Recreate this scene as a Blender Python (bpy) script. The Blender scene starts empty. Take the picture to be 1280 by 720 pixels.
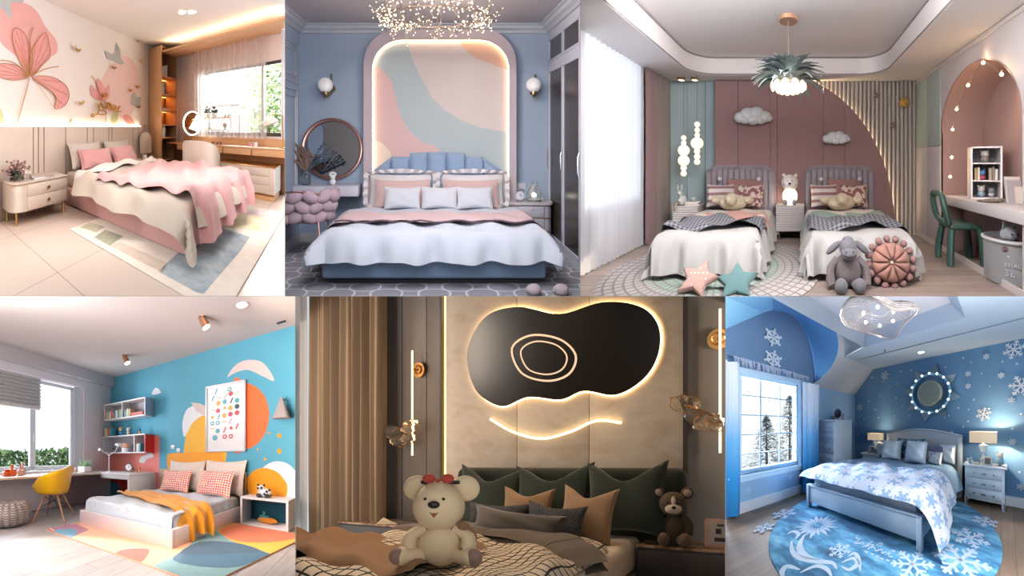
import bpy, bmesh, math, random
from mathutils import Matrix, Vector
from math import sin, cos, pi, radians, sqrt, atan2, exp
random.seed(7)
SC = bpy.context.scene
COL = SC.collection
FOC = 640.0                                   # focal length for a 1280 px wide frame

# ---- camera, sky, exposure -------------------------------------------------
cam_data = bpy.data.cameras.new('camera'); cam = bpy.data.objects.new('camera', cam_data); COL.objects.link(cam)
cam_data.sensor_width = 36; cam_data.lens = 36 * FOC / 1280; cam_data.clip_start = 0.05; cam_data.clip_end = 400
cam.rotation_euler = (pi / 2, 0, 0); SC.camera = cam
W = bpy.data.worlds.new('sky'); SC.world = W; W.use_nodes = True
W.node_tree.nodes['Background'].inputs[0].default_value = (.93, .97, 1, 1)
W.node_tree.nodes['Background'].inputs[1].default_value = 1.15
SC.view_settings.view_transform = 'Standard'; SC.view_settings.look = 'None'
SC.view_settings.exposure = 0; SC.view_settings.gamma = 1; SC.view_settings.use_curve_mapping = False

# ---- the six open-fronted rooms: each has its own raked floor and its own eye height
class Room:
    """Room coordinates are metres: x to the right, y into the room, z up. The display stage
    leans each booth so that its floor and side walls run back along its own line of sight."""
    def __init__(s, n, cx, cy, f, th, eye, sg, u0=None, u1=None, vmin=None, vmax=None):
        c, q = cos(radians(th)), sin(radians(th)); k = sg * FOC / f; kx = (cx - 640) / FOC; kz = (360 - cy) / FOC
        s.n = n
        s.L = Matrix(((sg * c - kx * k * q, sg * q + kx * k * c, 0), (-k * q, k * c, 0), (-kz * k * q, kz * k * c, sg)))
        s.eye = Vector(eye); s.Li = s.L.inverted(); s.clip = []
        if u0 is not None: s.clip.append(Vector((FOC, 640 - u0, 0)).normalized())
        if u1 is not None: s.clip.append(Vector((-FOC, u1 - 640, 0)).normalized())
        if vmax is not None: s.clip.append(Vector((0, vmax - 360, FOC)).normalized())
        if vmin is not None: s.clip.append(Vector((0, 360 - vmin, -FOC)).normalized())
    def w(s, p): return s.L @ (Vector(p) - s.eye)
R1 = Room(1, 178, 158, 276, 41.4, (3.25, 0, 1.2), 1.0, None, 356, None, 370)
R2 = Room(2, 543, 165, 690, 0, (0, 0, 1.41), .8, 356, 725, None, 370)
R3 = Room(3, 999, 206, 361, 0, (0, 0, 1.23), .8, 725, None, None, 370)
R4 = Room(4, 184.5, 571, 338, 41.2, (5.2, 0, 1.05), 1.0, None, 369, 370, None)
R5 = Room(5, 637, 582, 590, 27, (0, 0, 1.2), 1.3, 369, 906.5, 346, None)
R6 = Room(6, 1093, 531, 238, 34.7, (3.3, 0, 1.3), 1.0, 906.5, None, 370, None)

# ---- materials -------------------------------------------------------------
def lin(h):
    if not isinstance(h, str): return tuple(h) + (1,)
    h = h.lstrip('#'); o = []
    for i in (0, 2, 4):
        c = int(h[i:i+2], 16) / 255
        o.append(c / 12.92 if c <= .04045 else ((c + .055) / 1.055) ** 2.4)
    return (*o, 1)
class N:
    def __init__(s, mt):
        s.t = mt.node_tree; s.b = s.t.nodes['Principled BSDF']
        a = s.t.nodes.new('ShaderNodeAttribute'); a.attribute_name = 'rc'; s.co = a.outputs['Vector']
    def nd(s, typ, **k):
        n = s.t.nodes.new(typ)
        for a, b in k.items(): setattr(n, a, b)
        return n
    def put(s, sock, v):
        if isinstance(v, bpy.types.NodeSocket): s.t.links.new(v, sock)
        elif isinstance(v, str): sock.default_value = lin(v)
        else: sock.default_value = v
    def m(s, op, a, b=0, c=0):
        n = s.nd('ShaderNodeMath', operation=op)
        for i, q in enumerate((a, b, c)): s.put(n.inputs[i], q)
        return n.outputs[0]
    def vm(s, op, a, b=(0, 0, 0)):
        n = s.nd('ShaderNodeVectorMath', operation=op); s.put(n.inputs[0], a)
        if op == 'SCALE': s.put(n.inputs[3], b)
        else: s.put(n.inputs[1], b)
        return n.outputs['Value' if op in ('LENGTH', 'DOT_PRODUCT') else 0]
    def mix(s, f, a, b):
        n = s.nd('ShaderNodeMix', data_type='RGBA'); s.put(n.inputs[0], f); s.put(n.inputs[6], a); s.put(n.inputs[7], b)
        return n.outputs[2]
    def noise(s, co, sc, det=3, rough=.5, out=0):
        n = s.nd('ShaderNodeTexNoise'); s.put(n.inputs['Vector'], co); n.inputs['Scale'].default_value = sc
        n.inputs['Detail'].default_value = det; n.inputs['Roughness'].default_value = rough
        return n.outputs[out]
    def sep(s, co):
        n = s.nd('ShaderNodeSeparateXYZ'); s.put(n.inputs[0], co); return n.outputs
    def comb(s, x=0, y=0, z=0):
        n = s.nd('ShaderNodeCombineXYZ'); s.put(n.inputs[0], x); s.put(n.inputs[1], y); s.put(n.inputs[2], z); return n.outputs[0]
    def ramp(s, f, stops, const=False):
        n = s.nd('ShaderNodeValToRGB'); e = n.color_ramp.elements
        if const: n.color_ramp.interpolation = 'CONSTANT'
        while len(e) < len(stops): e.new(.5)
        for q, (p, c) in zip(e, stops): q.position = p; q.color = lin(c)
        s.put(n.inputs[0], f); return n.outputs[0]
    def bump(s, h, strength=.3, dist=.01):
        n = s.nd('ShaderNodeBump'); s.put(n.inputs['Height'], h); n.inputs['Strength'].default_value = strength
        n.inputs['Distance'].default_value = dist; s.put(s.b.inputs['Normal'], n.outputs[0])
    def voro(s, co, sc, feat='F1', rnd=1, dim='3D'):
        n = s.nd('ShaderNodeTexVoronoi', feature=feat, voronoi_dimensions=dim); s.put(n.inputs['Vector'], co)
        n.inputs['Scale'].default_value = sc; n.inputs['Randomness'].default_value = rnd
        return n.outputs
MATS = {}
def M(name, col='#cccccc', rough=.6, metal=0, bump=None, var=None, emit=None, es=1, alpha=None, trans=0, fn=None, sheen=0, ior=None, coat=0):
    """plain or patterned procedural material; bump=(scale,strength), var=(scale,amount)"""
    if name in MATS: return MATS[name]
    mt = bpy.data.materials.new(name); mt.use_nodes = True; n = N(mt); b = n.b
    b.inputs['Base Color'].default_value = lin(col); b.inputs['Roughness'].default_value = rough; b.inputs['Metallic'].default_value = metal
    if coat: b.inputs['Coat Weight'].default_value = coat
    if sheen: b.inputs['Sheen Weight'].default_value = sheen
    if trans: b.inputs['Transmission Weight'].default_value = trans
    if ior: b.inputs['IOR'].default_value = ior
    if alpha is not None: b.inputs['Alpha'].default_value = alpha
    if emit: b.inputs['Emission Color'].default_value = lin(emit); b.inputs['Emission Strength'].default_value = es
    if bump: n.bump(n.noise(n.co, bump[0], 4), bump[1])
    if var:
        k = n.m('MULTIPLY_ADD', n.noise(n.co, var[0], 4), var[1] * 2, 1 - var[1])
        n.put(b.inputs['Base Color'], n.mix(1, col, col)); mx = b.inputs['Base Color'].links[0].from_node
        mx.blend_type = 'MULTIPLY'; n.put(mx.inputs[7], n.comb(k, k, k))
    if fn:
        c = fn(n)
        if c is not None: n.put(b.inputs['Base Color'], c)
    MATS[name] = mt; return mt
def fabric(name, col, **k):
    k.setdefault('bump', (220, .25)); k.setdefault('rough', .92); k.setdefault('sheen', .15); return M(name, col, **k)
def glow(name, col, es): return M(name, '#000000', emit=col, es=es)
def planks(name, a, b, wx, ly, ang=0, rough=.45):
    def fn(n):
        mp = n.nd('ShaderNodeMapping'); n.put(mp.inputs[0], n.co); mp.inputs['Rotation'].default_value = (0, 0, radians(ang))
        br = n.nd('ShaderNodeTexBrick'); n.put(br.inputs['Vector'], mp.outputs[0]); br.offset = .37
        for i, v in ((1, a), (2, b), (3, '#3a332e')): br.inputs[i].default_value = lin(v)
        br.inputs['Scale'].default_value = 1; br.inputs['Mortar Size'].default_value = .002; br.inputs['Brick Width'].default_value = ly; br.inputs['Row Height'].default_value = wx
        s = n.sep(mp.outputs[0]); g = n.noise(n.comb(n.m('MULTIPLY', s[0], 2.2), n.m('MULTIPLY', s[1], 26), 0), 1.0, 5)
        mx = n.nd('ShaderNodeMix', data_type='RGBA', blend_type='MULTIPLY'); mx.inputs[0].default_value = .7
        n.put(mx.inputs[6], br.outputs[0]); k = n.m('MULTIPLY_ADD', g, .9, .55); n.put(mx.inputs[7], n.comb(k, k, k)); return mx.outputs[2]
    return M(name, rough=rough, fn=fn)

# ---- mesh builder ----------------------------------------------------------
def rot(ax, d): return Matrix.Rotation(radians(d), 4, ax)
def loc(*p): return Matrix.Translation(Vector(p))
def scl(*p): return Matrix.Diagonal((*p, 1))
GROUP = Matrix.Identity(4)                    # placing of a whole furniture group inside its room
class MB:
    def __init__(s, T=None): s.v = []; s.f = []; s.mi = []; s.c = []; s.T = GROUP @ (T or Matrix.Identity(4))
    def add(s, vs, fs, mi=0, cs=None):
        k = len(s.v); tv = [s.T @ Vector(p) for p in vs]; s.v += tv
        s.c += [Vector(c) for c in cs] if cs else [v.copy() for v in tv]
        s.f += [tuple(i + k for i in f) for f in fs]; s.mi += [mi] * len(fs); return s
    def box(s, x0, x1, y0, y1, z0, z1, b=0, mi=0, seg=2):
        if b <= 0:
            vs = [(x, y, z) for z in (z0, z1) for y in (y0, y1) for x in (x0, x1)]
            return s.add(vs, [(0, 2, 3, 1), (4, 5, 7, 6), (0, 1, 5, 4), (2, 6, 7, 3), (0, 4, 6, 2), (1, 3, 7, 5)], mi)
        bm = bmesh.new(); bmesh.ops.create_cube(bm, size=1)
        for v in bm.verts: v.co = Vector(((x0 + x1) / 2 + v.co.x * (x1 - x0), (y0 + y1) / 2 + v.co.y * (y1 - y0), (z0 + z1) / 2 + v.co.z * (z1 - z0)))
        b = min(b, .49 * min(abs(x1 - x0), abs(y1 - y0), abs(z1 - z0)))
        bmesh.ops.bevel(bm, geom=bm.edges[:], offset=b, segments=seg, profile=.5, affect='EDGES')
        bm.verts.index_update(); s.add([v.co[:] for v in bm.verts], [[v.index for v in f.verts] for f in bm.faces], mi); bm.free(); return s
    def poly(s, pts, mi=0): return s.add(pts, [tuple(range(len(pts)))], mi)
    def prism(s, pts, vec, mi=0, mside=None):
        n = len(pts); vec = Vector(vec); a = [Vector(p) for p in pts]; b = [p + vec for p in a]
        s.add(a + b, [tuple(range(n)), tuple(range(2 * n - 1, n - 1, -1))], mi)
        return s.add(a + b, [(i, (i + 1) % n, n + (i + 1) % n, n + i) for i in range(n)], mi if mside is None else mside)
    def tube(s, pts, r, n=8, closed=False, mi=0):
        P = [Vector(p) for p in pts]; m = len(P); vs = []; fs = []; up = None
        for i, p in enumerate(P):
            a = P[(i - 1) % m] if (closed or i > 0) else p; b = P[(i + 1) % m] if (closed or i < m - 1) else p
            d = (b - a); d = d.normalized() if d.length > 1e-9 else Vector((0, 0, 1))
            if up is None: up = Vector((0, 0, 1)) if abs(d.z) < .9 else Vector((1, 0, 0))
            x = d.cross(up);
            if x.length < 1e-5: x = d.cross(Vector((.3, .7, .2)))
            x.normalize(); y = x.cross(d).normalized(); up = y; rr = r[i] if isinstance(r, (list, tuple)) else r
            for k in range(n): t = 2 * pi * k / n; vs.append(p + x * cos(t) * rr + y * sin(t) * rr)
        for i in range(m if closed else m - 1):
            j = (i + 1) % m
            for k in range(n): q = (k + 1) % n; fs.append((i * n + k, i * n + q, j * n + q, j * n + k))
        if not closed: fs += [tuple(range(n - 1, -1, -1)), tuple(range((m - 1) * n, m * n))]
        return s.add(vs, fs, mi)
    def cyl(s, p0, p1, r0, r1=None, n=20, mi=0): return s.tube([p0, p1], [r0, r0 if r1 is None else r1], n, False, mi)
    def lathe(s, c, prof, n=24, mi=0, arc=None, sx=1, sy=1):
        vs = []; fs = []; m = len(prof); a0, a1 = arc or (0, 2 * pi); N_ = n if not arc else n + 1
        for i in range(N_):
            t = a0 + (a1 - a0) * i / n
            for r, z in prof: vs.append((c[0] + r * cos(t) * sx, c[1] + r * sin(t) * sy, c[2] + z))
        for i in range(n):
            j = (i + 1) % N_
            for k in range(m - 1): fs.append((i * m + k, j * m + k, j * m + k + 1, i * m + k + 1))
        return s.add(vs, fs, mi)
    def ball(s, c, r, n=16, m=10, mi=0, fn=None):
        if not isinstance(r, (tuple, list)): r = (r, r, r)
        vs = []; fs = []
        for j in range(m + 1):
            ph = pi * j / m
            for i in range(n):
                t = 2 * pi * i / n; d = Vector((sin(ph) * cos(t), sin(ph) * sin(t), -cos(ph))); k = fn(d) if fn else 1
                vs.append((c[0] + r[0] * d.x * k, c[1] + r[1] * d.y * k, c[2] + r[2] * d.z * k))
        for j in range(m):
            for i in range(n): q = (i + 1) % n; fs.append((j * n + i, j * n + q, (j + 1) * n + q, (j + 1) * n + i))
        return s.add(vs, fs, mi)
    def grid(s, fn, nu, nv, mi=0, mfn=None, cu=False):
        vs = []; cs = []; fs = []; ms = []
        for j in range(nv + 1):
            for i in range(nu + (0 if cu else 1)):
                q = fn(i / nu, j / nv)
                if len(q) == 2: vs.append(q[0]); cs.append(q[1])
                else: vs.append(q); cs.append(None)
        w_ = nu if cu else nu + 1
        for j in range(nv):
            for i in range(nu): a = j * w_ + i; b = j * w_ + (i + 1) % w_; fs.append((a, b, b + w_, a + w_)); ms.append(mfn((i + .5) / nu, (j + .5) / nv) if mfn else mi)
        k = len(s.mi); tv = [s.T @ Vector(p) for p in vs]
        s.add(vs, fs, mi, [Vector(c) if c is not None else tv[i] for i, c in enumerate(cs)])
        s.mi[k:] = ms; return s
    def disc(s, c, r, nrm='y', n=24, mi=0, th=0, sx=1, sz=1):
        ax = {'x': ((0, 1, 0), (0, 0, 1), (1, 0, 0)), 'y': ((1, 0, 0), (0, 0, 1), (0, 1, 0)), 'z': ((1, 0, 0), (0, 1, 0), (0, 0, 1))}[nrm]
        a, b, d = map(Vector, ax); p = [Vector(c) + a * cos(2 * pi * i / n) * r * sx + b * sin(2 * pi * i / n) * r * sz for i in range(n)]
        return s.prism(p, d * th, mi) if th else s.poly(p, mi)
    def pillow(s, c, w, h, t, rz=0, tilt=0, mi=0, pinch=.12, roll=0, n=14, wr=.01, seam=None, sag=0, c2=None):
        """cushion standing on its long edge: width along x, height along z, thickness along y"""
        Tm = loc(*c) @ rot('Z', rz) @ rot('X', -tilt) @ rot('Y', roll); ph = random.random() * 9; old = s.T; s.T = old @ Tm
        for side in (-1, 1):
            def fn(u, v):
                a, b = u * 2 - 1, v * 2 - 1
                k = max(0, (1 - abs(a) ** 2.4)) ** .5 * max(0, (1 - abs(b) ** 2.4)) ** .5
                x = a * w / 2 * (1 - pinch * (1 - b * b) * .5 * (abs(a) ** 3)); z = b * h / 2 * (1 - pinch * (1 - a * a) * (abs(b) ** 3))
                if b > 0: z -= sag * h * exp(-(a * 2.2) ** 2) * b * b
                y = side * (t / 2 * k + wr * sin(a * 5 + ph + b * 3) * cos(b * 4 - ph) * k) + .0
                return (x, y, z + h / 2), (a * w / 2, b * h / 2, side * .1 + .3)
            s.grid(fn if side < 0 else (lambda u, v, f=fn: f(1 - u, v)), n, n, mi)
        s.T = old; return s
    def drape(s, x0, x1, y0, y1, z, hl=0, hr=0, hf=0, hb=0, mi=0, r=.05, amp=.02, kk=14, nx=40, ny=40, puff=.015, flare=.12, seed=0, zf=None, lift=0, edge=None, mfn=None):
        """cloth lying on x0..x1 by y0..y1 at height z, hanging over its sides by the given lengths"""
        rd = random.Random(seed); p1, p2, p3 = rd.random() * 6, rd.random() * 6, rd.random() * 6
        L = hl + (x1 - x0) + hr; D = hf + (y1 - y0) + hb
        def fn(u, v):
            a = x0 - hl + u * L; b = y0 - hf + v * D
            if edge: a, b = edge(u, v, a, b)
            ox = max(x0 - a, a - x1, 0); oy = max(y0 - b, b - y1, 0); dr = (ox ** 4 + oy ** 4) ** .25
            sx = -1 if a < x0 else 1; sy = -1 if b < y0 else 1; cx_ = min(max(a, x0), x1); cy_ = min(max(b, y0), y1)
            zz = z - (dr - r * (1 - exp(-dr / r)) * .6) if dr > 0 else z
            out = r * (1 - exp(-dr / r)) + flare * dr
            per = (b if ox > oy else a); wv = amp * min(1, dr * 4) * (sin(kk * per + p1) + .6 * sin(kk * 1.9 * per + p2))
            x = cx_ + sx * ((out + wv) * (ox / (dr + 1e-6)) if ox > 0 else 0); y = cy_ + sy * ((out + wv) * (oy / (dr + 1e-6)) if oy > 0 else 0)
            zz += puff * (sin(a * 7 + p1) * sin(b * 5 + p2) + .7 * sin(a * 15 + b * 11 + p3)) * (1 if dr == 0 else max(0, 1 - dr * 6))
            if zf: zz += zf(a, b)
            return (x, y, max(zz, lift)), (a, b, 0)
        return s.grid(fn, nx, ny, mi, mfn)
def mesh_from(name, mb, rm, mats, org, smooth=True):
    bm = bmesh.new(); lay = bm.verts.layers.float_vector.new('rc')
    for p, c in zip(mb.v, mb.c): q = bm.verts.new(rm.w(p)); q[lay] = c
    bm.verts.ensure_lookup_table()
    for f, m in zip(mb.f, mb.mi):
        try: q = bm.faces.new([bm.verts[i] for i in f]); q.material_index = m; q.smooth = smooth
        except ValueError: pass
    for nrm, pt in [(c, 0) for c in rm.clip] + [(Vector((0, 1, 0)), 2.45)]:
        if any(v.co.dot(nrm) < pt - 1e-4 for v in bm.verts):
            bmesh.ops.bisect_plane(bm, geom=bm.verts[:] + bm.edges[:] + bm.faces[:], plane_co=nrm * pt, plane_no=nrm, clear_inner=True, dist=1e-6)
    if not bm.verts: print('EMPTY AFTER CLIP', name)
    for v in bm.verts: v.co -= org
    if rm.n: bmesh.ops.remove_doubles(bm, verts=bm.verts[:], dist=1e-5)
    me = bpy.data.meshes.new(name); bm.to_mesh(me); bm.free()
    for m in (mats if isinstance(mats, (list, tuple)) else [mats]): me.materials.append(m)
    if smooth: me.set_sharp_from_angle(angle=radians(38))
    return me
def props(o, label=None, cat=None, group=None, kind=None):
    for k, v in (('label', label), ('category', cat), ('group', group), ('kind', kind)):
        if v: o[k] = v
    return o
def thing(rm, name, label, cat, at, group=None):
    o = bpy.data.objects.new(name, None); COL.objects.link(o); o.location = rm.w(GROUP @ Vector(at)); o.empty_display_size = .1
    o['_o'] = 0; del o['_o']; o.rotation_euler = (0, 0, 0); ROOMOF[o.name] = rm; return props(o, label, cat, group)
ROOMOF = {}
def part(name, mb, mats, parent, label=None, kind=None, smooth=True):
    top = parent
    while top.parent: top = top.parent
    rm = ROOMOF[top.name]; o = bpy.data.objects.new(name, mesh_from(name, mb, rm, mats, Vector(top.location), smooth)); COL.objects.link(o)
    o.parent = parent; return props(o, label, kind=kind)
def one(rm, name, mb, mats, label, cat, group=None, kind=None, smooth=True):
    zs = min(v.z for v in mb.v); n = len(mb.v); c = rm.w((sum(v.x for v in mb.v) / n, sum(v.y for v in mb.v) / n, zs))
    o = bpy.data.objects.new(name, mesh_from(name, mb, rm, mats, c, smooth)); COL.objects.link(o); o.location = c; ROOMOF[o.name] = rm
    return props(o, label, cat, group, kind)
def struct(rm, name, mb, mats, smooth=False, parent=None):
    o = one(rm, name, mb, mats, None, None, kind='structure', smooth=smooth)
    return o
def clone(o, d, label=None, parent=None):
    """copy of a thing with copies of its parts, moved by d (room coordinates)"""
    c = o.copy(); COL.objects.link(c)
    if parent is None:
        rm = ROOMOF[o.name]; c.location = o.location + rm.L @ Vector(d); ROOMOF[c.name] = rm
        if label: c['label'] = label
    else: c.parent = parent
    for ch in o.children: clone(ch, d, parent=c)
    return c
def area(rm, at, to, sx, sy, power, col='#ffffff', spread=180):
    l = bpy.data.lights.new('area_light', 'AREA'); l.shape = 'RECTANGLE'; l.size = sx; l.size_y = sy; l.energy = power; l.color = lin(col)[:3]; l.spread = radians(spread)
    o = bpy.data.objects.new('area_light', l); COL.objects.link(o); a = rm.w(at); o.location = a
    o.rotation_euler = (rm.w(to) - a).to_track_quat('-Z', 'Y').to_euler(); return o
def area_n(rm, at, nw, sx, sy, power, col):
    o = area(rm, at, at, sx, sy, power, col); o.rotation_euler = Vector(nw).to_track_quat('-Z', 'Z').to_euler(); return o
def bulb(rm, at, power, col='#ffd9a8', r=.03, spot=None, to=None):
    l = bpy.data.lights.new('lamp_light', 'SPOT' if spot else 'POINT'); l.energy = power; l.color = lin(col)[:3]; l.shadow_soft_size = r
    o = bpy.data.objects.new('lamp_light', l); COL.objects.link(o); a = rm.w(at); o.location = a
    if spot: l.spot_size = radians(spot); l.spot_blend = .7; o.rotation_euler = (rm.w(to) - a).to_track_quat('-Z', 'Y').to_euler()
    return o
def arc(cx, cz, r, a0, a1, n, f=1.0): return [(cx + r * cos(radians(a0 + (a1 - a0) * i / n)), cz + r * f * sin(radians(a0 + (a1 - a0) * i / n))) for i in range(n + 1)]
def rrect(x0, x1, z0, z1, r, n=6): return arc(x1 - r, z1 - r, r, 0, 90, n) + arc(x0 + r, z1 - r, r, 90, 180, n) + arc(x0 + r, z0 + r, r, 180, 270, n) + arc(x1 - r, z0 + r, r, 270, 360, n)
def on(ax, k, pts): return [((k, a, b) if ax == 'x' else (a, k, b) if ax == 'y' else (a, b, k)) for a, b in pts]
def pleats(mb, x0, x1, y, z0, z1, amp, per, ax='x', mi=0, seed=0, cs=True, taper=0):
    """hanging pleated cloth along x (or y) at the given depth"""
    rd = random.Random(seed); n = max(12, int(abs(x1 - x0) / per * 8)); ph = rd.random() * 6
    def fn(u, v):
        s_ = x0 + (x1 - x0) * u; w_ = amp * (1 - taper * v) * (sin(2 * pi * s_ / per + ph + .8 * sin(s_ * 3)) + .35 * sin(2 * pi * s_ / per * 2.3 + ph))
        z = z0 + (z1 - z0) * v; s2 = s_ + .006 * sin(z * 2.3 + s_ * 11)
        return (s2, y + w_, z) if ax == 'x' else (y + w_, s2, z)
    return mb.grid(fn, n, 10, mi)
def hole_wall(mb, ax, k, a0, a1, z0, z1, h, th, mi=0):
    """wall slab with a rectangular opening h=(b0,b1,c0,c1)"""
    b0, b1, c0, c1 = h
    for p in ((a0, b0, z0, z1), (b1, a1, z0, z1), (b0, b1, z0, c0), (b0, b1, c1, z1)):
        if p[1] - p[0] < 1e-4 or p[3] - p[2] < 1e-4: continue
        if ax == 'x': mb.box(min(k, k + th), max(k, k + th), p[0], p[1], p[2], p[3], 0, mi)
        else: mb.box(p[0], p[1], min(k, k + th), max(k, k + th), p[2], p[3], 0, mi)
    return mb
def book(rm, at, w, d, h, col, label, group, ax='x', lean=0, parent=None):
    """upright book; at = lower front-left corner, spine facing -y (ax='x') or +x (ax='y')"""
    T_ = loc(*at) @ (rot('Z', 90) if ax == 'y' else Matrix.Identity(4)) @ rot('Y', lean)
    mb = MB(T_); mb.box(0, w, 0, d, 0, h, .002, 0, 1); mb.box(.003, w - .003, .004, d + .001, .003, h + .0015, 0, 1)
    return one(rm, 'book', mb, [M('book_' + col, col, .6), M('paper', '#efe8da', .9)], label, 'book', group)
def finish_partitions():
    m = M('partition_grey', '#8d8985', .8)
    P0 = Room(0, 640, 360, 640, 0, (0, 0, 0), 1); z_ = -10 / FOC
    mb = MB(); mb.prism([(-7, 2.5, z_ * 2.5), (7, 2.5, z_ * 2.5), (7, 4.4, z_ * 4.4), (-7, 4.4, z_ * 4.4)], (0, 0, -.002)); struct(P0, 'light_baffle', mb, m)  # unseen edge-on deck added to stop light leaking between the rows
    for (u0, u1, y0, y1, v0, v1) in ((356, 356, 2.5, 5.3, -500, 369), (725, 725, 2.5, 4.2, -500, 369), (369.5, 369.5, 2.5, 5.5, 371, 1200), (906.5, 906.5, 2.5, 5.6, 371, 1200)):  # unseen edge-on dividers added between the rooms, also blocking light
        mb = MB(); k = (u0 - 640) / FOC
        a = [(k * y, y, (360 - v) / FOC * y) for y, v in ((y0, v0), (y1, v0), (y1, v1), (y0, v1))]
        mb.prism(a, (.002, 0, 0)); struct(P0, 'wall_partition', mb, m)

# ============================================================ ROOM 1: pink and cream bedroom
def room1():
    global GROUP
    rd = random.Random(3)
    r = R1; V = Vector
    white = M('wall_cream', '#f4ece8', .85); wood = M('oak', '#d9a878', .5, fn=lambda n: n.mix(n.noise(n.comb(n.m('MULTIPLY', n.sep(n.co)[0], 3), n.m('MULTIPLY', n.sep(n.co)[1], 3), n.m('MULTIPLY', n.sep(n.co)[2], 30)), 1.2, 4), '#d3a070', '#e2b488'))
    gold = M('brushed_gold', '#d0a050', .3, 1); beige = M('beige_lacquer', '#d6c6b8', .45)
    pinkp = M('mural_pink', '#ecb0aa', .8, var=(6, .08)); petal = M('mural_petal', '#eca6a2', .8, var=(14, .12)); pale = M('mural_pale_pink', '#f4d2cf', .8, var=(6, .04))
    grey = M('mural_grey', '#b9bdbd', .8, var=(20, .08)); olive = M('mural_olive', '#c9c596', .8, var=(12, .15)); goldp = M('mural_gold', '#c9985a', .5)
    # floor, walls, ceiling
    def tiles(n):
        s = n.sep(n.co); d = []
        for a, o, w in ((s[0], .57, .96), (s[1], .9, .97)):
            f = n.m('FRACT', n.m('DIVIDE', n.m('SUBTRACT', a, o), w)); d.append(n.m('MINIMUM', f, n.m('SUBTRACT', 1, f)))
        return n.mix(n.m('LESS_THAN', n.m('MINIMUM', d[0], d[1]), .004), n.mix(n.noise(n.co, .9, 2), '#dcc4b4', '#e2cfc2'), '#a98f80')
    mb = MB(); mb.poly([(0, -.6, 0), (4.2, -.6, 0), (4.2, 5.6, 0), (0, 5.6, 0)]); struct(r, 'floor', mb, M('floor_tiles_cream', rough=.32, fn=tiles))
    mb = MB(); mb.box(0, 4.4, .2, 5.6, 3.06, 3.1); struct(r, 'ceiling', mb, M('ceiling_white', '#f3eeea', .9))
    mb = MB(); mb.box(-.08, 0, .1, 5.6, 0, 3.06)
    X = .004
    def paint(px, mi, k=0):
        mb.poly([(X + k * .0015, p[1], p[2]) for p in px], mi)
    def smooth(P, n=6, closed=True):
        P = [V(p) for p in P]; m = len(P); o = []
        for i in range(m if closed else m - 1):
            a, b, c, d = (P[(i + j) % m] if closed else P[min(max(i + j, 0), m - 1)] for j in (-1, 0, 1, 2))
            for q in range(n):
                t = q / n; o.append(.5 * ((2 * b) + (c - a) * t + (2 * a - 5 * b + 4 * c - d) * t * t + (3 * b - a - 3 * c + d) * t ** 3))
        if not closed: o.append(P[-1])
        return o
    r_smooth = smooth
    paint(smooth([(0,0.8,2.47),(0,0.83,2.85),(0,1.05,2.86),(0,1.23,2.91),(0,1.38,2.86),(0,1.5,2.69),(0,1.67,2.53),(0,1.69,2.36),(0,1.57,2.24),(0,1.32,2.11),(0,1.15,2.14),(0,1.01,2.21),(0,0.92,2.29)]), 1)
    paint(smooth([(0,0.85,2.88),(0,1.19,3.05),(0,1.19,2.91),(0,1.05,2.84),(0,1.05,2.64),(0,0.97,2.69),(0,0.9,2.76)]), 3, 1)
    big = [[(0,1.27,1.91),(0,1.17,2.05),(0,1.09,2.23),(0,1.06,2.42),(0,1.1,2.52),(0,1.19,2.5),(0,1.27,2.37),(0,1.32,2.18)], [(0,1.29,1.91),(0,1.27,2.1),(0,1.34,2.34),(0,1.5,2.59),(0,1.56,2.43),(0,1.57,2.24),(0,1.45,2.09),(0,1.36,1.96)],
           [(0,1.27,1.9),(0,1.15,2.01),(0,0.99,2.02),(0,0.85,1.97),(0,0.85,1.87),(0,0.99,1.82),(0,1.13,1.83)], [(0,1.32,1.88),(0,1.45,1.94),(0,1.65,1.94),(0,1.83,1.85),(0,1.89,1.69),(0,1.81,1.53),(0,1.65,1.47),(0,1.67,1.62),(0,1.62,1.71),(0,1.5,1.79)]]
    for i, p in enumerate(big): q = smooth(p); paint(q, 2, 2 + i)
    paint(smooth([(0,2.53,2.01),(0,2.68,2.26),(0,2.92,2.49),(0,3.14,2.64),(0,3.38,2.59),(0,3.53,2.35),(0,3.53,1.86),(0,3.38,1.51),(-0,3.19,1.36),(-0,2.97,1.39),(0,2.72,1.47),(0,2.61,1.65),(0,2.5,1.81)]), 4)
    paint([(0,2.61,2.61),(0,2.8,2.59),(-0,2.88,2.64),(0,2.9,2.86),(0,3.01,2.73),(-0,3.03,2.58),(-0,3.12,2.47),(0,3.01,2.43),(0,2.92,2.44),(0,2.84,2.46),(0,2.68,2.47)], 3, 2)
    paint([(0,3.31,1.65),(-0,3.33,1.87),(0,3.43,1.95),(0,3.48,1.84),(0,3.63,1.84),(0,3.61,1.66),(0,3.5,1.62)], 3, 2)
    for i, p in enumerate(([(0,2.5,1.67),(0,2.32,1.74),(0,2.31,1.93),(0,2.43,1.83),(0,2.53,1.73)], [(0,2.53,1.67),(0,2.43,1.89),(0,2.46,2.07),(0,2.61,1.91),(0,2.63,1.71)], [(0,2.57,1.67),(0,2.61,1.85),(0,2.72,1.99),(0,2.72,1.75)])): paint(smooth(p, 4), 2, 3 + i)
    paint(smooth([(0,3.08,1.39),(-0,3.19,1.45),(-0,3.33,1.39),(0,3.43,1.23),(0,3.24,1.23)]), 2, 3); paint(smooth([(0,2.8,1.23),(0,2.78,1.35),(0,2.84,1.48),(0,2.95,1.48),(0,2.95,1.36),(-0,2.88,1.23)]), 5, 2); paint(smooth([(-0,0.87,1.38),(0,0.92,1.43),(0,0.96,1.3),(0,0.97,1.21),(-0,0.87,1.21)]), 5, 2)
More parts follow.
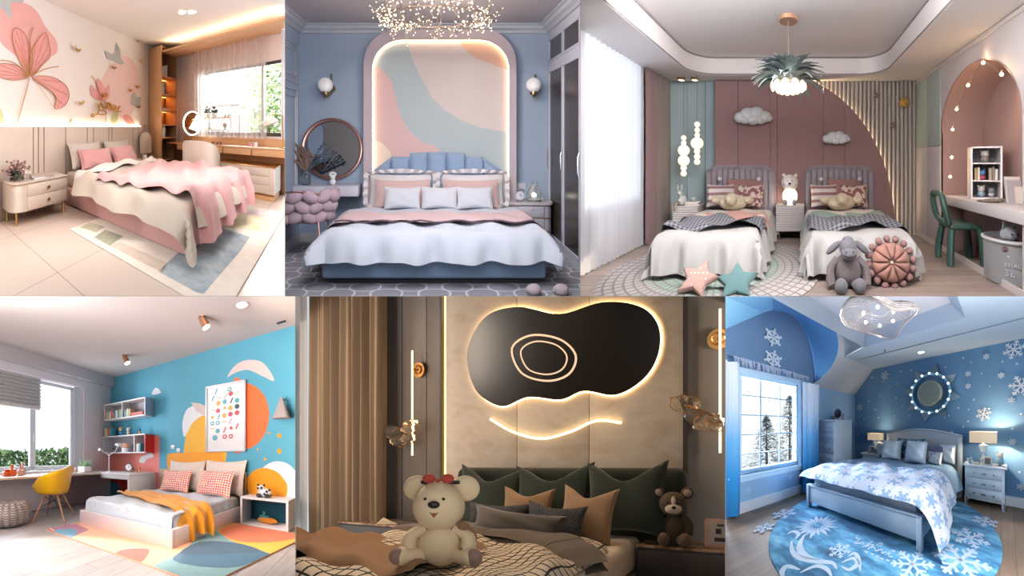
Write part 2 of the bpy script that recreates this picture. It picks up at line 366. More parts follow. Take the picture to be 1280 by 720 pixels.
    paint([(0,1.74,1.26),(0,1.81,1.24),(0,1.83,1.23),(0,1.89,1.23),(0,1.93,1.33),(0,1.98,1.21),(0,1.78,1.21)], 3, 2)
    for p in big:                                             # gilded outlines and veins
        q = smooth(p); mb.tube([(X + .012, a[1], a[2]) for a in q], .004, 4, True, 6)
        c0 = q[0]
        for t in (.28, .4, .5, .6, .72):
            e = q[int(t * len(q))]; mb.tube([(X + .012, c0[1] + (e[1] - c0[1]) * .95, c0[2] + (e[2] - c0[2]) * .95), (X + .012, (c0[1] + e[1]) / 2 + .01, (c0[2] + e[2]) / 2), (X + .012, c0[1], c0[2])], .0025, 4, False, 6)
    for p in ([(0,1.28,1.88),(0,1.23,1.67),(0,1.17,1.45),(0,1.11,1.21)], [(0,1.29,1.92),(0,1.29,2.19),(0,1.29,2.44),(0,1.33,2.61)], [(0,1.34,1.94),(0,1.45,2.02),(0,1.57,2.08),(0,1.71,2.13)], [(0,1.27,1.91),(0,1.15,2.01),(0,1.05,2.06),(0,0.92,2.05)], [(0,2.61,1.68),(-0,2.64,1.47),(0,2.63,1.21)], [(0,2.5,1.78),(0,2.43,1.98),(0,2.32,2.09)]):
        mb.tube([(X + .014, a[1], a[2]) for a in smooth(p, 4, False)], .006, 5, False, 6)
    struct(r, 'wall_left', mb, [white, pinkp, petal, grey, pale, olive, goldp])
    # wooden bulkhead with a light cove, tall bookcase, desk
    mb = MB(); mb.box(.36, 4.2, 3.94, 4.5, 2.84, 2.88, .004); one(r, 'bulkhead', mb, wood, 'long oak ceiling bulkhead running over the window and curtains', 'bulkhead')
    mb = MB(); mb.box(.5, 4.2, 4.06, 4.1, 2.885, 2.9); one(r, 'light_strip', mb, glow('led_warm', '#fff0d0', 14), 'thin warm light strip glowing on top of the oak bulkhead', 'light strip')
    t = thing(r, 'bookcase', 'tall narrow oak bookcase with lit shelves between mural and window', 'bookcase', (.17, 4.2, 0))
    mb = MB(); mb.box(.004, .36, 3.9, 3.93, 0, 2.95, .002).box(.004, .36, 4.5, 4.53, 0, 2.95, .002).box(.004, .03, 3.93, 4.5, 0, 2.95).box(.004, .36, 3.9, 4.53, 2.95, 2.98); part('body', mb, wood, t)
    shz = [2.34, 1.93, 1.57, 1.24, .95]
    for z in shz + [.45]: mb = MB(); mb.box(.03, .355, 3.93, 4.5, z - .022, z, .002); part('shelf', mb, wood, t)
    for z in shz[:3]: mb = MB(); mb.box(.06, .09, 3.95, 4.48, z - .03, z - .024); part('shelf_light', mb, glow('led_amber', '#ffb45c', 6), t)
    nm = {2.34: 'top shelf', 1.93: 'second shelf', .95: 'lowest lit shelf'}; cols = ['#e8e2d8', '#c9c3bb', '#f0ece5', '#b7a99a', '#ddd5ca']
    for z, n in ((2.34, 6), (1.93, 3), (.95, 4)):
        y = 3.95
        for i in range(n):
            w = rd.uniform(.028, .045); book(r, (.33, y, z), w, -.0, .1, 'x', '', '') if 0 else None
            mb = MB(loc(.12, y, z) @ rot('X', -rd.uniform(0, 5))); h = rd.uniform(.2, .27); mb.box(0, .2, 0, w, 0, h, .003).box(.004, .198, .004, w - .004, h, h + .001, 0, 1)
            one(r, 'book', mb, [M('book_cover_%d' % (i % 5), cols[i % 5], .6), M('paper', '#efe8da', .9)], '%s pale book from the front on the %s of the oak bookcase' % (['first', 'second', 'third', 'fourth', 'fifth', 'sixth'][i], nm[z]), 'book', 'books on the %s of the oak bookcase' % nm[z]); y += w + .006
    mb = MB(); mb.lathe((.2, 4.25, 1.93), [(0, 0), (.05, 0), (.07, .05), (.03, .12), (.045, .2), (.02, .27), (0, .28)], 16); one(r, 'figurine', mb, M('stone_grey', '#8f8a86', .7), 'slim grey figurine beside the books on the second bookcase shelf', 'figurine')
    mb = MB(); mb.box(.1, .3, 4.02, 4.3, 1.57, 1.62, .015); one(r, 'box', mb, M('white_plastic', '#f2efec', .4), 'flat white box lying on the third shelf of the oak bookcase', 'box')
    for i, y in enumerate((3.98, 4.06)): mb = MB(); mb.lathe((.2, y, 1.24), [(0, 0), (.03, 0), (.03, .1), (.012, .13), (.012, .17), (0, .17)], 14); one(r, 'bottle', mb, M('amber_glass', '#c98d55', .2), ('front' if i == 0 else 'rear') + ' small amber bottle on the fourth shelf of the oak bookcase', 'bottle')
    # headboard wall panel
    t = thing(r, 'wall_panel', 'low beige padded wall panel with brass inlays behind the bed', 'wall panel', (.03, 2, 0))
    mb = MB(); mb.box(0.006, .06, .1, 3.62, 0, 1.2, .004); part('panel', mb, M('beige_leather', '#d8c6b8', .6), t)
    mb = MB()
    for y in (1.31, 1.38, 1.46, 1.8, 2.2, 2.33, 2.67, 2.75, 3.32, 3.49): mb.box(.06, .063, y - .004, y + .004, 0, 1.2)
    part('brass_inlay', mb, M('dark_brass', '#8a6a4a', .4, .8), t)
    mb = MB(); mb.box(.015, .035, .2, 3.6, 1.2, 1.206); part('light_strip', mb, glow('led_strip_warm', '#ffe9c4', 16), t)
    # gold butterflies and script on the mural
    bf = [(0,2.02,2.47),(0,3.5,3.05),(0,3.58,2.62),(0,2.1,1.59),(0,2.82,2.33),(-0,3.28,1.95),(0,3.5,2.05),(0,3.53,1.62),(-0,3.74,1.2)]
    names = ['at the clear centre of the mural', 'highest near the bookcase', 'second from the top near the bookcase', 'low between the big flower and the script', 'on the edge of the pale pink blot', 'inside the pale pink blot', 'dark and edge-on above the small grey bird', 'under the small grey bird', 'lowest beside the oak bookcase']
    for k, p in enumerate(bf):
        s = .05 if k else .055; mb = MB(loc(.02, p[1], p[2]) @ rot('X', rd.uniform(-40, 40)))
        for q in (-1, 1): mb.prism([(0, 0, 0), (.02, q * s * .9, s * .9), (.03, q * s * 1.1, s * .3), (.02, q * s * .7, -s * .2), (.012, q * s * .6, -s * .7)], (.003, 0, 0))
        mb.tube([(.004, 0, -s * .5), (.004, 0, s * .4)], .006, 6); one(r, 'butterfly', mb, gold, 'small gold butterfly ornament on the mural, ' + names[k], 'butterfly')
    P = [(.05, a[1], a[2]) for a in smooth([(0,2.61,1.79),(0,2.57,1.75),(0,2.55,1.77),(0,2.61,1.81),(-0,2.64,1.8),(0,2.63,1.75),(0,2.55,1.73),(0,2.51,1.67),(0,2.48,1.58),(0,2.44,1.47),(0,2.41,1.41),(0,2.34,1.37),(0,2.29,1.38),(0,2.31,1.41),(0,2.37,1.41),(0,2.43,1.42),(0,2.53,1.41),(0,2.63,1.44),(0,2.55,1.49),(0,2.46,1.5),(0,2.44,1.58),(0,2.5,1.62),(0,2.53,1.57),(0,2.57,1.52),(0,2.61,1.62),(0,2.66,1.64),(0,2.63,1.53),(0,2.7,1.58),(0,2.68,1.64),(0,2.74,1.61),(0,2.74,1.52),(0,2.8,1.62),(0,2.78,1.51),(0,2.86,1.6),(0,2.84,1.51),(0,2.9,1.56),(-0,2.97,1.6),(0,2.9,1.5),(-0,2.99,1.5)], 4, False)]
    mb = MB(); mb.tube(P, .013, 6); one(r, 'script_sign', mb, gold, 'gold handwritten word sign mounted over the small pink flower of the mural', 'sign')
    # rug
    rugc = [[(0.99,1.46,0.01),(0.95,1.62,0.01),(1.19,1.66,0.01),(1.23,1.51,0.01)], [(1.3,1.43,0.01),(1.26,1.62,0.01),(1.52,1.65,0.01),(1.56,1.43,0.01)], [(1.56,1.43,0.01),(1.58,1.55,0.01),(2.15,1.58,0.01),(2.19,1.45,0.01)], [(2.15,1.44,0.01),(2.14,1.64,0.01),(2.11,2.08,0.01),(2.23,2.55,0.01),(2.55,2.54,0.01),(2.56,2.17,0.01),(2.54,1.46,0.01),(2.5,1.44,0.01)], [(2.22,2.57,0.01),(2.2,3.06,0.01),(2.67,3.39,0.01),(2.65,2.78,0.01)], [(2.25,3.17,0.01),(2.55,3.59,0.01),(2.72,3.51,0.01),(2.72,3.18,0.01)]]
    def wc(a, b): return lambda n: n.mix(n.ramp(n.noise(n.co, 7, 6, .7), [(.35, '#000000'), (.65, '#ffffff')]), a, b)
    mb = MB(); mb.box(.93, 2.72, 1.36, 3.54, .002, .014, .005)
    for i, p in enumerate(rugc): mb.poly([(a[0], a[1], .0155) for a in p], i + 1)
    one(r, 'rug', mb, [M('rug_cream', rough=1, fn=wc('#e9d7c8', '#f1e3d4')), M('rug_olive', rough=1, fn=wc('#b5ad90', '#cbbfa6')), M('rug_green', rough=1, fn=wc('#9aa08a', '#b9ad92')), M('rug_tan', rough=1, fn=wc('#d0b5a2', '#dcc7b6')), M('rug_blue_grey', rough=1, fn=wc('#8f9ba3', '#bcc0c1')), M('rug_yellow', rough=1, fn=wc('#e8d3a2', '#efe2c8')), M('rug_pink', rough=1, fn=wc('#e9cfc8', '#f0dcd6'))], 'watercolour patchwork rug in cream, blue-grey and yellow under the pink bed', 'rug')
    # bed
    t = thing(r, 'bed', 'double bed with dusty pink upholstered base and cream mattress', 'bed', (1.15, 2.45, 0))
    mb = MB(); mb.box(.07, 2.22, 1.76, 3.17, .02, .27, .025); part('base', mb, fabric('pink_upholstery', '#d8a29d'), t)
    mb = MB(); mb.box(.08, 2.18, 1.79, 3.14, .27, .5, .05, seg=3); part('mattress', mb, fabric('mattress_beige', '#d9c8b6'), t)
    duv = fabric('duvet_beige', '#c9b7a6', bump=(60, .2)); 
    def edge(u, v, a, b):
        k = 1 - .34 * exp(-(v * 2.4) ** 2) * 0; return a, b
    mb = MB(); mb.drape(.62, 2.24, 1.7, 3.2, .56, 0, .3, .3, .25, r=.08, amp=.035, kk=9, nx=60, ny=60, puff=.03, flare=.2, seed=4, lift=.03, zf=lambda a, b: .03 * exp(-((a - .9) / .2) ** 2) + (-.18 if (a > 2.24 and b < 1.7) else 0) * min(1, (a - 2.24) * 4) * min(1, (1.7 - b) * 5))
    one(r, 'duvet', mb, duv, 'rumpled beige duvet hanging over the sides of the pink bed', 'duvet')
    mb = MB(); mb.drape(.55, .85, 1.72, 3.18, .6, 0, 0, .2, .16, r=.07, amp=.02, kk=16, nx=16, ny=50, puff=.03, seed=9, zf=lambda a, b: .04 * sin((a - .55) / .3 * pi)); one(r, 'sheet', mb, fabric('cream_sheet', '#f0e4da'), 'cream folded-back top sheet between the pink cushions and beige duvet', 'sheet')
    mb = MB(); mb.drape(1.1, 2.25, 1.72, 3.22, .63, 0, .5, .13, .18, r=.07, amp=.03, kk=15, nx=70, ny=70, puff=.028, flare=.16, seed=12, lift=.03, edge=lambda u, v, a, b: (a - .3 * (1 - v) * (1 - u), b - .2 * u + .35 * u * (1 - v)), zf=lambda a, b: .022 * sin(a * 23 + b * 9) * sin(b * 6 + a * 3))
    one(r, 'throw_blanket', mb, fabric('pink_throw', '#d59c99', bump=(90, .5), var=(30, .1)), 'dusty pink crumpled throw blanket spread across the beige duvet', 'blanket')
    gp = fabric('greige_pillow', '#d6cbc0', bump=(60, .25)); pp = fabric('pink_plush', '#e2a3a2', bump=(70, .7))
    for k, (c, w, h, rz, ti, mt, lb) in enumerate((((.24, 2.12, .53), .62, .44, 90, 20, gp, 'greige pillow leaning on the panel, nearer the flower nightstand'), ((.24, 2.82, .53), .62, .44, 90, 20, gp, 'greige pillow leaning on the panel, nearer the oak bookcase'),
            ((.44, 2.16, .53), .58, .36, 82, 30, pp, 'pink plush cushion on the bed, nearer the flower nightstand'), ((.46, 2.78, .53), .58, .36, 92, 30, pp, 'pink plush cushion on the bed, nearer the oak bookcase'))):
        mb = MB(); mb.pillow(c, w, h, .16, rz, ti, wr=.012); one(r, 'pillow' if k < 2 else 'cushion', mb, mt, lb, 'pillow' if k < 2 else 'cushion')
    # nightstands
    def nstand(y0, y1, lb, rnd):
        t = thing(r, 'nightstand', lb, 'nightstand', (.24, (y0 + y1) / 2, 0))
        def outline(x1, ya, yb, rr): return [(.075, ya), (.075, yb), (x1, yb)] + [(x1 - rr + rr * sin(radians(a)), ya + rr - rr * cos(radians(a))) for a in range(90, -1, -10)]
        o = outline(.43, y0, y1, .16); mb = MB(); mb.prism([(a, b, .17) for a, b in o], (0, 0, .33)); part('body', mb, beige, t)
        o2 = outline(.436, y0 - .006, y1 + .006, .163); mb = MB(); mb.prism([(a, b, .5) for a, b in o2], (0, 0, .006), 1).prism([(a, b, .506) for a, b in o2], (0, 0, .012)); part('top', mb, [beige, gold], t)
        for z0, z1 in ((.18, .335), (.345, .49)):
            mb = MB(); mb.box(.428, .434, y0 + .17, y1 - .02, z0, z1, .002); d = part('drawer', mb, beige, t)
            mb = MB(); mb.cyl((.434, (y0 + y1) / 2 + .08, (z0 + z1) / 2), (.45, (y0 + y1) / 2 + .08, (z0 + z1) / 2), .016, .02, 12); part('knob', mb, gold, d)
        for x, y in ((.1, y0 + .05), (.4, y1 - .04), (.1, y1 - .04), (.36, y0 + .07)): mb = MB(); mb.cyl((x, y, 0), (x, y, .3), .011, .016, 10); part('leg', mb, gold, t)
        return t
    nstand(.92, 1.62, 'beige two-drawer nightstand with brass trim, carrying flowers and magazines', 1)
    nstand(3.3, 3.75, 'beige nightstand mostly hidden beyond the bed, beside the oak bookcase', 1)
    t = thing(r, 'flower_vase', 'clear glass vase of dried mauve flowers on the near nightstand', 'vase', (.24, 1.02, .518))
    mb = MB(); mb.lathe((.24, 1.04, .518), [(0, 0), (.05, 0), (.065, .05), (.045, .1), (.05, .115)], 18); part('vase', mb, M('smoked_glass', '#b8a79c', .1, trans=.6), t)
    mb = MB()
    for i in range(90):
        c = V((.24 + rd.gauss(0, .045), 1.03 + rd.gauss(0, .055), .69 + rd.gauss(0, .04))); mb.ball(c, .016, 6, 4, rd.choice((0, 0, 0, 1)))
    part('blossoms', mb, [M('mauve_petals', '#8f6f6c', .9), M('rose_petals', '#c39a90', .9)], t)
    mb = MB()
    for i in range(24):
        c = V((.26 + rd.gauss(0, .03), 1.02 + rd.gauss(0, .04), .6 + rd.gauss(0, .035))); mb.ball(c, (.012, .02, .028), 6, 4, 0)
    for i in range(8): mb.ball((.28 + rd.gauss(0, .015), 1.14 + rd.gauss(0, .02), .6 + rd.gauss(0, .025)), .018, 6, 4, 1)
    part('leaves', mb, [M('dark_leaf', '#3d4438', .8), M('white_petals', '#eee4dc', .9)], t)
    for i, (z, rz, c, lb) in enumerate(((.518, 4, '#eae6ea', 'white magazine at the bottom of the stack on the near nightstand'), (.54, -8, '#b9a69c', 'taupe magazine on top of the stack on the near nightstand'))):
        mb = MB(loc(.26, 1.33, z) @ rot('Z', rz)); mb.box(-.09, .09, -.14, .14, 0, .02, .003); one(r, 'magazine', mb, M('magazine_' + c, c, .5), lb, 'magazine')
    for i, (y, x, h, rr, lb) in enumerate(((3.42, .3, .1, .045, 'taller frosted white candle jar on the far nightstand'), (3.56, .36, .07, .038, 'shorter frosted white candle jar on the far nightstand'))):
        mb = MB(); mb.lathe((x, y, .518), [(0, 0), (rr, 0), (rr, h), (rr - .006, h), (rr - .006, h * .6), (0, h * .6)], 18); one(r, 'candle_jar', mb, M('frosted_white', '#f3eee9', .3), lb, 'candle')
    t = thing(r, 'table_lamp', 'arched cream lamp with brass stem on the far nightstand', 'lamp', (.2, 3.64, .518))
    mb = MB(); mb.prism([(.12, 3.64 + a, .62 + b) for a, b in arc(0, .28, .17, 0, 180, 14) + [(-.17, 0), (.17, 0)]], (.04, 0, 0)); part('lamp_shade', mb, M('cream_shade', '#eadfd2', .7), t)
    mb = MB(); mb.cyl((.14, 3.5, .518), (.14, 3.5, .66), .008, n=8).cyl((.14, 3.64, .518), (.14, 3.64, .53), .06, n=16); part('stem', mb, gold, t)
    # chest of drawers
    t = thing(r, 'chest_of_drawers', 'low beige three-drawer chest with brass edges in front of the oak desk', 'chest of drawers', (2, 4.3, 0))
    mb = MB(); mb.box(1.56, 2.52, 3.97, 4.55, .1, .54, .02, seg=3); part('body', mb, beige, t)
    mb = MB(); mb.box(1.54, 2.5, 3.99, 4.53, 0, .1, .005); part('plinth', mb, wood, t)
    mb = MB(); mb.box(1.555, 2.525, 3.965, 4.555, .535, .545, .003).box(1.555, 2.525, 3.965, 4.555, .1, .106); part('brass_edge', mb, gold, t)
    for i in range(3):
        mb = MB(); mb.box(1.6, 2.44, 3.962, 3.972, .118 + i * .138, .25 + i * .138, .003); d = part('drawer', mb, beige, t)
        mb = MB(); mb.cyl((2.0, 3.962, .184 + i * .138), (2.0, 3.945, .184 + i * .138), .015, .02, 12); part('knob', mb, gold, d)
    # vanity chair
    t = thing(r, 'vanity_chair', 'rounded cream upholstered chair drawn up to the oak desk', 'chair', (1.36, 3.78, 0)); cx, cy = 1.36, 3.78; ph = fabric('cream_boucle', '#e3d6c8', bump=(120, .6))
    mb = MB()
    def back(u, v):
        a = radians(165 + 210 * u); z = .5 + .42 * v; k = 1 - .0 * v; e = .04 * sqrt(max(0, 1 - (2 * v - 1) ** 8))
        return (cx + .30 * cos(a) * k, cy + .27 * sin(a) * k, .48 + .40 * (v) * (1 - .35 * abs(2 * u - 1) ** 3))
    T2 = []
    for i in range(25):
        u = i / 24; a = radians(170 + 200 * u); top = .5 + .45 * (1 - .5 * abs(2 * u - 1) ** 3); c = (cx + .31 * cos(a), cy + .27 * sin(a)); T2.append((c, top, a))
    vs = []; fs = []
    prof = [(-1, 0), (-1, .5), (-1, .9), (-.6, 1), (.6, 1), (1, .9), (1, .5), (1, 0)]
    for (c, top, a) in T2:
        for s_, k in prof: vs.append((c[0] + cos(a) * .035 * s_, c[1] + sin(a) * .035 * s_, .42 + (top - .42) * k))
    m_ = len(prof)
    for i in range(24):
        for k in range(m_ - 1): a_ = i * m_ + k; fs.append((a_, a_ + m_, a_ + m_ + 1, a_ + 1))
    fs += [tuple(range(m_)), tuple(range(24 * m_, 25 * m_))]; mb.add(vs, fs); part('backrest', mb, ph, t)
    mb = MB(); mb.lathe((cx + .02, cy + .02, .38), [(0, 0), (.25, 0), (.28, .03), (.28, .1), (.25, .13), (0, .14)], 28); part('seat', mb, ph, t)
    for dx, dy in ((-.18, -.18), (.2, -.18), (.2, .2), (-.18, .2)): mb = MB(); mb.cyl((cx + dx * 1.2, cy + dy * 1.2, 0), (cx + dx, cy + dy, .39), .012, .018, 10); part('leg', mb, gold, t)
    # window wall, curtains, desk and everything on it
    GROUP = loc(3.25, 0, 1.2) @ scl(.83, .83, .83) @ loc(-3.25, 0, -1.2)
    mb = MB(); hole_wall(mb, 'y', 5.45, -.8, 4.4, -.3, 3.5, (.5, 2.62, .98, 2.62), .1); struct(r, 'wall_back', mb, M('wall_blush', '#e9dcd8', .85))
    # window frame, view
    mb = MB()
    for a in ((.5, .54, .98, 2.62), (2.36, 2.40, .98, 2.62), (1.98, 2.03, .98, 2.62), (.5, 2.62, .98, 1.06), (.5, 2.62, 2.55, 2.62)): mb.box(a[0], a[1], 5.47, 5.53, a[2], a[3])
    struct(r, 'window_1', mb, M('frame_black', '#2b2a2a', .4))
    for k, (x, y, h, lb) in enumerate(((1.75, 7.2, 2.9, 'broad leafy green tree outside the window beside the sheer curtain'), (2.3, 8.2, 2.3, 'lower pale green bush outside at the right edge of the window'))):
        t = thing(r, 'tree', lb, 'tree', (x, y, -.8)); mb = MB(); mb.tube([(x, y, -.8), (x + .05, y, .4), (x, y, 1.3)], [.09, .07, .04], 8); part('trunk', mb, M('bark', '#6b5a48', .9), t)
        mb = MB()
        for i in range(1500):
            c = V((x + rd.gauss(0, .3), y + rd.gauss(0, .3), .2 + rd.random() * h)); s = .04 + rd.random() * .05; a = V((rd.gauss(0, 1), rd.gauss(0, 1), rd.gauss(0, 1))).normalized(); b = a.cross(V((.3, .5, .8))).normalized()
            mb.add([c - a * s, c + b * s * .5, c + a * s, c - b * s * .5], [(0, 1, 2, 3)], rd.choice((0, 0, 1, 2)))
        part('crown', mb, [M('leaf_green', '#6f9a55', .7), M('leaf_pale', '#a9bf7c', .7), M('leaf_dark', '#44683a', .7)], t)
    t = thing(r, 'desk', 'long oak wall desk with drawer fronts under the window', 'desk', (2.2, 5.2, 0))
    mb = MB(); mb.box(-.3, 4.2, 5.03, 5.44, .73, .755, .003); part('desk_top', mb, wood, t)
    mb = MB(); mb.box(.02, 4.2, 5.41, 5.445, .755, .93, .003); part('backsplash', mb, wood, t)
    mb = MB(); mb.box(.02, 4.2, 5.08, 5.44, .58, .73); part('carcass', mb, wood, t)
    for i in range(6): mb = MB(); mb.box(.04 + i * .62, .64 + i * .62, 5.04, 5.08, .585, .725, .004); part('drawer', mb, wood, t)
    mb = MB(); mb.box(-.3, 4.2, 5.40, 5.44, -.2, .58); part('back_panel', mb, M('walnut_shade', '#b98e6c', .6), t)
    # curtains
    sheer = M('sheer_taupe', '#cdbfba', .8); sheer.node_tree.nodes['Principled BSDF'].inputs['Transmission Weight'].default_value = 0
    def sheerfn(name, col, mixw, extra=0):
        m = bpy.data.materials.new(name); m.use_nodes = True; t_ = m.node_tree; t_.nodes.clear()
        o = t_.nodes.new('ShaderNodeOutputMaterial'); d = t_.nodes.new('ShaderNodeBsdfDiffuse'); tr = t_.nodes.new('ShaderNodeBsdfTranslucent'); tp = t_.nodes.new('ShaderNodeBsdfTransparent')
        a = t_.nodes.new('ShaderNodeMixShader'); b = t_.nodes.new('ShaderNodeMixShader'); d.inputs[0].default_value = lin(col); tr.inputs[0].default_value = lin(col)
        a.inputs[0].default_value = mixw; b.inputs[0].default_value = extra; L = t_.links.new
        L(d.outputs[0], a.inputs[1]); L(tr.outputs[0], a.inputs[2]); L(a.outputs[0], b.inputs[1]); L(tp.outputs[0], b.inputs[2]); L(b.outputs[0], o.inputs[0]); return m
    global sheer_material; sheer_material = sheerfn
    mb = MB(); pleats(mb, .38, 2.12, 5.3, .93, 3.17, .035, .12, seed=2); one(r, 'curtain', mb, sheerfn('sheer_curtain', '#e6dcd9', .65, .58), 'wide sheer pinkish curtain pleated across the sunlit window above the desk', 'curtain')
    mb = MB(); pleats(mb, 2.4, 3.6, 5.25, .93, 3.17, .03, .1, seed=5); one(r, 'curtain', mb, sheerfn('grey_curtain', '#c9c4c8', .4, .05), 'narrow grey curtain hanging at the right edge of the room past the open window', 'curtain')
    # vanity mirror and display rack on the desk
    c = (0.43,5.15,1.28); t = thing(r, 'vanity_mirror', 'round vanity mirror ringed with light standing on the oak desk', 'mirror', (c[0], 5.15, .755)); c = V(c)
    mb = MB(); mb.disc((c.x, 5.16, c.z), .27, 'y', 40, th=-.02, sz=1.12, sx=.95); part('mirror_glass', mb, M('mirror', '#eeeeee', .03, 1), t)
    mb = MB(); mb.tube([(c.x + .27 * .95 * cos(i * pi / 20), 5.14, c.z + .27 * 1.12 * sin(i * pi / 20)) for i in range(40)], .014, 8, True); part('light_ring', mb, glow('ring_light', '#fff1d8', 5), t)
    mb = MB(); mb.cyl((c.x, 5.16, .755), (c.x, 5.16, .77), .1, n=24).cyl((c.x, 5.16, .77), (c.x, 5.16, c.z - .3), .01, n=8); part('stand', mb, gold, t)
    x0 = (-0.05,5.3,1.38)[0]; x1 = (1.56,5.3,1.35)[0]; za = (1.56,5.3,1.7)[2]; 
    t = thing(r, 'display_rack', 'thin brass display rack with small shelves on the desk before the curtain', 'rack', ((x0 + x1) / 2, 5.3, .755))
    mb = MB(); mb.tube([(x0, 5.3, .76), (x0, 5.3, za), (x1, 5.3, za), (x1, 5.3, .76)], .009, 6); part('frame', mb, gold, t)
    xs0, xs1 = (0.71,5.3,1.36)[0], (1.36,5.3,1.35)[0]; zs = [(1.04,5.3,1.42)[2], (1.04,5.3,1.13)[2]]
    for z in zs: mb = MB(); mb.box(xs0, xs1, 5.22, 5.36, z - .012, z, .002); part('shelf', mb, gold, t)
    mb = MB(); mb.tube([(xs1, 5.3, za), (xs1, 5.3, zs[1])], .006, 6).tube([(xs0, 5.3, zs[0]), (xs0, 5.3, zs[1])], .006, 6).tube([((xs0 + xs1) / 2, 5.3, zs[0]), ((xs0 + xs1) / 2, 5.3, zs[1])], .005, 6); part('hanger', mb, gold, t)
    for k, (u, s, lb) in enumerate(((xs0 + .09, 1.2, 'taller'), (xs0 + .26, .8, 'shorter'))):
        q = thing(r, 'potted_plant', lb + ' dark green plant in a white pot on the brass display rack', 'plant', (u, 5.29, zs[0])); mb = MB(); mb.lathe((u, 5.29, zs[0]), [(0, 0), (.045, 0), (.06, .1), (.05, .1), (0, .09)], 16); part('pot', mb, M('white_ceramic', '#f2eeee', .3), q)
        mb = MB()
        for i in range(40): mb.ball((u + rd.gauss(0, .045) * s, 5.29 + rd.gauss(0, .03), zs[0] + .12 + abs(rd.gauss(0, .07)) * s), (.02, .012, .016), 6, 4)
        part('leaves', mb, M('dark_leaf', '#3d4438', .8), q)
    for k, (u, z, kind, lb) in enumerate(((xs0 + .13, zs[1], 0, 'slim pale tower ornament on the lower shelf of the brass rack'), (xs1 - .12, zs[0], 1, 'small pale bottle on the upper shelf of the brass rack, left one'), (xs1 - .04, zs[0], 1, 'small pale bottle on the upper shelf of the brass rack, right one'), (xs1 - .13, zs[1], 2, 'small grey fan ornament on the lower shelf of the brass rack'))):
        mb = MB(); pr = [[(0, 0), (.05, 0), (.02, .08), (.012, .2), (0, .24)], [(0, 0), (.02, 0), (.022, .05), (.008, .07), (.008, .1), (0, .1)], [(0, 0), (.03, 0), (.012, .03), (.05, .1), (.035, .15), (0, .16)]][kind]
        mb.lathe((u, 5.29, z), pr, 12); one(r, 'ornament' if kind != 1 else 'bottle', mb, M('pale_stone', '#c9bfb6', .6), lb, 'ornament' if kind != 1 else 'bottle')
    for k, (u, col, lb) in enumerate(((311, '#e0a9b4', 'pink pencil cup on the oak desk beside a white one'), (318.5, '#f4efec', 'white pencil cup with dark pens on the oak desk'))):
        c = V((1.88,5.09,0.75)); x = c.x + (-.06 if k == 0 else .04); q = thing(r, 'pencil_cup', lb, 'cup', (x, 5.25, .755)); mb = MB(); mb.lathe((x, 5.25, .755), [(0, 0), (.038, 0), (.042, .1), (.036, .1), (.034, .02), (0, .02)], 18); part('cup', mb, M('cup_%d' % k, col, .4), q)
        mb = MB()
        for i in range(3): mb.cyl((x - .01 + .012 * i, 5.25, .78), (x - .03 + .03 * i, 5.25, .9), .005, n=6)
        part('pens', mb, M('pen_dark', '#4a3c38', .5), q)
    for i in range(6): 
        x = .9 + i * .055; mb = MB(); mb.lathe((x, 5.14 + .03 * (i % 2), .755), [(0, 0), (.014, 0), (.014, .03 + .02 * (i % 3)), (.006, .05 + .02 * (i % 3)), (.006, .075), (0, .075)], 10); one(r, 'perfume_bottle', mb, M('dark_bottle', '#5b4037', .3), '%s tiny dark cosmetic bottle right of the vanity mirror' % ['first', 'second', 'third', 'fourth', 'fifth', 'sixth'][i], 'bottle', 'cosmetic bottles beside the vanity mirror')
    c = V((2.18,5.2,1.33)); t = thing(r, 'desk_lamp', 'white desk lamp with a tilted dome shade by the right edge of the desk', 'lamp', (c.x + .26, 5.2, .755))
    mb = MB(loc(c.x, 5.2, c.z) @ rot('Y', -25)); mb.lathe((0, 0, -.1), [(.15, 0), (.14, .06), (.08, .15), (.02, .18), (0, .18)], 24); part('lamp_shade', mb, M('lamp_white', '#f5efe6', .5), t)
    mb = MB(); mb.tube([(c.x - .03, 5.2, c.z + .08), (c.x + .12, 5.2, c.z + .13), (c.x + .24, 5.2, c.z + .1), (c.x + .26, 5.2, .76)], .009, 8).cyl((c.x + .26, 5.2, .755), (c.x + .26, 5.2, .775), .08, n=20); part('arm', mb, gold, t)
    GROUP = Matrix.Identity(4)
    # recessed ceiling lights
    for k, (u, v) in enumerate(((231, 12.5), (238, 17))):
        c = V((1.43,3.16,3.05)); c.x += (-.06, .06)[k]; c.y += (-.05, .05)[k]; q = thing(r, 'ceiling_light', ('left' if k == 0 else 'right') + ' lamp of the recessed twin spotlight in the white ceiling', 'ceiling light', (c.x, c.y, 3.05))
        mb = MB(); mb.disc((c.x, c.y, 3.05), .055, 'z', 20, th=-.006); part('lens', mb, glow('spot_white', '#fff3cf', 6), q); mb = MB(); mb.tube([(c.x + .065 * cos(i * pi / 10), c.y + .065 * sin(i * pi / 10), 3.048) for i in range(20)], .007, 6, True); part('trim_ring', mb, M('ring_white', '#e9e3dc', .4), q)
    # lights: daylight through the window, added fill light under the ceiling out of view
    area(r, (1.9, 6.5, 2.4), (1.9, 3.4, .3), 2.6, 2.0, 900, '#fffaf6')
    area(r, (1.9, 1.6, 3.0), (1.2, 2.8, 0), 2.0, 1.6, 190, '#fffaf6')
room1()

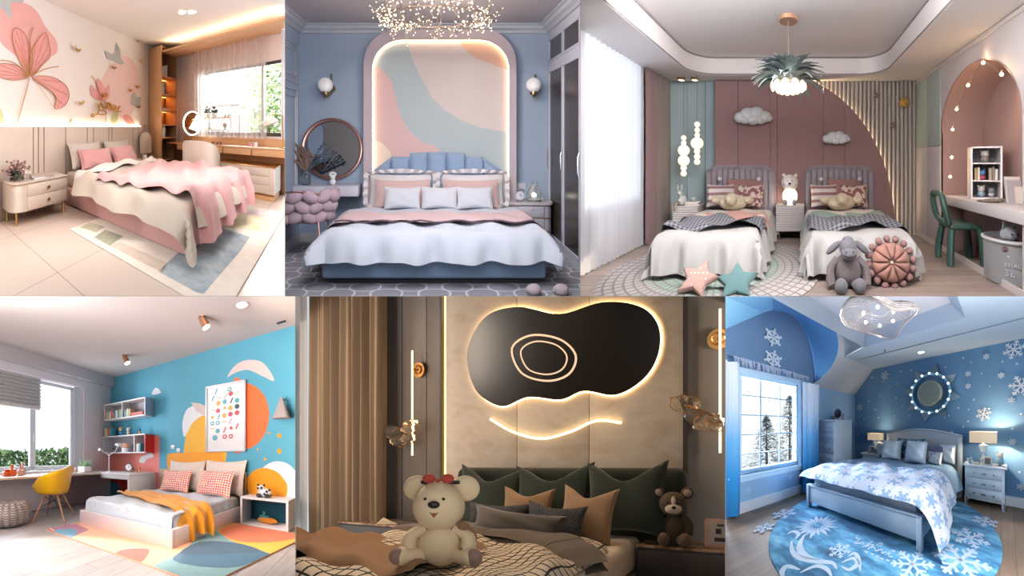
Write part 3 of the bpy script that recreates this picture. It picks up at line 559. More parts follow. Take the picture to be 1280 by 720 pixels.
# ============================================================ ROOM 2: blue bedroom with lit arch
def cr(P, n=6, closed=True):
    """smooth curve through points"""
    P = [Vector(p) for p in P]; m = len(P); o = []
    for i in range(m if closed else m - 1):
        a, b, c, d = (P[(i + j) % m] if closed else P[min(max(i + j, 0), m - 1)] for j in (-1, 0, 1, 2))
        for q in range(n):
            t = q / n; o.append(.5 * ((2 * b) + (c - a) * t + (2 * a - 5 * b + 4 * c - d) * t * t + (3 * b - a - 3 * c + d) * t ** 3))
    if not closed: o.append(P[-1])
    return o
def clip_poly(P, ins):
    """keep the part of a flat polygon (x,z) inside a convex outline"""
    out = list(P); m = len(ins)
    for i in range(m):
        a, b = ins[i], ins[(i + 1) % m]; new = []
        sd = lambda p: (b[0] - a[0]) * (p[1] - a[1]) - (b[1] - a[1]) * (p[0] - a[0])
        for j in range(len(out)):
            p, q = out[j], out[(j + 1) % len(out)]; sp, sq = sd(p), sd(q)
            if sp >= 0: new.append(p)
            if (sp >= 0) != (sq >= 0): t = sp / (sp - sq); new.append((p[0] + (q[0] - p[0]) * t, p[1] + (q[1] - p[1]) * t))
        out = new
        if not out: return []
    return out
def room2():
    r = R2; V = Vector; rd = random.Random(11)
    blue = M('wall_dusty_blue', '#9cabbf', .85); trimm = M('trim_blue_white', '#b2b7c0', .6); rose = M('rose_gold', '#c99a8e', .3, .9); grey = M('ceiling_lilac_grey', '#b8b4ba', .9)
    YW = 7.1; XL = -1.74; XR = 1.47
    def carpet(n):
        s = n.sep(n.co); a = n.m('ABSOLUTE', n.m('SINE', n.m('MULTIPLY', n.m('ADD', s[0], s[1]), 7.5))); b = n.m('ABSOLUTE', n.m('SINE', n.m('MULTIPLY', n.m('SUBTRACT', s[0], s[1]), 7.5)))
        w = n.m('ABSOLUTE', n.m('SUBTRACT', n.m('ADD', a, b), 1.0)); ln = n.m('LESS_THAN', w, .13)
        return n.mix(n.noise(n.co, 60, 3), n.mix(ln, '#7d7c84', '#b3b2ba'), n.mix(ln, '#918e95', '#c4c2c8'))
    mb = MB(); mb.poly([(-2.4, 4.2, 0), (2.4, 4.2, 0), (2.4, 7.15, 0), (-2.4, 7.15, 0)]); struct(r, 'floor', mb, M('carpet_trellis', rough=1, fn=carpet, bump=(150, .4)))
    mb = MB(); mb.box(-2.4, 2.4, 2.5, 7.2, 2.79, 2.83); struct(r, 'ceiling', mb, grey)
    mb = MB(); mb.box(-2.3, 2.3, YW, YW + .1, 0, 2.8); struct(r, 'wall_back', mb, blue)
    mb = MB(); mb.box(XL - .1, XL, 5.9, YW, 0, 2.8)
    struct(r, 'wall_left', mb, blue)
    # cornice and skirting
    prof = [(0, 0), (0, .11), (.13, .11), (.13, .09), (.1, .08), (.09, .05), (.05, .03), (.03, 0)]
    mb = MB(); mb.prism([(-1.9, YW - a, 2.68 + b) for a, b in prof], (3.7, 0, 0)); struct(r, 'trim_back', mb, trimm)
    mb = MB(); mb.prism([(XL + a, 5.8, 2.68 + b) for a, b in prof], (0, 1.3, 0)); struct(r, 'trim_left', mb, trimm)
    mb = MB(); mb.box(XL, 1.6, YW - .02, YW, 0, .12, .004); struct(r, 'baseboard_back', mb, trimm)
    mb = MB(); mb.box(XL, XL + .02, 5.9, YW, 0, .12, .004); struct(r, 'baseboard_left', mb, trimm)
    for z0, z1 in ((2.03, 2.5), (.3, 1.93)):
        mb = MB()
        for y0, y1, k in ((6.2, 6.95, 0), (6.28, 6.87, .08)):
            a = [(y0, z0 + k), (y1, z0 + k), (y1, z1 - k), (y0, z1 - k)]; mb.tube([(XL + .01, p[0], p[1]) for p in a], .014, 6, True)
        struct(r, 'trim_panel', mb, trimm)
    # glowing arch
    t = thing(r, 'wall_arch', 'tall pale arch frame with glowing rim and abstract painted panel behind the bed', 'wall panel', (.07, 7, 0))
    inn = arc(.57, 2.2, .38, 0, 90, 10) + arc(-.41, 2.2, .38, 90, 180, 10) + [(-.79, .05), (.95, .05)]
    out = arc(.6, 2.27, .43, 0, 90, 10) + arc(-.46, 2.27, .43, 90, 180, 10) + [(-.89, .0), (1.03, .0)]
    mb = MB(); n_ = len(inn); a = on('y', 6.93, out); b = on('y', 6.93, inn); c = on('y', YW, out); d = on('y', 7.06, inn)
    vs = a + b + c + d; fs = []
    for i in range(n_ - 1 if 0 else n_):
        j = (i + 1) % n_; fs += [(i, j, n_ + j, n_ + i), (i, 2 * n_ + i, 2 * n_ + j, j), (n_ + i, n_ + j, 3 * n_ + j, 3 * n_ + i)]
    mb.add(vs, fs); part('frame', mb, M('arch_mauve', '#bcaeb4', .8), t)
    ins = inn; mb = MB(); mb.poly(on('y', 7.06, inn), 0)
    def pt(px, mi, k):
        q = clip_poly([(p[0], p[2]) for p in px], ins)
        if q: mb.poly(on('y', 7.06 - .0015 * k, q), mi)
    pt([(-1.05,7.06,2.79),(-0.35,7.06,2.79),(-0.34,7.06,2.54),(-0.28,7.06,2.33),(-0.17,7.06,2.11),(-0.03,7.06,1.85),(0.13,7.06,1.69),(0.34,7.06,1.56),(0.58,7.06,1.47),(0.79,7.06,1.43),(1.2,7.06,1.38),(1.2,7.06,-0.18),(-1.05,7.06,-0.18)], 1, 1)
    pt(cr([(-1.16,7.06,2.24),(-0.79,7.06,2.26),(-0.67,7.06,2.2),(-0.56,7.06,2.08),(-0.5,7.06,1.87),(-0.44,7.06,1.65),(-0.32,7.06,1.43),(-0.15,7.06,1.28),(0.07,7.06,1.15),(0.13,7.06,0.44),(-1.16,7.06,0.44)]), 2, 2)
    pt(cr([(-1.16,7.06,1.26),(-0.79,7.06,1.3),(-0.64,7.06,1.24),(-0.55,7.06,1.1),(-0.58,7.06,0.9),(-0.75,7.06,0.8),(-1.16,7.06,0.8)]), 3, 3)
    pt(cr([(0.31,7.06,2.79),(0.33,7.06,2.55),(0.5,7.06,2.38),(0.71,7.06,2.29),(0.99,7.06,2.2),(1.61,7.06,2.2),(1.61,7.06,2.79)]), 4, 1)
    part('painted_panel', mb, [M('paint_greige', '#cdc2bf', .8), M('paint_teal', '#adb9bd', .8), M('paint_pink', '#d4b4b3', .8), M('paint_cream', '#e6d3c2', .8), M('paint_peach', '#d6ae98', .8)], t)
    path = [(p[0], 7.035, p[1]) for p in [(inn[-1][0], .3)] + inn[:-2] + [(inn[-2][0], .3)]]
    mb = MB(); mb.tube(path, .011, 6); part('light_strip', mb, glow('led_arch', '#ffdcae', 9), t)
    # bed
    bb = fabric('blue_bed_linen', '#7f96b3', bump=(160, .5), var=(60, .12)); t = thing(r, 'bed', 'wide bed with slate blue upholstered base and scalloped channel headboard', 'bed', (0, 6, 0))
    mb = MB(); mb.box(-1.04, 1.03, 5.07, 6.95, .06, .34, .03, seg=3); part('base', mb, bb, t)
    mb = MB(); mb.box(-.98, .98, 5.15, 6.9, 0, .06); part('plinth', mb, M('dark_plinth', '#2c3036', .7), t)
    mb = MB(); mb.box(-.95, .95, 5.15, 6.9, .34, .47, .05); part('mattress', mb, fabric('mattress_white', '#d8d8de'), t)
    hb = fabric('blue_velvet', '#8ea5c2', bump=(160, .4)); ed = [-.77, -.55, -.31, -.08, .155, .39, .62, .86]; tp = [(.93, 1.09), (1.1, 1.1), (1.145, 1.145), (1.155, 1.155), (1.145, 1.145), (1.1, 1.1), (1.09, .93)]
    for k in range(7):
        x0, x1 = ed[k], ed[k + 1]; mb = MB()
        def fn(u, v, x0=x0, x1=x1, k=k):
            za, zb = tp[k]; s = (u if k else u ** .7) if k != 6 else 1 - (1 - u) ** .7; zt = za + (zb - za) * (s if za != zb else 0)
            if k == 0: zt = .93 + .16 * u ** 1.8
            if k == 6: zt = .93 + .16 * (1 - u) ** 1.8
            e = sqrt(max(0, 1 - abs(2 * u - 1) ** 4)) * sqrt(max(0, 1 - max(0, (v - .9) / .1) ** 3))
            return (x0 + (x1 - x0) * u, 6.97 - .01 - .075 * e, .3 + (zt - .3) * v)
        mb.grid(fn, 12, 24); part('headboard_channel', mb, hb, t)
    mb = MB(); mb.prism(on('y', 6.975, [(-.77, .3), (.86, .3), (.86, .93), (.75, 1.0), (.62, 1.09), (.39, 1.1), (.39, 1.145), (.155, 1.155), (-.08, 1.155), (-.31, 1.145), (-.31, 1.1), (-.55, 1.09), (-.67, 1.0), (-.77, .93)]), (0, .03, 0)); part('headboard_back', mb, hb, t)
    white = fabric('duvet_white', '#c3c7d2', bump=(40, .15))
    mb = MB(); mb.drape(-.98, .98, 5.1, 6.65, .5, .37, .37, .32, 0, r=.1, amp=.045, kk=13, nx=110, ny=60, puff=.014, flare=.28, seed=6, zf=lambda a, b: .012 * sin(a * 14) * (1 if b < 5.6 else .3))
    one(r, 'duvet', mb, white, 'big white duvet hanging in soft folds over the blue bed', 'duvet')
    def knit(n):
        s = n.sep(n.co); return n.mix(n.m('GREATER_THAN', n.m('SINE', n.m('MULTIPLY', s[1], 300)), 0), '#c7aaac', '#d3b9b9')
    mb = MB(); mb.drape(-.95, .97, 5.42, 6.05, .535, .26, .27, 0, 0, r=.1, amp=.01, kk=9, nx=80, ny=16, puff=.012, flare=.3, seed=6)
    one(r, 'bed_runner', mb, M('runner_pink', rough=.95, fn=knit), 'dusty pink knitted runner laid across the white duvet', 'blanket')
    mb = MB(); mb.tube([(-1.0 + i * .05 if 0 else -.98 + i * 1.96 / 30, 5.41 - .002 * sin(i), .533 + .012 * sin(i * 1.1)) for i in range(31)], .009, 6); one(r, 'runner_piping', mb, fabric('plum_piping', '#5d4a55'), 'dark plum rolled edge along the front of the pink runner', 'piping')
    # pillows
    wp = fabric('white_quilted', '#cfd1d9', bump=(40, .3)); pk = fabric('pink_quilt', '#cfb0ad', bump=(50, .5)); ru = fabric('ruffle_white', '#dcd6d8')
    for k, (x, lb) in enumerate(((-.42, 'left'), (.47, 'right'))):
        t = thing(r, 'ruffled_pillow', 'large white ruffled pillow against the headboard, %s of the pair' % lb, 'pillow', (x, 6.78, .5)); mb = MB(); mb.pillow((x, 6.8, .49), .78, .42, .16, 0, 14); part('pillow_body', mb, ru, t)
        mb = MB(); pts = [(x + a * 1.0, 6.76 + (b - .49) * .22, b) for a, b in rrect(-.4, .4, .52, .9, .05, 4)]
        q = []
        for i in range(len(pts)):
            a_, b_ = V(pts[i]), V(pts[(i + 1) % len(pts)]); m = max(1, int((b_ - a_).length / .02))
            for j in range(m): q.append(a_.lerp(b_, j / m))
        c_ = V((x, 6.8, .7)); vs = []; fs = []
        for i, p in enumerate(q):
            o = (p - c_); o.y = 0; o.normalize(); w = .035 * sin(i * 1.3); vs += [p, p + o * .055 + V((0, w, 0)) + V((0, -.01, 0))]
        for i in range(len(q)): j = (i + 1) % len(q); fs.append((2 * i, 2 * j, 2 * j + 1, 2 * i + 1))
        mb.add(vs, fs); part('ruffle', mb, ru, t)
        mb = MB(); mb.pillow((x + (.03, -.03)[k], 6.66, .49), .7, .36, .15, 0, 20); one(r, 'pillow', mb, pk, 'pink quilted pillow in front of the %s ruffled one' % lb, 'pillow')
    for x, lb in ((-.38, 'left'), (.06, 'middle'), (.48, 'right')): mb = MB(); mb.pillow((x, 6.5, .5), .43, .27, .13, rd.uniform(-4, 4), 14); one(r, 'small_pillow', mb, wp, 'small white quilted pillow in the front row on the blue bed, %s one' % lb, 'pillow')
    # sconces
    for x, lb in ((-1.37, 'left, above the round mirror'), (1.245, 'right, beside the wardrobe')):
        t = thing(r, 'wall_sconce', 'white globe wall sconce on a brass bracket, ' + lb, 'lamp', (x, 7.05, 1.95))
        mb = MB(); mb.ball((x, 6.93, 2.0), .095, 24, 14); part('globe', mb, M('opal_glass', '#e9e6e8', .25, emit='#ffffff', es=.12), t)
        mb = MB(); mb.cyl((x + .05, 7.1, 1.97), (x + .05, 7.07, 1.97), .05, n=20).tube([(x + .05, 7.08, 2.15), (x + .05, 7.07, 1.9), (x + .02, 7.0, 1.86), (x, 6.93, 1.88), (x, 6.93, 1.91)], .012, 8).cyl((x, 6.93, 1.88), (x, 6.93, 1.915), .045, .05, 16).ball((x, 6.93, 1.86), .02, 10, 6)
        part('bracket', mb, M('antique_brass', '#8e7a5c', .35, .9), t)
    # mirror
    t = thing(r, 'round_mirror', 'round wall mirror with a thin rose frame above the floating desk', 'mirror', (-1.31, 7.07, 1.2))
    mb = MB(); mb.disc((-1.31, 7.075, 1.195), .365, 'y', 48, th=.02); part('mirror_glass', mb, M('mirror_blue', '#c9d2dd', .04, 1), t)
    mb = MB(); mb.tube([(-1.31 + .375 * cos(i * pi / 24), 7.06, 1.195 + .375 * sin(i * pi / 24)) for i in range(48)], .02, 8, True); part('frame', mb, rose, t)
    # floating desk
    t = thing(r, 'floating_desk', 'pale grey floating dressing desk with two drawers under the mirror', 'desk', (-1.33, 6.9, .6)); dk = M('pale_grey_lacquer', '#b9bac6', .4)
    mb = MB(); mb.box(XL + .002, -.93, 6.74, 7.09, .62, .75, .004); part('body', mb, dk, t)
    for x0, x1 in ((-1.73, -1.345), (-1.34, -.935)): mb = MB(); mb.box(x0, x1, 6.728, 6.742, .625, .74, .003); part('drawer', mb, M('lacquer_front', '#c6c6d0', .4), t)
    # desk things
    t = thing(r, 'pampas_vase', 'clear bottle vase of brown dried pampas on the floating desk', 'vase', (-1.62, 6.9, .75))
    mb = MB(); mb.lathe((-1.6, 6.88, .75), [(0, .004), (.055, .004), (.06, .03), (.058, .12), (.02, .15), (.02, .19), (.025, .2)], 20); part('vase', mb, M('grey_glass', '#8f99a5', .08, trans=.7), t)
    mb = MB()
    for i in range(26):
        a = rd.uniform(-1.0, .75); L_ = rd.uniform(.28, .5); p = [(-1.6, 6.88, .9), (-1.6 + sin(a) * L_ * .4, 6.88 + rd.uniform(-.04, .04), .93 + cos(a) * L_ * .5), (-1.6 + sin(a) * L_ * (.75), 6.88 + rd.uniform(-.08, .08), .9 + cos(a) * L_ * .8)]
        q = cr(p, 5, False); mb.tube(q, [.004 + .02 * (j / len(q)) ** 1.5 * (1 if j < len(q) - 2 else .4) for j in range(len(q))], 6)
    part('pampas', mb, fabric('pampas_brown', '#8d7062', bump=(90, 1.0)), t)
    mb = MB()
    for i in range(9):
        a = rd.uniform(.5, 1.3); e = V((-1.6 + sin(a) * .42, 6.86, .95 + cos(a) * .4)); mb.tube([(-1.6, 6.88, .93), e], .004, 5)
        for k in range(5): c = V((-1.6, 6.88, .93)).lerp(e, .5 + k * .11); mb.ball((c.x + rd.uniform(-.02, .02), c.y, c.z + rd.uniform(-.02, .02)), (.016, .006, .01), 6, 4)
    part('dark_leaves', mb, M('blue_leaf', '#4d5a6b', .8), t)
    mb = MB(); mb.ball((-1.26, 6.84, .79), .04, 14, 8).ball((-1.26, 6.84, .85), (.033, .03, .03), 14, 8).tube([(-1.26 + .035 * cos(i * pi / 6), 6.84, .885 + .02 * sin(i * pi / 6)) for i in range(12)], .014, 8, True)
    one(r, 'knot_ornament', mb, M('white_ceramic2', '#e5e6ea', .3), 'small white knotted ceramic ornament on the floating desk', 'ornament')
    # puffy chair
    t = thing(r, 'puffy_chair', 'mauve woven bubble cushion chair with rose gold wire legs', 'chair', (-1.5, 6.2, 0)); puf = fabric('mauve_velvet', '#b79fab', bump=(40, .2))
    cxx, cyy = -1.52, 6.3; mb = MB()
    for row in range(3):
        for i in range(9):
            a = radians(-100 + i * 25 + (12 if row % 2 else 0)); R_ = .33 + .03 * row; z = .47 + row * .115
            mb.T = loc(cxx + R_ * sin(a), cyy - R_ * .78 * cos(a) if 1 else 0, z) @ rot('Z', degrees_(a)) @ rot('Y', 28 if (i + row) % 2 else -28)
            mb.ball((0, 0, 0), (.105, .06, .07), 14, 9)
    mb.T = Matrix.Identity(4); part('backrest', mb, puf, t)
    mb = MB()
    for i in range(7):
        a = i * pi / 3.5; mb.ball((cxx + .17 * cos(a), cyy + .15 * sin(a), .45), (.13, .12, .07), 14, 8)
    mb.ball((cxx, cyy, .47), (.14, .13, .07), 14, 8); part('seat', mb, puf, t)
    for dx, dy in ((-.25, -.22), (.25, -.26), (.25, .24), (-.25, .24)): mb = MB(); mb.tube([(cxx + dx * 1.15, cyy + dy * 1.1, 0), (cxx + dx, cyy + dy, .42)], .009, 8); part('leg', mb, rose, t)
    mb = MB(); mb.tube([(cxx + .42 * sin(radians(a)), cyy - .34 * cos(radians(a)), .74 + .02 * cos(radians(a * 3))) for a in range(-105, 110, 10)], .009, 8).tube([(cxx + .41, cyy + .05, .74), (cxx + .36, cyy + .05, .4)], .008, 8); part('wire_rail', mb, rose, t)
    # nightstand
    t = thing(r, 'nightstand', 'rounded grey three-drawer nightstand with rose edging beside the wardrobe', 'nightstand', (1.18, 6.9, 0)); g = M('nightstand_grey', '#a9a9b3', .4)
    def o2(x0, x1, y0, y1, R_): return [(x0, y1), (x0, y0 + R_)] + [(x0 + R_ - R_ * cos(radians(a)), y0 + R_ - R_ * sin(radians(a))) for a in range(10, 91, 16)] + [(x1 - R_ + R_ * sin(radians(a)), y0 + R_ - R_ * cos(radians(a))) for a in range(10, 91, 16)] + [(x1, y1)]
    mb = MB(); mb.prism([(a, b, .04) for a, b in o2(.93, 1.44, 6.72, 7.08, .1)], (0, 0, .48)); part('body', mb, g, t)
    mb = MB(); mb.prism([(a, b, .52) for a, b in o2(.91, 1.46, 6.7, 7.08, .11)], (0, 0, .03)); part('top', mb, M('marble_grey', '#b9b2b6', .3, var=(9, .15)), t)
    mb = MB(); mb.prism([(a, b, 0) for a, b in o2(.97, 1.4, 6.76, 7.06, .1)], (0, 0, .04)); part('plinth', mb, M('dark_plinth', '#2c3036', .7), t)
    for z0, z1 in ((.06, .2), (.215, .355), (.37, .505)):
        mb = MB(); mb.box(1.04, 1.33, 6.708, 6.722, z0, z1, .003); d = part('drawer', mb, g, t); mb = MB(); mb.cyl((1.185, 6.708, z1 - .03), (1.185, 6.695, z1 - .03), .014, n=10); part('knob', mb, rose, d)
    mb = MB()
    for z in (.208, .362, .515): mb.tube([(a, b - .004, z) for a, b in o2(.93, 1.44, 6.715, 7.08, .1)], .005, 5)
    for x in (1.03, 1.34): mb.tube([(x, 6.712, .05), (x, 6.712, .52)], .004, 5)
    part('rose_trim', mb, rose, t)
    t = thing(r, 'alarm_clock', 'round clear alarm clock with twin bells on the grey nightstand', 'clock', (1.06, 6.85, .55)); mb = MB(); mb.cyl((1.06, 6.83, .62), (1.06, 6.87, .62), .06, n=28); part('case', mb, M('clock_silver', '#8f8f96', .3, .6), t)
    mb = MB(); mb.cyl((1.06, 6.826, .62), (1.06, 6.83, .62), .05, n=28); part('face', mb, M('clock_face', '#c9c9cf', .4), t)
    mb = MB(); mb.box(1.058, 1.062, 6.822, 6.826, .62, .655).box(1.06, 1.085, 6.822, 6.826, .618, .622); part('hands', mb, M('hand_dark', '#333338', .4), t)
    mb = MB(); mb.ball((1.03, 6.85, .685), .02, 10, 6).ball((1.09, 6.85, .685), .02, 10, 6).cyl((1.03, 6.85, .55), (1.04, 6.85, .58), .008, n=6).cyl((1.09, 6.85, .55), (1.08, 6.85, .58), .008, n=6); part('bells', mb, M('clock_silver', '#8f8f96', .3, .6), t)
    t = thing(r, 'glass_bunny_lamp', 'pear-shaped clear glass cloche lamp with two ears on the grey nightstand', 'lamp', (1.24, 6.85, .55))
    mb = MB(); mb.lathe((1.24, 6.85, .55), [(.085, 0), (.1, .04), (.095, .1), (.06, .17), (.035, .2), (.0, .215)], 24); part('cloche', mb, M('cloche_glass', '#d9dde0', .05, trans=.85), t)
    for q in (-.025, .025): mb = MB(); mb.ball((1.24 + q, 6.85, .785), (.012, .01, .03), 10, 6); part('ear', mb, M('cloche_glass', '#d9dde0', .05, trans=.85), t)
    mb = MB(); mb.ball((1.24, 6.85, .62), .022, 12, 8); part('bulb', mb, glow('bulb_warm', '#fff0d0', 8), t); mb = MB(); mb.cyl((1.24, 6.85, .55), (1.24, 6.85, .575), .085, n=24); part('base', mb, M('lamp_base_grey', '#9a9a9f', .5), t)
    mb = MB(); mb.box(.985, 1.17, 7.088, 7.098, .66, .755, .003).box(.99, 1.075, 7.084, 7.09, .667, .748, .002).box(1.08, 1.165, 7.084, 7.09, .667, .748, .002); one(r, 'wall_switch', mb, M('switch_white', '#c9c9d0', .4), 'double white wall switch above the grey nightstand', 'switch')
    # wardrobe
    t = thing(r, 'wardrobe', 'tall built-in wardrobe with tinted glass doors in pale frames', 'wardrobe', (1.7, 6.3, 0)); wf = M('wardrobe_frame', '#b9bcc8', .45); gl = M('tinted_glass', '#3f3735', .22)
    mb = MB(); mb.box(1.5, 2.05, 3.6, 7.09, 0, 2.68); part('carcass', mb, M('wardrobe_inside', '#6f655f', .6), t)
    gl.node_tree.nodes['Principled BSDF'].inputs['Specular IOR Level'].default_value = .2
    for z0, z1 in ((2.6, 2.68), (0, .09), (2.2, 2.29)): mb = MB(); mb.box(1.465, 1.5, 3.6, 7.09, z0, z1); part('rail', mb, wf, t)
    for k in range(4):
        y1 = 7.085 - k * .76; y0 = y1 - .76
        for z0, z1 in ((.09, 2.2), (2.29, 2.6)):
            mb = MB(); mb.box(1.462, 1.497, y0, y0 + .04, z0, z1, .003).box(1.462, 1.497, y1 - .04, y1, z0, z1, .003).box(1.462, 1.497, y0, y1, z0, z0 + .035, .003).box(1.462, 1.497, y0, y1, z1 - .035, z1, .003); d = part('door', mb, wf, t)
            mb = MB(); mb.box(1.478, 1.484, y0 + .04, y1 - .04, z0 + .035, z1 - .035); part('glass', mb, gl, d)
            if z0 < 1: mb = MB(); mb.tube([(1.455, y1 - .02, .95), (1.44, y1 - .02, 1.0), (1.44, y1 - .02, 1.15), (1.455, y1 - .02, 1.2)], .006, 6); part('handle', mb, M('chrome', '#c9c9cf', .2, 1), d)
    mb = MB(); mb.prism([(1.47 - a, 3.6, 2.68 + b) for a, b in prof], (0, 3.5, 0)); struct(r, 'trim_right', mb, trimm)
    # slippers
    for k, x in enumerate((.86, 1.1)):
        t = thing(r, 'slipper', 'fluffy pale pink slipper on the patterned carpet, %s one' % ('left' if k == 0 else 'right'), 'slipper', (x, 4.85, 0)); f = fabric('slipper_pink', '#b5a4ab', bump=(60, .8))
        mb = MB(); mb.ball((x, 4.84, .02), (.06, .13, .02), 16, 8); part('sole', mb, f, t); mb = MB(); mb.ball((x, 4.78, .045), (.065, .08, .05), 16, 10); part('upper', mb, f, t)
    # chandelier
    t = thing(r, 'chandelier', 'ring chandelier of fine branches covered in tiny glowing bulbs', 'chandelier', (0, 5.3, 2.5)); cx, cy, cz = 0.0, 5.35, 2.52
    mb = MB(); mb.tube([(cx + .5 * cos(i * pi / 24), cy + .5 * sin(i * pi / 24), cz) for i in range(48)], .008, 6, True)
    tips = []
    for i in range(230):
        a = rd.random() * 2 * pi; p = V((cx + .5 * cos(a), cy + .5 * sin(a), cz)); k = rd.gauss(0, .055)
        e = p + V((cos(a) * k + rd.gauss(0, .03), sin(a) * k + rd.gauss(0, .03), rd.gauss(0, .075))); tips.append(e); mb.tube([p, p.lerp(e, .5) + V((rd.gauss(0, .012), rd.gauss(0, .012), 0)), e], .0035, 4)
        tips.append(p.lerp(e, .5) + V((rd.gauss(0, .02), rd.gauss(0, .02), rd.gauss(0, .02))))
    part('branches', mb, M('branch_bronze', '#8d7768', .5, .6), t)
    b_ = glow('fairy_bulb', '#ffeccb', 4)
    for i in range(100): mb = MB(); mb.ball(tips[i][:], .0065, 7, 5); part('bulb', mb, b_, t)
    mb = MB()
    for e in tips[100:]: mb.ball(e[:], .0055, 6, 4)
    part('bulbs', mb, b_, t, kind='stuff')
    for dx in (-.3, .3, 0): mb = MB(); mb.tube([(cx + dx, cy + (.4 if dx else -.5), cz), (cx + dx * .3, cy, 2.79)], .0025, 5); part('wire', mb, M('branch_bronze', '#8d7768', .5, .6), t)
    bulb(r, (cx, cy, cz + .05), 20, '#ffe6cc', .02)
    area(r, (-.3, 4.2, 2.7), (0, 6.4, .5), 1.8, 1.0, 58, '#f2f3fb')
    area(r, (-1.0, 3.6, 1.9), (.6, 6.6, .6), 1.6, 1.2, 14, '#eef1ff')
def degrees_(a): return a * 180 / pi
room2()

# ============================================================ ROOM 3: twin bedroom with clouds
def star_pts(n, R_, q, ph=90): return [((R_ if i % 2 == 0 else q) * cos(radians(ph + i * 180 / n)), (R_ if i % 2 == 0 else q) * sin(radians(ph + i * 180 / n))) for i in range(2 * n)]
def puffy(mb, P, t, n=5, mi=0):
    """puffed cushion from a flat outline (list of x,z) around its centre, thickness t along y"""
    m = len(P); rings = [1, .97, .88, .7, .45, .2]; ys = [0, .3, .62, .85, .97, 1]
    for s in (-1, 1):
        vs = []; fs = []
        for k, y in zip(rings, ys):
            for p in P: vs.append((p[0] * k, s * t / 2 * y, p[1] * k))
        vs.append((0, s * t / 2, 0)); nr = len(rings)
        for a in range(nr - 1):
            for i in range(m): j = (i + 1) % m; f = (a * m + i, a * m + j, (a + 1) * m + j, (a + 1) * m + i); fs.append(f if s < 0 else f[::-1])
        for i in range(m): fs.append(((nr - 1) * m + i, (nr - 1) * m + (i + 1) % m, nr * m))
        mb.add(vs, fs, mi)
    return mb
def room3():
    r = R3; V = Vector; rd = random.Random(5); YW = 5.1; XR = 2.06; XL = -2.33
    teal = M('panel_teal', '#91a3a7', .7); pink = M('panel_rose', '#8c6f70', .75); wh = M('paint_offwhite', '#c6bfbf', .6); wc = M('ceiling_soft', '#dedada', .9)
    mb = MB(); mb.poly([(-3.4, 1.6, 0), (3.4, 1.6, 0), (3.4, 5.2, 0), (-3.4, 5.2, 0)]); struct(r, 'floor', mb, planks('floor_greige', '#8f8078', '#a39389', .14, 1.5))
    # ceiling with rounded tray recess
    inn = arc(1.38 - .4, 4.74 - .4, .4, 0, 90, 8) + arc(-1.76 + .4, 4.74 - .4, .4, 90, 180, 8)
    mb = MB(); out = [(2.9, 4.74), (2.9, 5.15)] ; full = [(3.2, 1.4), (3.2, 5.15), (-3.2, 5.15), (-3.2, 1.4), (-1.76, 1.4)] + inn[::-1] + [(1.38, 1.4)]
    mb.poly([(a, b, 2.7) for a, b in full[::-1]], 0)
    edge = [(1.38, 1.4)] + inn + [(-1.76, 1.4)]
    vs = [(a, b, z) for a, b in edge for z in (2.7, 3.0)]; mb.add(vs, [(2 * i, 2 * i + 2, 2 * i + 3, 2 * i + 1) for i in range(len(edge) - 1)], 0)
    mb.poly([(3.2, 1.4, 3.0), (3.2, 5.2, 3.0), (-3.2, 5.2, 3.0), (-3.2, 1.4, 3.0)], 0)
    struct(r, 'ceiling', mb, wc, smooth=True)
    for z, k in ((2.715, 'trim_cove_low'), (2.985, 'trim_cove_high')): mb = MB(); mb.tube([(a, b, z) for a, b in edge], .012, 6); struct(r, k, mb, M('cove_line', '#8d8687', .7))
    # back wall
    mb = MB(); mb.box(-2.6, XR + .1, YW, YW + .1, 0, 2.72); struct(r, 'wall_back', mb, teal)
    for x0, x1 in ((-2.32, -1.97), (-1.965, -1.65), (-1.645, -1.47)): mb = MB(); mb.box(x0, x1, 5.07, 5.1, 0, 2.7, .004); one(r, 'wall_panel', mb, teal, {-2.32: 'teal wall panel at the left corner beside the brown curtain', -1.965: 'middle teal wall panel behind the hanging bead lights', -1.645: 'narrow teal wall panel bordering the rose panelling'}[x0], 'wall panel')
    el = lambda x: 2.69 if x < -.3 else .05 + 2.72 * sqrt(max(0, 1 - ((x + .3) / 1.97) ** 2))
    xs = [-1.46, -1.06, -.5, -.38, .42, .79, 1.665]; nm = ['beside the teal panelling', 'behind the left bed under the big cloud', 'as a narrow strip left of the bear lamp', 'wide, above the bear lamp', 'narrow, left behind the small cloud', 'ending in the glowing curved edge']
    for k in range(6):
        x0, x1 = xs[k] + .003, xs[k + 1] - .003; P = [(x0, 0.02)] + ([(x1, 0.02)]) + [(x1 + (x0 - x1) * i / 14, min(2.69, el(x1 + (x0 - x1) * i / 14))) for i in range(15)]
        mb = MB(); mb.prism(on('y', 5.0, P), (0, .04, 0)); one(r, 'wall_panel', mb, pink, 'dusty rose wall panel ' + nm[k], 'wall panel')
    path = [(-.3 + 1.95 * cos(radians(a)), 5.05, .05 + 2.7 * sin(radians(a))) for a in range(3, 80, 3)]
    mb = MB(); mb.tube([p for p in path if p[2] < 2.68], .013, 6); one(r, 'light_strip', mb, glow('led_curve', '#ffe2b0', 11), 'warm light strip glowing along the curved edge of the rose panelling', 'light strip')
    mb = MB(); n_ = 27; w_ = (XR - .1) / n_
    for k in range(n_):
        x = .1 + k * w_; zb = 0
        mb.add([(x + w_ / 2 - w_ * .46 * cos(radians(a)), 5.095 - .035 * sin(radians(a)), z) for z in (0, 2.7) for a in range(0, 181, 20)], [(i, i + 1, i + 11, i + 10) for i in range(9)], 0)
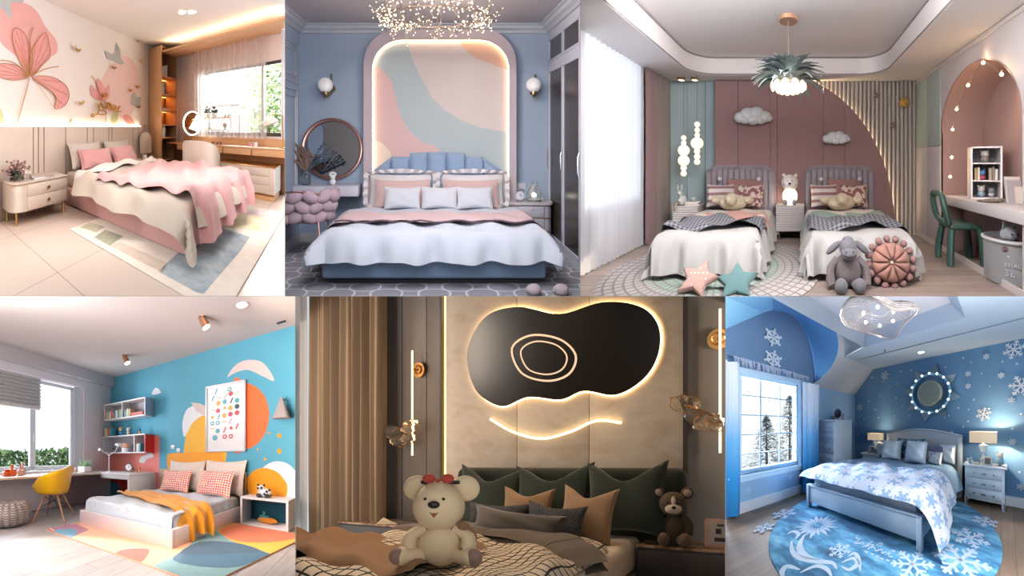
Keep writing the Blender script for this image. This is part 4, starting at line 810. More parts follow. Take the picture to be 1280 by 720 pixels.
    one(r, 'fluted_panel', mb, M('flute_greige', '#b5aca8', .6), 'grey-beige vertically fluted wall panelling right of the glowing curve', 'wall panel')
    # left side: window behind sheer, drape
    mb = MB(); hole_wall(mb, 'x', -2.55, 1.0, 5.15, 0, 2.72, (1.2, 4.3, .72, 2.7), -.08); struct(r, 'wall_left', mb, wh)
    mb = MB()
    for y in (1.9, 2.7, 3.5, 4.28): mb.box(-2.6, -2.56, y, y + .05, .72, 2.7)
    mb.box(-2.6, -2.56, 1.2, 4.3, .72, .77); struct(r, 'window_1', mb, M('frame_grey', '#b0b0b4', .4))
    mb = MB(); pleats(mb, 1.6, 4.36, -2.36, .03, 2.69, .022, .085, 'y', seed=3); one(r, 'sheer_curtain', mb, sheer_material('sheer_white', '#f2f4f8', .7, .1), 'long white sheer curtain glowing with daylight on the left', 'curtain')
    mb = MB(); pleats(mb, 4.36, 4.62, -2.3, .03, 2.69, .03, .1, 'y', seed=8); one(r, 'curtain', mb, fabric('drape_mauve', '#7f6666'), 'mauve pleated curtain between the white sheer and brown drape', 'curtain')
    mb = MB(); pleats(mb, 4.62, 5.04, -2.27, .03, 2.69, .035, .11, 'y', seed=9); one(r, 'curtain', mb, fabric('drape_brown', '#7a706a'), 'dark brown pleated curtain in the left corner by the teal wall', 'curtain')
    # right wall with arched niche
    ya, yb, zc, R_ = 4.18, 2.665, 1.68, .7575; yc = (ya + yb) / 2
    A = [(yc + R_ * cos(radians(a)), zc + R_ * 1.0 * sin(radians(a))) for a in range(0, 181, 9)]
    mb = MB()
    vs = []; fs = []
    for y, z in A: vs += [(XR, y, z), (XR, y, 2.7)]
    fs = [(2 * i, 2 * i + 1, 2 * i + 3, 2 * i + 2) for i in range(len(A) - 1)]; mb.add(vs, fs, 0)
    mb.box(XR, XR + .02, ya, 4.2, 0, 2.7, 0, 0).box(XR, XR + .02, 1.6, yb, 0, 2.7, 0, 0)
    mb.box(XR, XR + .02, 4.2, YW, 0, 2.7, 0, 0)
    struct(r, 'wall_right', mb, [wh])
    mb = MB(); B = [(ya, 0), (ya, zc)] + A + [(yb, zc), (yb, 0)]
    vs = [(x, y, z) for y, z in B for x in (XR, XR + .6)]; mb.add(vs, [(2 * i, 2 * i + 1, 2 * i + 3, 2 * i + 2) for i in range(len(B) - 1)]); mb.poly([(XR + .6, y, z) for y, z in B]); mb.tube([(XR - .003, y, z) for y, z in B[1:-1]], .006, 5, mi=1)
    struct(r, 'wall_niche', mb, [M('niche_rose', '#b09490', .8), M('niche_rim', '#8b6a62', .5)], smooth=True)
    for y0, y1, z0, z1, m, lb in ((4.2, 4.63, 1.52, 2.62, teal, 'pale green upper wall panel next to the niche'), (4.64, 5.06, 1.52, 2.62, teal, 'pale green upper wall panel in the corner by the flutes'), (4.2, 4.63, .1, 1.5, wh, 'tall off-white lower wall panel next to the niche'), (4.64, 5.06, .1, 1.5, wh, 'tall off-white lower wall panel in the corner by the flutes')):
        mb = MB(); mb.box(XR - .015, XR, y0, y1, z0, z1, .003); one(r, 'wall_panel', mb, M('panel_mint', '#a5b3ae', .7) if m is teal else m, lb, 'wall panel')
    mb = MB(); mb.box(XR - .02, XR, 1.6, 5.06, 2.64, 2.69, .003).box(XR - .02, XR, 1.6, 5.06, 0, .08, .003); struct(r, 'trim_right', mb, M('trim_pale', '#d3cbc9', .5))
    # niche string lights
    t = thing(r, 'string_lights', 'string of small round bulbs hanging inside the arched niche', 'string lights', (XR, 4.1, 1)); P = []
    pp = [(2.04,3.9,1.07),(2.04,3.86,1.33),(2.04,3.86,1.51),(2.04,3.84,1.7),(2.04,3.74,1.95),(2.04,3.63,2.05),(2.04,3.49,2.19),(2.04,3.2,2.36),(2.04,2.91,2.14)]
    cord = [(XR - .02, p[1] - .06 if 0 else p[1], p[2]) for p in pp]; mb = MB(); mb.tube(cr(cord, 5, False), .003, 5); part('cord', mb, M('cord_grey', '#77696a', .6), t)
    for k, p in enumerate(cord):
        if k in (2, 5): continue
        mb = MB(); mb.cyl((p[0], p[1], p[2] + .04), (p[0], p[1], p[2] + .012), .009, n=8); s_ = part('socket', mb, M('socket_dark', '#5f5450', .5), t); mb = MB(); mb.ball((p[0], p[1], p[2]), .018, 12, 8); part('bulb', mb, glow('fairy_warm', '#ffe3b8', 14), s_)
        bulb(r, (p[0] - .04, p[1], p[2]), 1.1, '#ffd09a', .02)
    # desk in niche
    t = thing(r, 'desk', 'thick white desk top spanning the arched niche', 'desk', (2.36, 3.4, .74)); mb = MB(); mb.box(XR - .03, XR + .59, 2.0, 4.16, .68, .8, .006); part('desk_top', mb, M('desk_white', '#d5d0d0', .35), t)
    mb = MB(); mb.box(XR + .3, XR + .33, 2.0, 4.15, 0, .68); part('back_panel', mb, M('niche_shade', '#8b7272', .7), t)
    # cubby shelf
    t = thing(r, 'cubby_shelf', 'small white open three-tier shelf unit standing on the niche desk', 'shelf', (2.35, 3.6, .8)); Tm = loc(2.175, 3.66, .8) @ rot('Z', -20); W_, D_, H_ = .34, .22, .66; sw = M('shelf_white', '#dcd8da', .4)
    mb = MB(Tm); mb.box(0, .02, 0, D_, 0, H_).box(W_ - .02, W_, 0, D_, 0, H_).box(0, W_, 0, D_, 0, .02).box(0, W_, 0, D_, H_ - .02, H_); part('body', mb, sw, t); mb = MB(Tm); mb.box(.01, W_ - .01, D_ - .012, D_, .01, H_ - .01); part('back_panel', mb, M('shelf_grey', '#9c979b', .6), t)
    for z in (.22, .44): mb = MB(Tm); mb.box(.015, W_ - .015, .003, D_, z, z + .015); part('shelf', mb, sw, t)
    for k, (x, z, h, w, c, lb) in enumerate(((.05, .236, .15, .03, '#c9b37a', 'tan'), (.085, .236, .16, .025, '#e2d9cc', 'cream'), (.21, .236, .15, .03, '#b5a58f', 'beige'), (.245, .236, .17, .025, '#8f8577', 'brown-grey'), (.275, .236, .14, .03, '#d9d2c6', 'ivory'))):
        mb = MB(Tm @ loc(x, .05, z)); mb.box(0, w, 0, .13, 0, h, .002).box(.003, w - .003, .002, .128, .002, h + .001, 0, 1); one(r, 'book', mb, [M('cub_' + lb, c, .6), M('paper', '#efe8da', .9)], lb + ' book on the middle tier of the small white shelf unit', 'book')
    for k, (x, z, sc, c1, c2, lb) in enumerate(((.17, .455, 1, '#cfc8c2', '#9c9188', 'round pale dog figurine on the top tier of the small white shelf'), (.14, .236, .85, '#5b8fc2', '#d0607c', 'blue and pink toy figure among the books of the small white shelf'), (.13, .02, .95, '#e0d9d2', '#9fb6cc', 'white and pale blue toy figure on the bottom tier of the small white shelf'), (.24, .02, .75, '#8e979f', '#cfcfd4', 'grey toy figure on the bottom tier of the small white shelf'))):
        q = thing(r, 'toy_figure', lb, 'figurine', (Tm @ V((x, .08, z)))[:]); mb = MB(Tm @ loc(x, .08, z) @ scl(sc, sc, sc)); mb.ball((0, 0, .045), (.045, .04, .045), 14, 8); part('body', mb, M('toy_b%d' % k, c2, .6), q); mb = MB(Tm @ loc(x, .08, z) @ scl(sc, sc, sc)); mb.ball((0, -.005, .11), .045, 14, 9).ball((-.035, 0, .15), .015, 8, 6).ball((.035, 0, .15), .015, 8, 6); part('head', mb, M('toy_a%d' % k, c1, .6), q)
    for k, (y, x, w, h, c, lb) in enumerate(((3.12, 2.34, .13, .2, '#c2b6ad', 'tan framed card leaning front-most at the right end of the niche desk'), (3.22, 2.32, .16, .27, '#bcb8bc', 'grey framed card leaning in the middle at the right end of the niche desk'), (3.32, 2.38, .17, .3, '#cfc8c4', 'pale tall framed card leaning rear-most on the niche desk'))):
        q = thing(r, 'picture_frame', lb, 'picture frame', (x, y, .8)); Tq = loc(x, y, .8) @ rot('Z', -12) @ rot('X', -12); mb = MB(Tq); mb.box(0, w, 0, .012, 0, h, .003); part('frame', mb, M('frm%d' % k, c, .5), q); mb = MB(Tq); mb.box(.012, w - .012, -.003, .002, .012, h - .012); part('picture', mb, M('frmp%d' % k, ('#d6cbc2', '#a9a5aa', '#ddd6d2')[k], .6), q)
    mb = MB(loc(2.2, 3.3, .8)); mb.ball((0, 0, .02), (.11, .06, .025), 16, 8).ball((.12, .03, .025), (.05, .03, .02), 10, 6).ball((-.1, .04, .015), (.05, .025, .012), 10, 6); one(r, 'pencil_pouch', mb, fabric('pouch_grey', '#7d7468'), 'soft grey-brown animal-shaped pouch lying on the niche desk', 'pouch')
    # green tube chair
    t = thing(r, 'tube_chair', 'dark green chair made of fat rounded tubes, pulled to the niche desk', 'chair', (2.0, 3.65, 0)); gm = M('green_lacquer', '#3f5f57', .5); R__ = .042
    L = {'a': (1.83, 3.5), 'b': (2.24, 3.5), 'c': (2.26, 3.84), 'd': (1.85, 3.84)}
    for k, e in (('a', (1.86, 3.53)), ('d', (1.88, 3.8))): mb = MB(); x, y = L[k]; mb.tube(cr([(x, y, .01), (x + .005, y, .2), (e[0], e[1], .44)], 4, False), R__, 14); part('leg', mb, gm, t)
    for k, e in (('b', (2.2, 3.52)), ('c', (2.2, 3.8))): mb = MB(); x, y = L[k]; mb.tube(cr([(x, y, .01), (x - .02, y, .3), (e[0] - .02, e[1], .45), (e[0] - .14, e[1], .475)], 5, False), R__, 14); part('leg', mb, gm, t)
    mb = MB(); mb.box(1.84, 2.2, 3.5, 3.84, .445, .5, .025, seg=3).tube([(1.88, 3.53, .465), (2.1, 3.52, .475)], R__ * .95, 12).tube([(1.88, 3.81, .465), (2.1, 3.8, .475)], R__ * .95, 12); part('seat', mb, gm, t)
    mb = MB(); mb.tube(cr([(1.84, 3.55, .5), (1.8, 3.53, .62), (1.76, 3.53, .78), (1.755, 3.58, .86), (1.755, 3.72, .87), (1.76, 3.8, .84), (1.78, 3.82, .7), (1.82, 3.81, .56), (1.85, 3.72, .5), (1.85, 3.62, .49)], 5, True), .038, 12, True); part('backrest', mb, gm, t)
    # basket
    t = thing(r, 'toy_basket', 'grey felt storage basket with pale lettering at the right edge', 'basket', (2.22, 3.02, 0)); bx, by = 2.23, 3.05
    mb = MB(); mb.lathe((bx, by, 0), [(0, .005), (.21, .005), (.235, .03), (.245, .44), (.25, .47), (.235, .475), (.225, .44), (.2, .36), (0, .34)], 32); part('basket_body', mb, fabric('felt_grey', '#8f9093', bump=(60, .5)), t)
    mb = MB(); mb.tube([(bx + .248 * cos(i * pi / 16), by + .248 * sin(i * pi / 16), .455) for i in range(32)], .018, 8, True); part('rim', mb, fabric('felt_pale', '#bdbdbf'), t)
    mb = MB()
    def cyl_stroke(P, zc_): mb.tube([(bx + .25 * sin(radians(a)), by - .25 * cos(radians(a)), zc_ + z) for a, z in P], .0035, 4)
    G = {'S': [(6, .03), (1, .035), (0, .02), (6, .015), (5, 0), (0, .002)], 'M': [(0, 0), (0, .035), (3, .015), (6, .035), (6, 0)], 'A': [(0, 0), (3, .035), (6, 0), (4.5, .014), (1.5, .014)], 'L': [(0, .035), (0, 0), (6, 0)], '3': [(0, .04), (5, .038), (2, .022), (6, .012), (4, 0), (0, 0)]}
    for i, ch in enumerate('SMALL'): cyl_stroke([(-48 + i * 9 + a, z) for a, z in G[ch]], .22)
    cyl_stroke([(-46 + a, z * 1.4) for a, z in G['3']], .13); cyl_stroke([(-34 + a, z) for a, z in G['L']], .13); cyl_stroke([(-40, .31), (-38, .32), (-40, .33), (-42, .32), (-40, .31)], 0)
    part('lettering', mb, M('letter_white', '#d9d9da', .6), t)
    q = thing(r, 'plush_toy', 'pale grey plush animal head peeking out of the felt basket', 'plush toy', (2.24, 3.0, .4)); pl = fabric('plush_pale', '#a9acb2', bump=(80, .5)); mb = MB(); mb.ball((2.2, 3.02, .5), (.09, .08, .08), 16, 10).prism([(2.13, 3.02, .54), (2.19, 3.02, .57), (2.14, 3.02, .64)], (0, .02, 0)).prism([(2.22, 3.02, .57), (2.28, 3.02, .54), (2.28, 3.02, .63)], (0, .02, 0)); part('head', mb, pl, q)
    mb = MB(); mb.ball((2.17, 2.945, .52), .01, 8, 6).ball((2.23, 2.945, .52), .01, 8, 6); part('eyes', mb, M('eye_black', '#1c1a1a', .2), q)
    mb = MB()
    for i in range(26): mb.ball((bx + rd.uniform(-.17, .17), by + rd.uniform(-.17, .17), .38 + rd.uniform(0, .04)), .035, 8, 5)
    one(r, 'stuffing_balls', mb, fabric('ball_brown', '#6e5650'), 'brown soft filling heaped inside the felt basket', 'filling', kind='stuff')
    # ceiling spots, bead lights
    for k, u in enumerate((-2.0, -1.77)):
        t = thing(r, 'ceiling_spot', 'small brass ceiling spot over the left corner, %s one' % ('left' if k == 0 else 'right'), 'ceiling light', (u, 5.0 - .05, 2.7)); mb = MB(); mb.cyl((u, 4.9, 2.7), (u, 4.9, 2.665), .07, n=24); part('housing', mb, M('spot_brass', '#a5855a', .35, .8), t); mb = MB(); mb.cyl((u, 4.9, 2.6649), (u, 4.9, 2.663), .05, n=20); part('lens', mb, glow('lens_warm', '#ffe8c0', 3), t)
    cols = [(-1.88, [(172.3, 3), (178.6, 3), (188, 6.5), (200.8, 6.5), (210, 3.5), (216.9, 3.5)]), (-1.66, [(155.5, 3.3), (162.7, 3), (169, 3), (179, 7), (189, 3.5), (195.7, 3.5), (202.4, 3.5)])]
    for k, (x, bs) in enumerate(cols):
        t = thing(r, 'bead_pendant', 'hanging strand of glowing glass beads before the teal wall, %s one' % ('lower left' if k == 0 else 'upper right'), 'pendant lamp', (x, 4.7, 1.3)); f = 361 / 4.7
        for v, s in bs: mb = MB(); mb.ball((x, 4.7, 1.23 + (206 - v) / f), s / f * 1.08, 18, 12); part('bead', mb, M('bead_glass', '#e9e4d8', .15, emit='#fff1d2', es=.8), t)
        mb = MB(); mb.tube([(x, 4.7, 2.7), (x, 4.7, 1.25)], .003, 5); part('wire', mb, M('wire_dark', '#5b6466', .6), t)
    # chandelier
    t = thing(r, 'feather_chandelier', 'pendant chandelier ringed with grey-green feathers and glowing petals', 'chandelier', (-.115, 3.47, 2.0)); cx, cy, cz = -.13, 3.47, 2.23
    mb = MB(); mb.cyl((cx, cy, 3.0), (cx, cy, 2.95), .11, n=28); part('canopy', mb, M('copper_wood', '#b98e72', .4), t); mb = MB(); mb.cyl((cx, cy, 2.96), (cx, cy, 2.2), .008, n=8); part('rod', mb, M('rod_brown', '#8d7a6b', .4), t)
    fm = [fabric('feather_%d' % i, c, rough=.9) for i, c in enumerate(('#667879', '#7b8f8e', '#536365', '#93a6a3'))]
    for i in range(80):
        a = rd.random() * 2 * pi; el_ = rd.uniform(-.2, 1.15); Ln = rd.uniform(.3, .46) * (1 - .35 * max(0, el_)); w = rd.uniform(.035, .06); mb = MB(loc(cx, cy, cz) @ rot('Z', degrees_(a)) @ rot('Y', -degrees_(el_)))
        mb.grid(lambda u, v: (.1 + Ln * u, (v - .5) * w * 2 * (sin(min(1, u * 1.15) * pi) ** .6 + .12) * (1 + .12 * sin(u * 50)), .10 * u * u * -1 + .05 * sin(u * 3) + .012 * abs(v - .5) * 2), 14, 4); part('feather', mb, fm[i % 4], t)
    for i in range(22):
        a = i * 2 * pi / 11; q = .13 if i < 11 else .2; mb = MB(loc(cx + q * cos(a), cy + q * sin(a), cz - .09 + (.0 if i < 11 else .03)) @ rot('Z', degrees_(a))); mb.ball((0, 0, 0), (.02, .045, .05), 10, 7); part('petal', mb, M('petal_glow', '#efe6da', .5, emit='#ffe9c8', es=1.3), t)
    mb = MB(); mb.cyl((cx, cy, cz - .02), (cx, cy, cz + .06), .16, .1, 24); part('hub', mb, M('hub_white', '#cfc7bf', .5), t)
    # clouds and wall ornaments
    for k, (u, v, w, lb) in enumerate(((941, 146, .66, 'larger white cloud cushion on the rose wall, up on the left'), (1045, 173, .48, 'smaller white cloud cushion on the rose wall above the right bed'))):
        x = (u - 999) / 361 * 4.93; z = 1.23 + (206 - v) / 361 * 4.93; mb = MB(loc(x, 4.93, z) @ scl(w, w, w)); 
        for a, b, q in ((-.32, -.02, .17), (-.12, .05, .22), (.1, .09, .2), (.3, .0, .18), (.42, -.04, .1), (0, -.07, .17), (-.2, -.06, .15), (.2, -.07, .15)): mb.ball((a, 0, b), (q, .11, q * .85), 20, 12)
        one(r, 'cloud_cushion', mb, fabric('cloud_white', '#c9cdd2', bump=(50, .2)), lb, 'cushion')
    for k, (u, v, s, c, lb) in enumerate(((1095.5, 119.3, .055, '#7d6964', 'small mauve star ornament near the top of the fluted panel'), (1116, 156.3, .058, '#7d6964', 'small mauve star ornament lower on the fluted panel'))):
        x = (u - 999) / 361 * 5.03; z = 1.23 + (206 - v) / 361 * 5.03; mb = MB(loc(x, 5.035, z) @ rot('Y', 15)); puffy(mb, star_pts(5, s * 1.25, s * .6), .04); one(r, 'star_ornament', mb, fabric('felt_mauve', c), lb, 'ornament')
    x = (1130.5 - 999) / 361 * 5.03; z = 1.23 + (206 - 128) / 361 * 5.03; t = thing(r, 'sun_ornament', 'small golden sun ornament on the fluted panel', 'ornament', (x, 5.03, z)); gm2 = fabric('felt_gold', '#a9843f'); mb = MB(); mb.ball((x, 5.03, z), (.075, .03, .075), 18, 10); part('disc', mb, gm2, t); mb = MB(loc(x, 5.035, z)); puffy(mb, star_pts(9, .115, .08), .03); part('rays', mb, gm2, t)
    # rug
    def rug(n):
        c = n.vm('SUBTRACT', n.co, (-.95, 3.4, 0)); s = n.sep(c); d = n.vm('LENGTH', c); k = n.m('FRACT', n.m('MULTIPLY', d, 11.5)); an = n.m('FRACT', n.m('ADD', n.m('MULTIPLY', n.m('ARCTAN2', s[1], s[0]), 11), n.m('FLOOR', n.m('MULTIPLY', d, 11.5))))
        gap = n.m('MINIMUM', n.m('MINIMUM', k, n.m('SUBTRACT', 1, k)), n.m('MULTIPLY', n.m('MINIMUM', an, n.m('SUBTRACT', 1, an)), .9)); n.bump(n.m('MINIMUM', gap, .3), .6, .03)
        base = n.ramp(n.m('DIVIDE', d, 1.25), [(0, '#c4beb7'), (.35, '#8fa598'), (.55, '#8fa598'), (.62, '#a9a2a0'), (1, '#b5aeac')])
        return n.mix(n.m('LESS_THAN', gap, .1), base, '#857f7b')
    mb = MB(); mb.lathe((-.95, 3.4, .002), [(0, .022), (1.18, .022), (1.2, .01), (1.2, 0)], 72); one(r, 'round_rug', mb, M('chunky_rug', rough=1, fn=rug), 'round chunky braided rug in grey and sage under the left bed', 'rug')
    # beds
    sp = fabric('spread_grey', '#a8a6a4', bump=(40, .2), var=(3, .05)); wf = fabric('sheet_cream', '#c9c0b6')
    def check(n):
        s = n.sep(n.co); a = n.m('GREATER_THAN', n.m('SINE', n.m('MULTIPLY', s[0], 130)), 0); b = n.m('GREATER_THAN', n.m('SINE', n.m('MULTIPLY', s[1], 130)), 0); n.bump(n.noise(n.co, 30, 3), .4)
        return n.mix(n.m('MULTIPLY', n.m('ADD', a, b), .5), '#3b3d45', '#85848a')
    chk = M('check_grey', rough=.95, fn=check)
    for k, (cx, side, thc, thn) in enumerate(((-1.0, 'left', '#b98478', 'salmon'), (.67, 'right', '#6c8577', 'green'))):
        lb0 = '%s single bed' % side
        t = thing(r, 'single_bed', lb0 + ' with a rounded grey channelled headboard', 'bed', (cx, 4.1, 0)); hx = (-1.015, .69)[k]
        O_ = rrect(-.6, .6, .1, 1.22, .2, 6); mb = MB(); mb.prism([(hx + a, 4.98, b) for a, b in O_], (0, .02, 0)); part('headboard', mb, fabric('hb_grey', '#8c858e', bump=(120, .3)), t)
        for i in range(12):
            x0 = -.58 + i * 1.16 / 12; x1 = x0 + 1.16 / 12; xm = (x0 + x1) / 2; zt = 1.2 if abs(xm) < .42 else 1.0 + sqrt(max(0, .04 - (abs(xm) - .4) ** 2)); mb = MB()
            mb.grid(lambda u, v: (hx + x0 + (x1 - x0) * u, 4.975 - .06 * (.6 + .4 * sqrt(max(0, 1 - abs(2 * u - 1) ** 3))) * sqrt(max(0, 1 - max(0, (v - .95) / .05) ** 2)), .3 + (zt - .3) * v), 8, 16); part('headboard_channel', mb, fabric('hb_grey', '#8c858e'), t)
        for s_ in (-.32, .33): mb = MB(); mb.ball((hx + s_, 4.86, .99), .038, 14, 9); part('pompom', mb, fabric('pom_white', '#c9c9cf', bump=(90, .8)), t)
        mb = MB(); mb.box(cx - .48, cx + .48, 3.12, 4.92, .1, .44, .05, seg=3); part('mattress', mb, wf, t)
        mb = MB(); mb.drape(cx - .5, cx + .5, 3.14, 4.75, .49, .43, .43, .44, 0, r=.05, amp=.028, kk=15, nx=80, ny=80, puff=.01, flare=.2, seed=20 + k, lift=.012); one(r, 'bedspread', mb, sp, 'pale grey bedspread falling to the floor around the %s bed' % side, 'bedspread')
        mb = MB(); mb.drape(cx - .5, cx + .5, 3.95, 4.6, .515, .1, .1, 0, 0, r=.06, amp=.01, nx=40, ny=20, puff=.012, seed=3); one(r, 'sheet', mb, wf, 'cream turned-down sheet below the pillows of the %s bed' % side, 'sheet')
        mb = MB(); mb.drape(cx - .5, cx + .5, 3.75, 4.2, .54, .08 if k == 0 else .5, .2, 0, 0, r=.06, amp=.02, kk=22, nx=60, ny=24, puff=.018, seed=8 + k); one(r, 'throw_blanket', mb, fabric('throw_' + thn, thc, bump=(60, .4)), '%s throw folded across the %s bed above the checked blanket' % (thn, side), 'blanket')
        mb = MB(); mb.drape(cx - .5, cx + .5, 3.28, 3.85, .555, .12, .14, 0, 0, r=.06, amp=.02, kk=22, nx=80, ny=50, puff=.034, seed=30 + k, edge=lambda u, v, a, b: (a, b - .08 * sin(u * 6) - .03 * u)); one(r, 'checked_blanket', mb, chk, 'dark grey checked blanket rumpled over the foot half of the %s bed' % side, 'blanket')
        mb = MB(); mb.pillow((hx + .08, 4.82, .52), .6, .5, .14, 0, 10); one(r, 'pillow', mb, fabric('pillow_rose', '#8f6968'), 'plain dusty rose pillow at the back of the %s bed' % side, 'pillow')
        def strp(n): s = n.sep(n.co); return n.mix(n.m('GREATER_THAN', n.m('SINE', n.m('MULTIPLY', s[1], 55)), .2), '#c9c0bf', '#8c6c6e')
        def blob(n): return n.mix(n.m('GREATER_THAN', n.noise(n.co, 14, 1), .5), '#7f5656', '#c4b1a8')
        mb = MB(); mb.pillow((hx - .27, 4.72, .52), .46, .4, .13, 8, 14); one(r, 'striped_cushion', mb, M('cushion_stripe', rough=.95, fn=strp), 'white cushion with mauve stripes at the left side of the %s bed' % side, 'cushion')
        mb = MB(); mb.pillow((hx + .2, 4.7, .52), .46, .4, .13, -6, 14); one(r, 'patterned_cushion', mb, M('cushion_blob', rough=.95, fn=blob), 'maroon and cream patterned cushion at the right side of the %s bed' % side, 'cushion')
        q = thing(r, 'plush_sheep', 'cream fluffy plush animal lying before the cushions of the %s bed' % side, 'plush toy', (hx, 4.55, .52)); cf = fabric('cream_fluff', '#c2b59c', bump=(50, 1.0)); mb = MB(loc(hx - .03, 4.55, .64) @ scl(1.15, 1, 1.25))
        mb.ball((0, 0, 0), (.2, .11, .1), 20, 12); part('body', mb, cf, q)
        for sx in (-1, 1): mb = MB(loc(hx - .03, 4.55, .64) @ scl(1.15, 1, 1.25)); mb.ball((sx * .22, -.02, .03), (.075, .05, .05), 12, 8); part('leg', mb, cf, q)
        for sx in (-1, 1): mb = MB(loc(hx - .03, 4.5, .75) @ rot('Y', sx * 35)); mb.ball((sx * .1, 0, .0), (.06, .025, .03), 10, 7); part('ear', mb, fabric('ear_tan', '#a08f74'), q)
        mb = MB(); mb.ball((hx - .03, 4.45, .7), (.1, .08, .1), 16, 10); part('head', mb, cf, q)
    # nightstands
    for k, (x0, x1, y0, y1, lb) in enumerate(((-.38, .08, 4.7, 5.0, 'white ribbed nightstand standing between the two beds'), (-2.02, -1.62, 4.6, 4.95, 'white ribbed nightstand between the brown curtain and left bed'))):
        t = thing(r, 'ribbed_nightstand', lb, 'nightstand', ((x0 + x1) / 2, 4.85, 0)); w2 = M('rib_white', '#c3bdbd', .5); mb = MB(); mb.box(x0, x1, y0, y1, .14, .55, .006); part('body', mb, w2, t); mb = MB(); mb.box(x0 - .006, x1 + .006, y0 - .008, y1, .55, .57, .004); part('top', mb, w2, t)
        mb = MB()
        for i in range(11): mb.box(x0 + .004, x1 - .004, y0 - .012, y0, .155 + i * .036, .18 + i * .036, .004)
        part('ribbed_front', mb, w2, t)
        for dx in (.05, x1 - x0 - .05): mb = MB(); mb.cyl((x0 + dx, y0 + .06, 0), (x0 + dx, y0 + .06, .14), .018, .022, 10); part('leg', mb, M('leg_brown', '#6b4f45', .5), t)
    t = thing(r, 'bear_lamp', 'white bear night lamp glowing on the nightstand between the beds', 'lamp', (-.15, 4.85, .57)); bw = M('lamp_opal', '#dcd8d6', .4); X = -.155
    mb = MB(); mb.ball((X, 4.82, .71), (.125, .11, .14), 24, 14); part('body', mb, M('lamp_lit', '#f2e6d8', .4, emit='#ffeac8', es=3.5), t)
    mb = MB(); mb.ball((X, 4.82, .93), (.145, .125, .14), 24, 14); hd = part('head', mb, bw, t)
    for s_ in (-1, 1): mb = MB(); mb.ball((X + s_ * .1, 4.82, 1.055), .033, 12, 8); part('ear', mb, bw, hd)
    mb = MB(); mb.ball((X - .035, 4.71, .965), .012, 8, 6).ball((X + .035, 4.71, .965), .012, 8, 6).ball((X, 4.695, .925), (.024, .016, .018), 10, 6).tube([(X, 4.698, .91), (X - .005, 4.7, .885)], .004, 5); part('face', mb, M('eye_black', '#1c1a1a', .2), hd)
    for s_ in (-1, 1): mb = MB(); mb.ball((X + s_ * .075, 4.72, .615), (.04, .045, .05), 14, 9); part('foot', mb, fabric('foot_grey', '#9b9795'), t)
    t = thing(r, 'rabbit_figure', 'seated white rabbit figurine with long ears on the left ribbed nightstand', 'figurine', (-1.93, 4.65, .57)); rw = M('rabbit_white', '#c4c6c4', .6); X = -1.93
    mb = MB(); mb.ball((X + .02, 4.72, .65), (.075, .07, .085), 16, 10); part('body', mb, rw, t); mb = MB(); mb.ball((X - .01, 4.7, .77), .045, 14, 9).ball((X - .045, 4.7, .86), (.014, .012, .05), 8, 6).ball((X + .02, 4.7, .865), (.014, .012, .05), 8, 6); part('head', mb, rw, t)
    for s_ in (-.05, .0): mb = MB(); mb.tube([(X + s_, 4.66, .62), (X + s_ - .03, 4.585, .6), (X + s_ - .03, 4.575, .5)], .014, 8); part('leg', mb, M('rabbit_tan', '#a79a86', .7), t)
    for k, (z, c, w) in enumerate(((.57, '#b3abac', .24), (.592, '#8e8688', .22), (.612, '#c2bcbc', .23))): mb = MB(loc(-1.74, 4.76, z) @ rot('Z', (3, -6, 4)[k])); mb.box(-w / 2, w / 2, -.08, .08, 0, .019, .003).box(-w / 2 + .004, w / 2 - .002, -.081, .078, .003, .016, 0, 1); one(r, 'book', mb, [M('nsbook%d' % k, c, .6), M('paper', '#efe8da', .9)], ('lowest', 'middle', 'topmost')[k] + ' book in the flat stack under the cup on the left nightstand', 'book')
    t = thing(r, 'tea_cup', 'white tea cup and saucer on top of the small book stack', 'cup', (-1.74, 4.76, .632)); cw = M('white_ceramic3', '#cfcfd2', .25); mb = MB(); mb.lathe((-1.74, 4.76, .632), [(0, 0), (.04, 0), (.065, .012), (.06, .016), (0, .006)], 22); part('saucer', mb, cw, t); mb = MB(); mb.lathe((-1.74, 4.76, .64), [(0, 0), (.025, 0), (.045, .03), (.047, .05), (.043, .05), (.02, .01), (0, .01)], 22); part('cup', mb, cw, t)
    # floor plushes and cushions
    for k, (x, y, rz, c, s_, dots, lb) in enumerate(((-.97, 2.78, 8, '#c09a90', .21, 1, 'pink polka dot star cushion leaning at the foot of the left bed'), (-.6, 2.78, -12, '#5f8384', .22, 0, 'teal star cushion on the rug beside the pink star'))):
        def dt(n, c=c): return n.mix(n.m('LESS_THAN', n.voro(n.co, 26, rnd=0)['Distance'], .25), c, '#e0cfc8')
        mb = MB(loc(x, y, .13 if k == 0 else .1) @ rot('X', -52) @ rot('Y', rz + 5)); puffy(mb, star_pts(5, s_, s_ * .52), .12); mb.v = [V((v.x, v.y, max(v.z, .026))) for v in mb.v]; one(r, 'star_cushion', mb, M('star_dots', rough=.95, fn=dt) if dots else fabric('star_teal', c), lb, 'cushion')
    t = thing(r, 'plush_donkey', 'grey-brown long-eared plush animal sitting on the floor against the right bed', 'plush toy', (.49, 2.88, 0)); g1 = fabric('plush_taupe', '#6f6466', bump=(60, .5)); g2 = fabric('plush_grey', '#6b6a70', bump=(60, .5)); X, Y = .49, 2.92
    mb = MB(); mb.ball((X, Y, .17), (.135, .1, .17), 24, 16, fn=lambda d: 1 + .1 * max(0, -d.z)); part('body', mb, g1, t)
    mb = MB(); mb.ball((X, Y - .02, .40), (.09, .085, .1), 20, 14).ball((X, Y - .075, .355), (.08, .07, .065), 20, 12).ball((X, Y - .01, .47), (.06, .06, .04), 14, 8); hd = part('head', mb, g2, t)
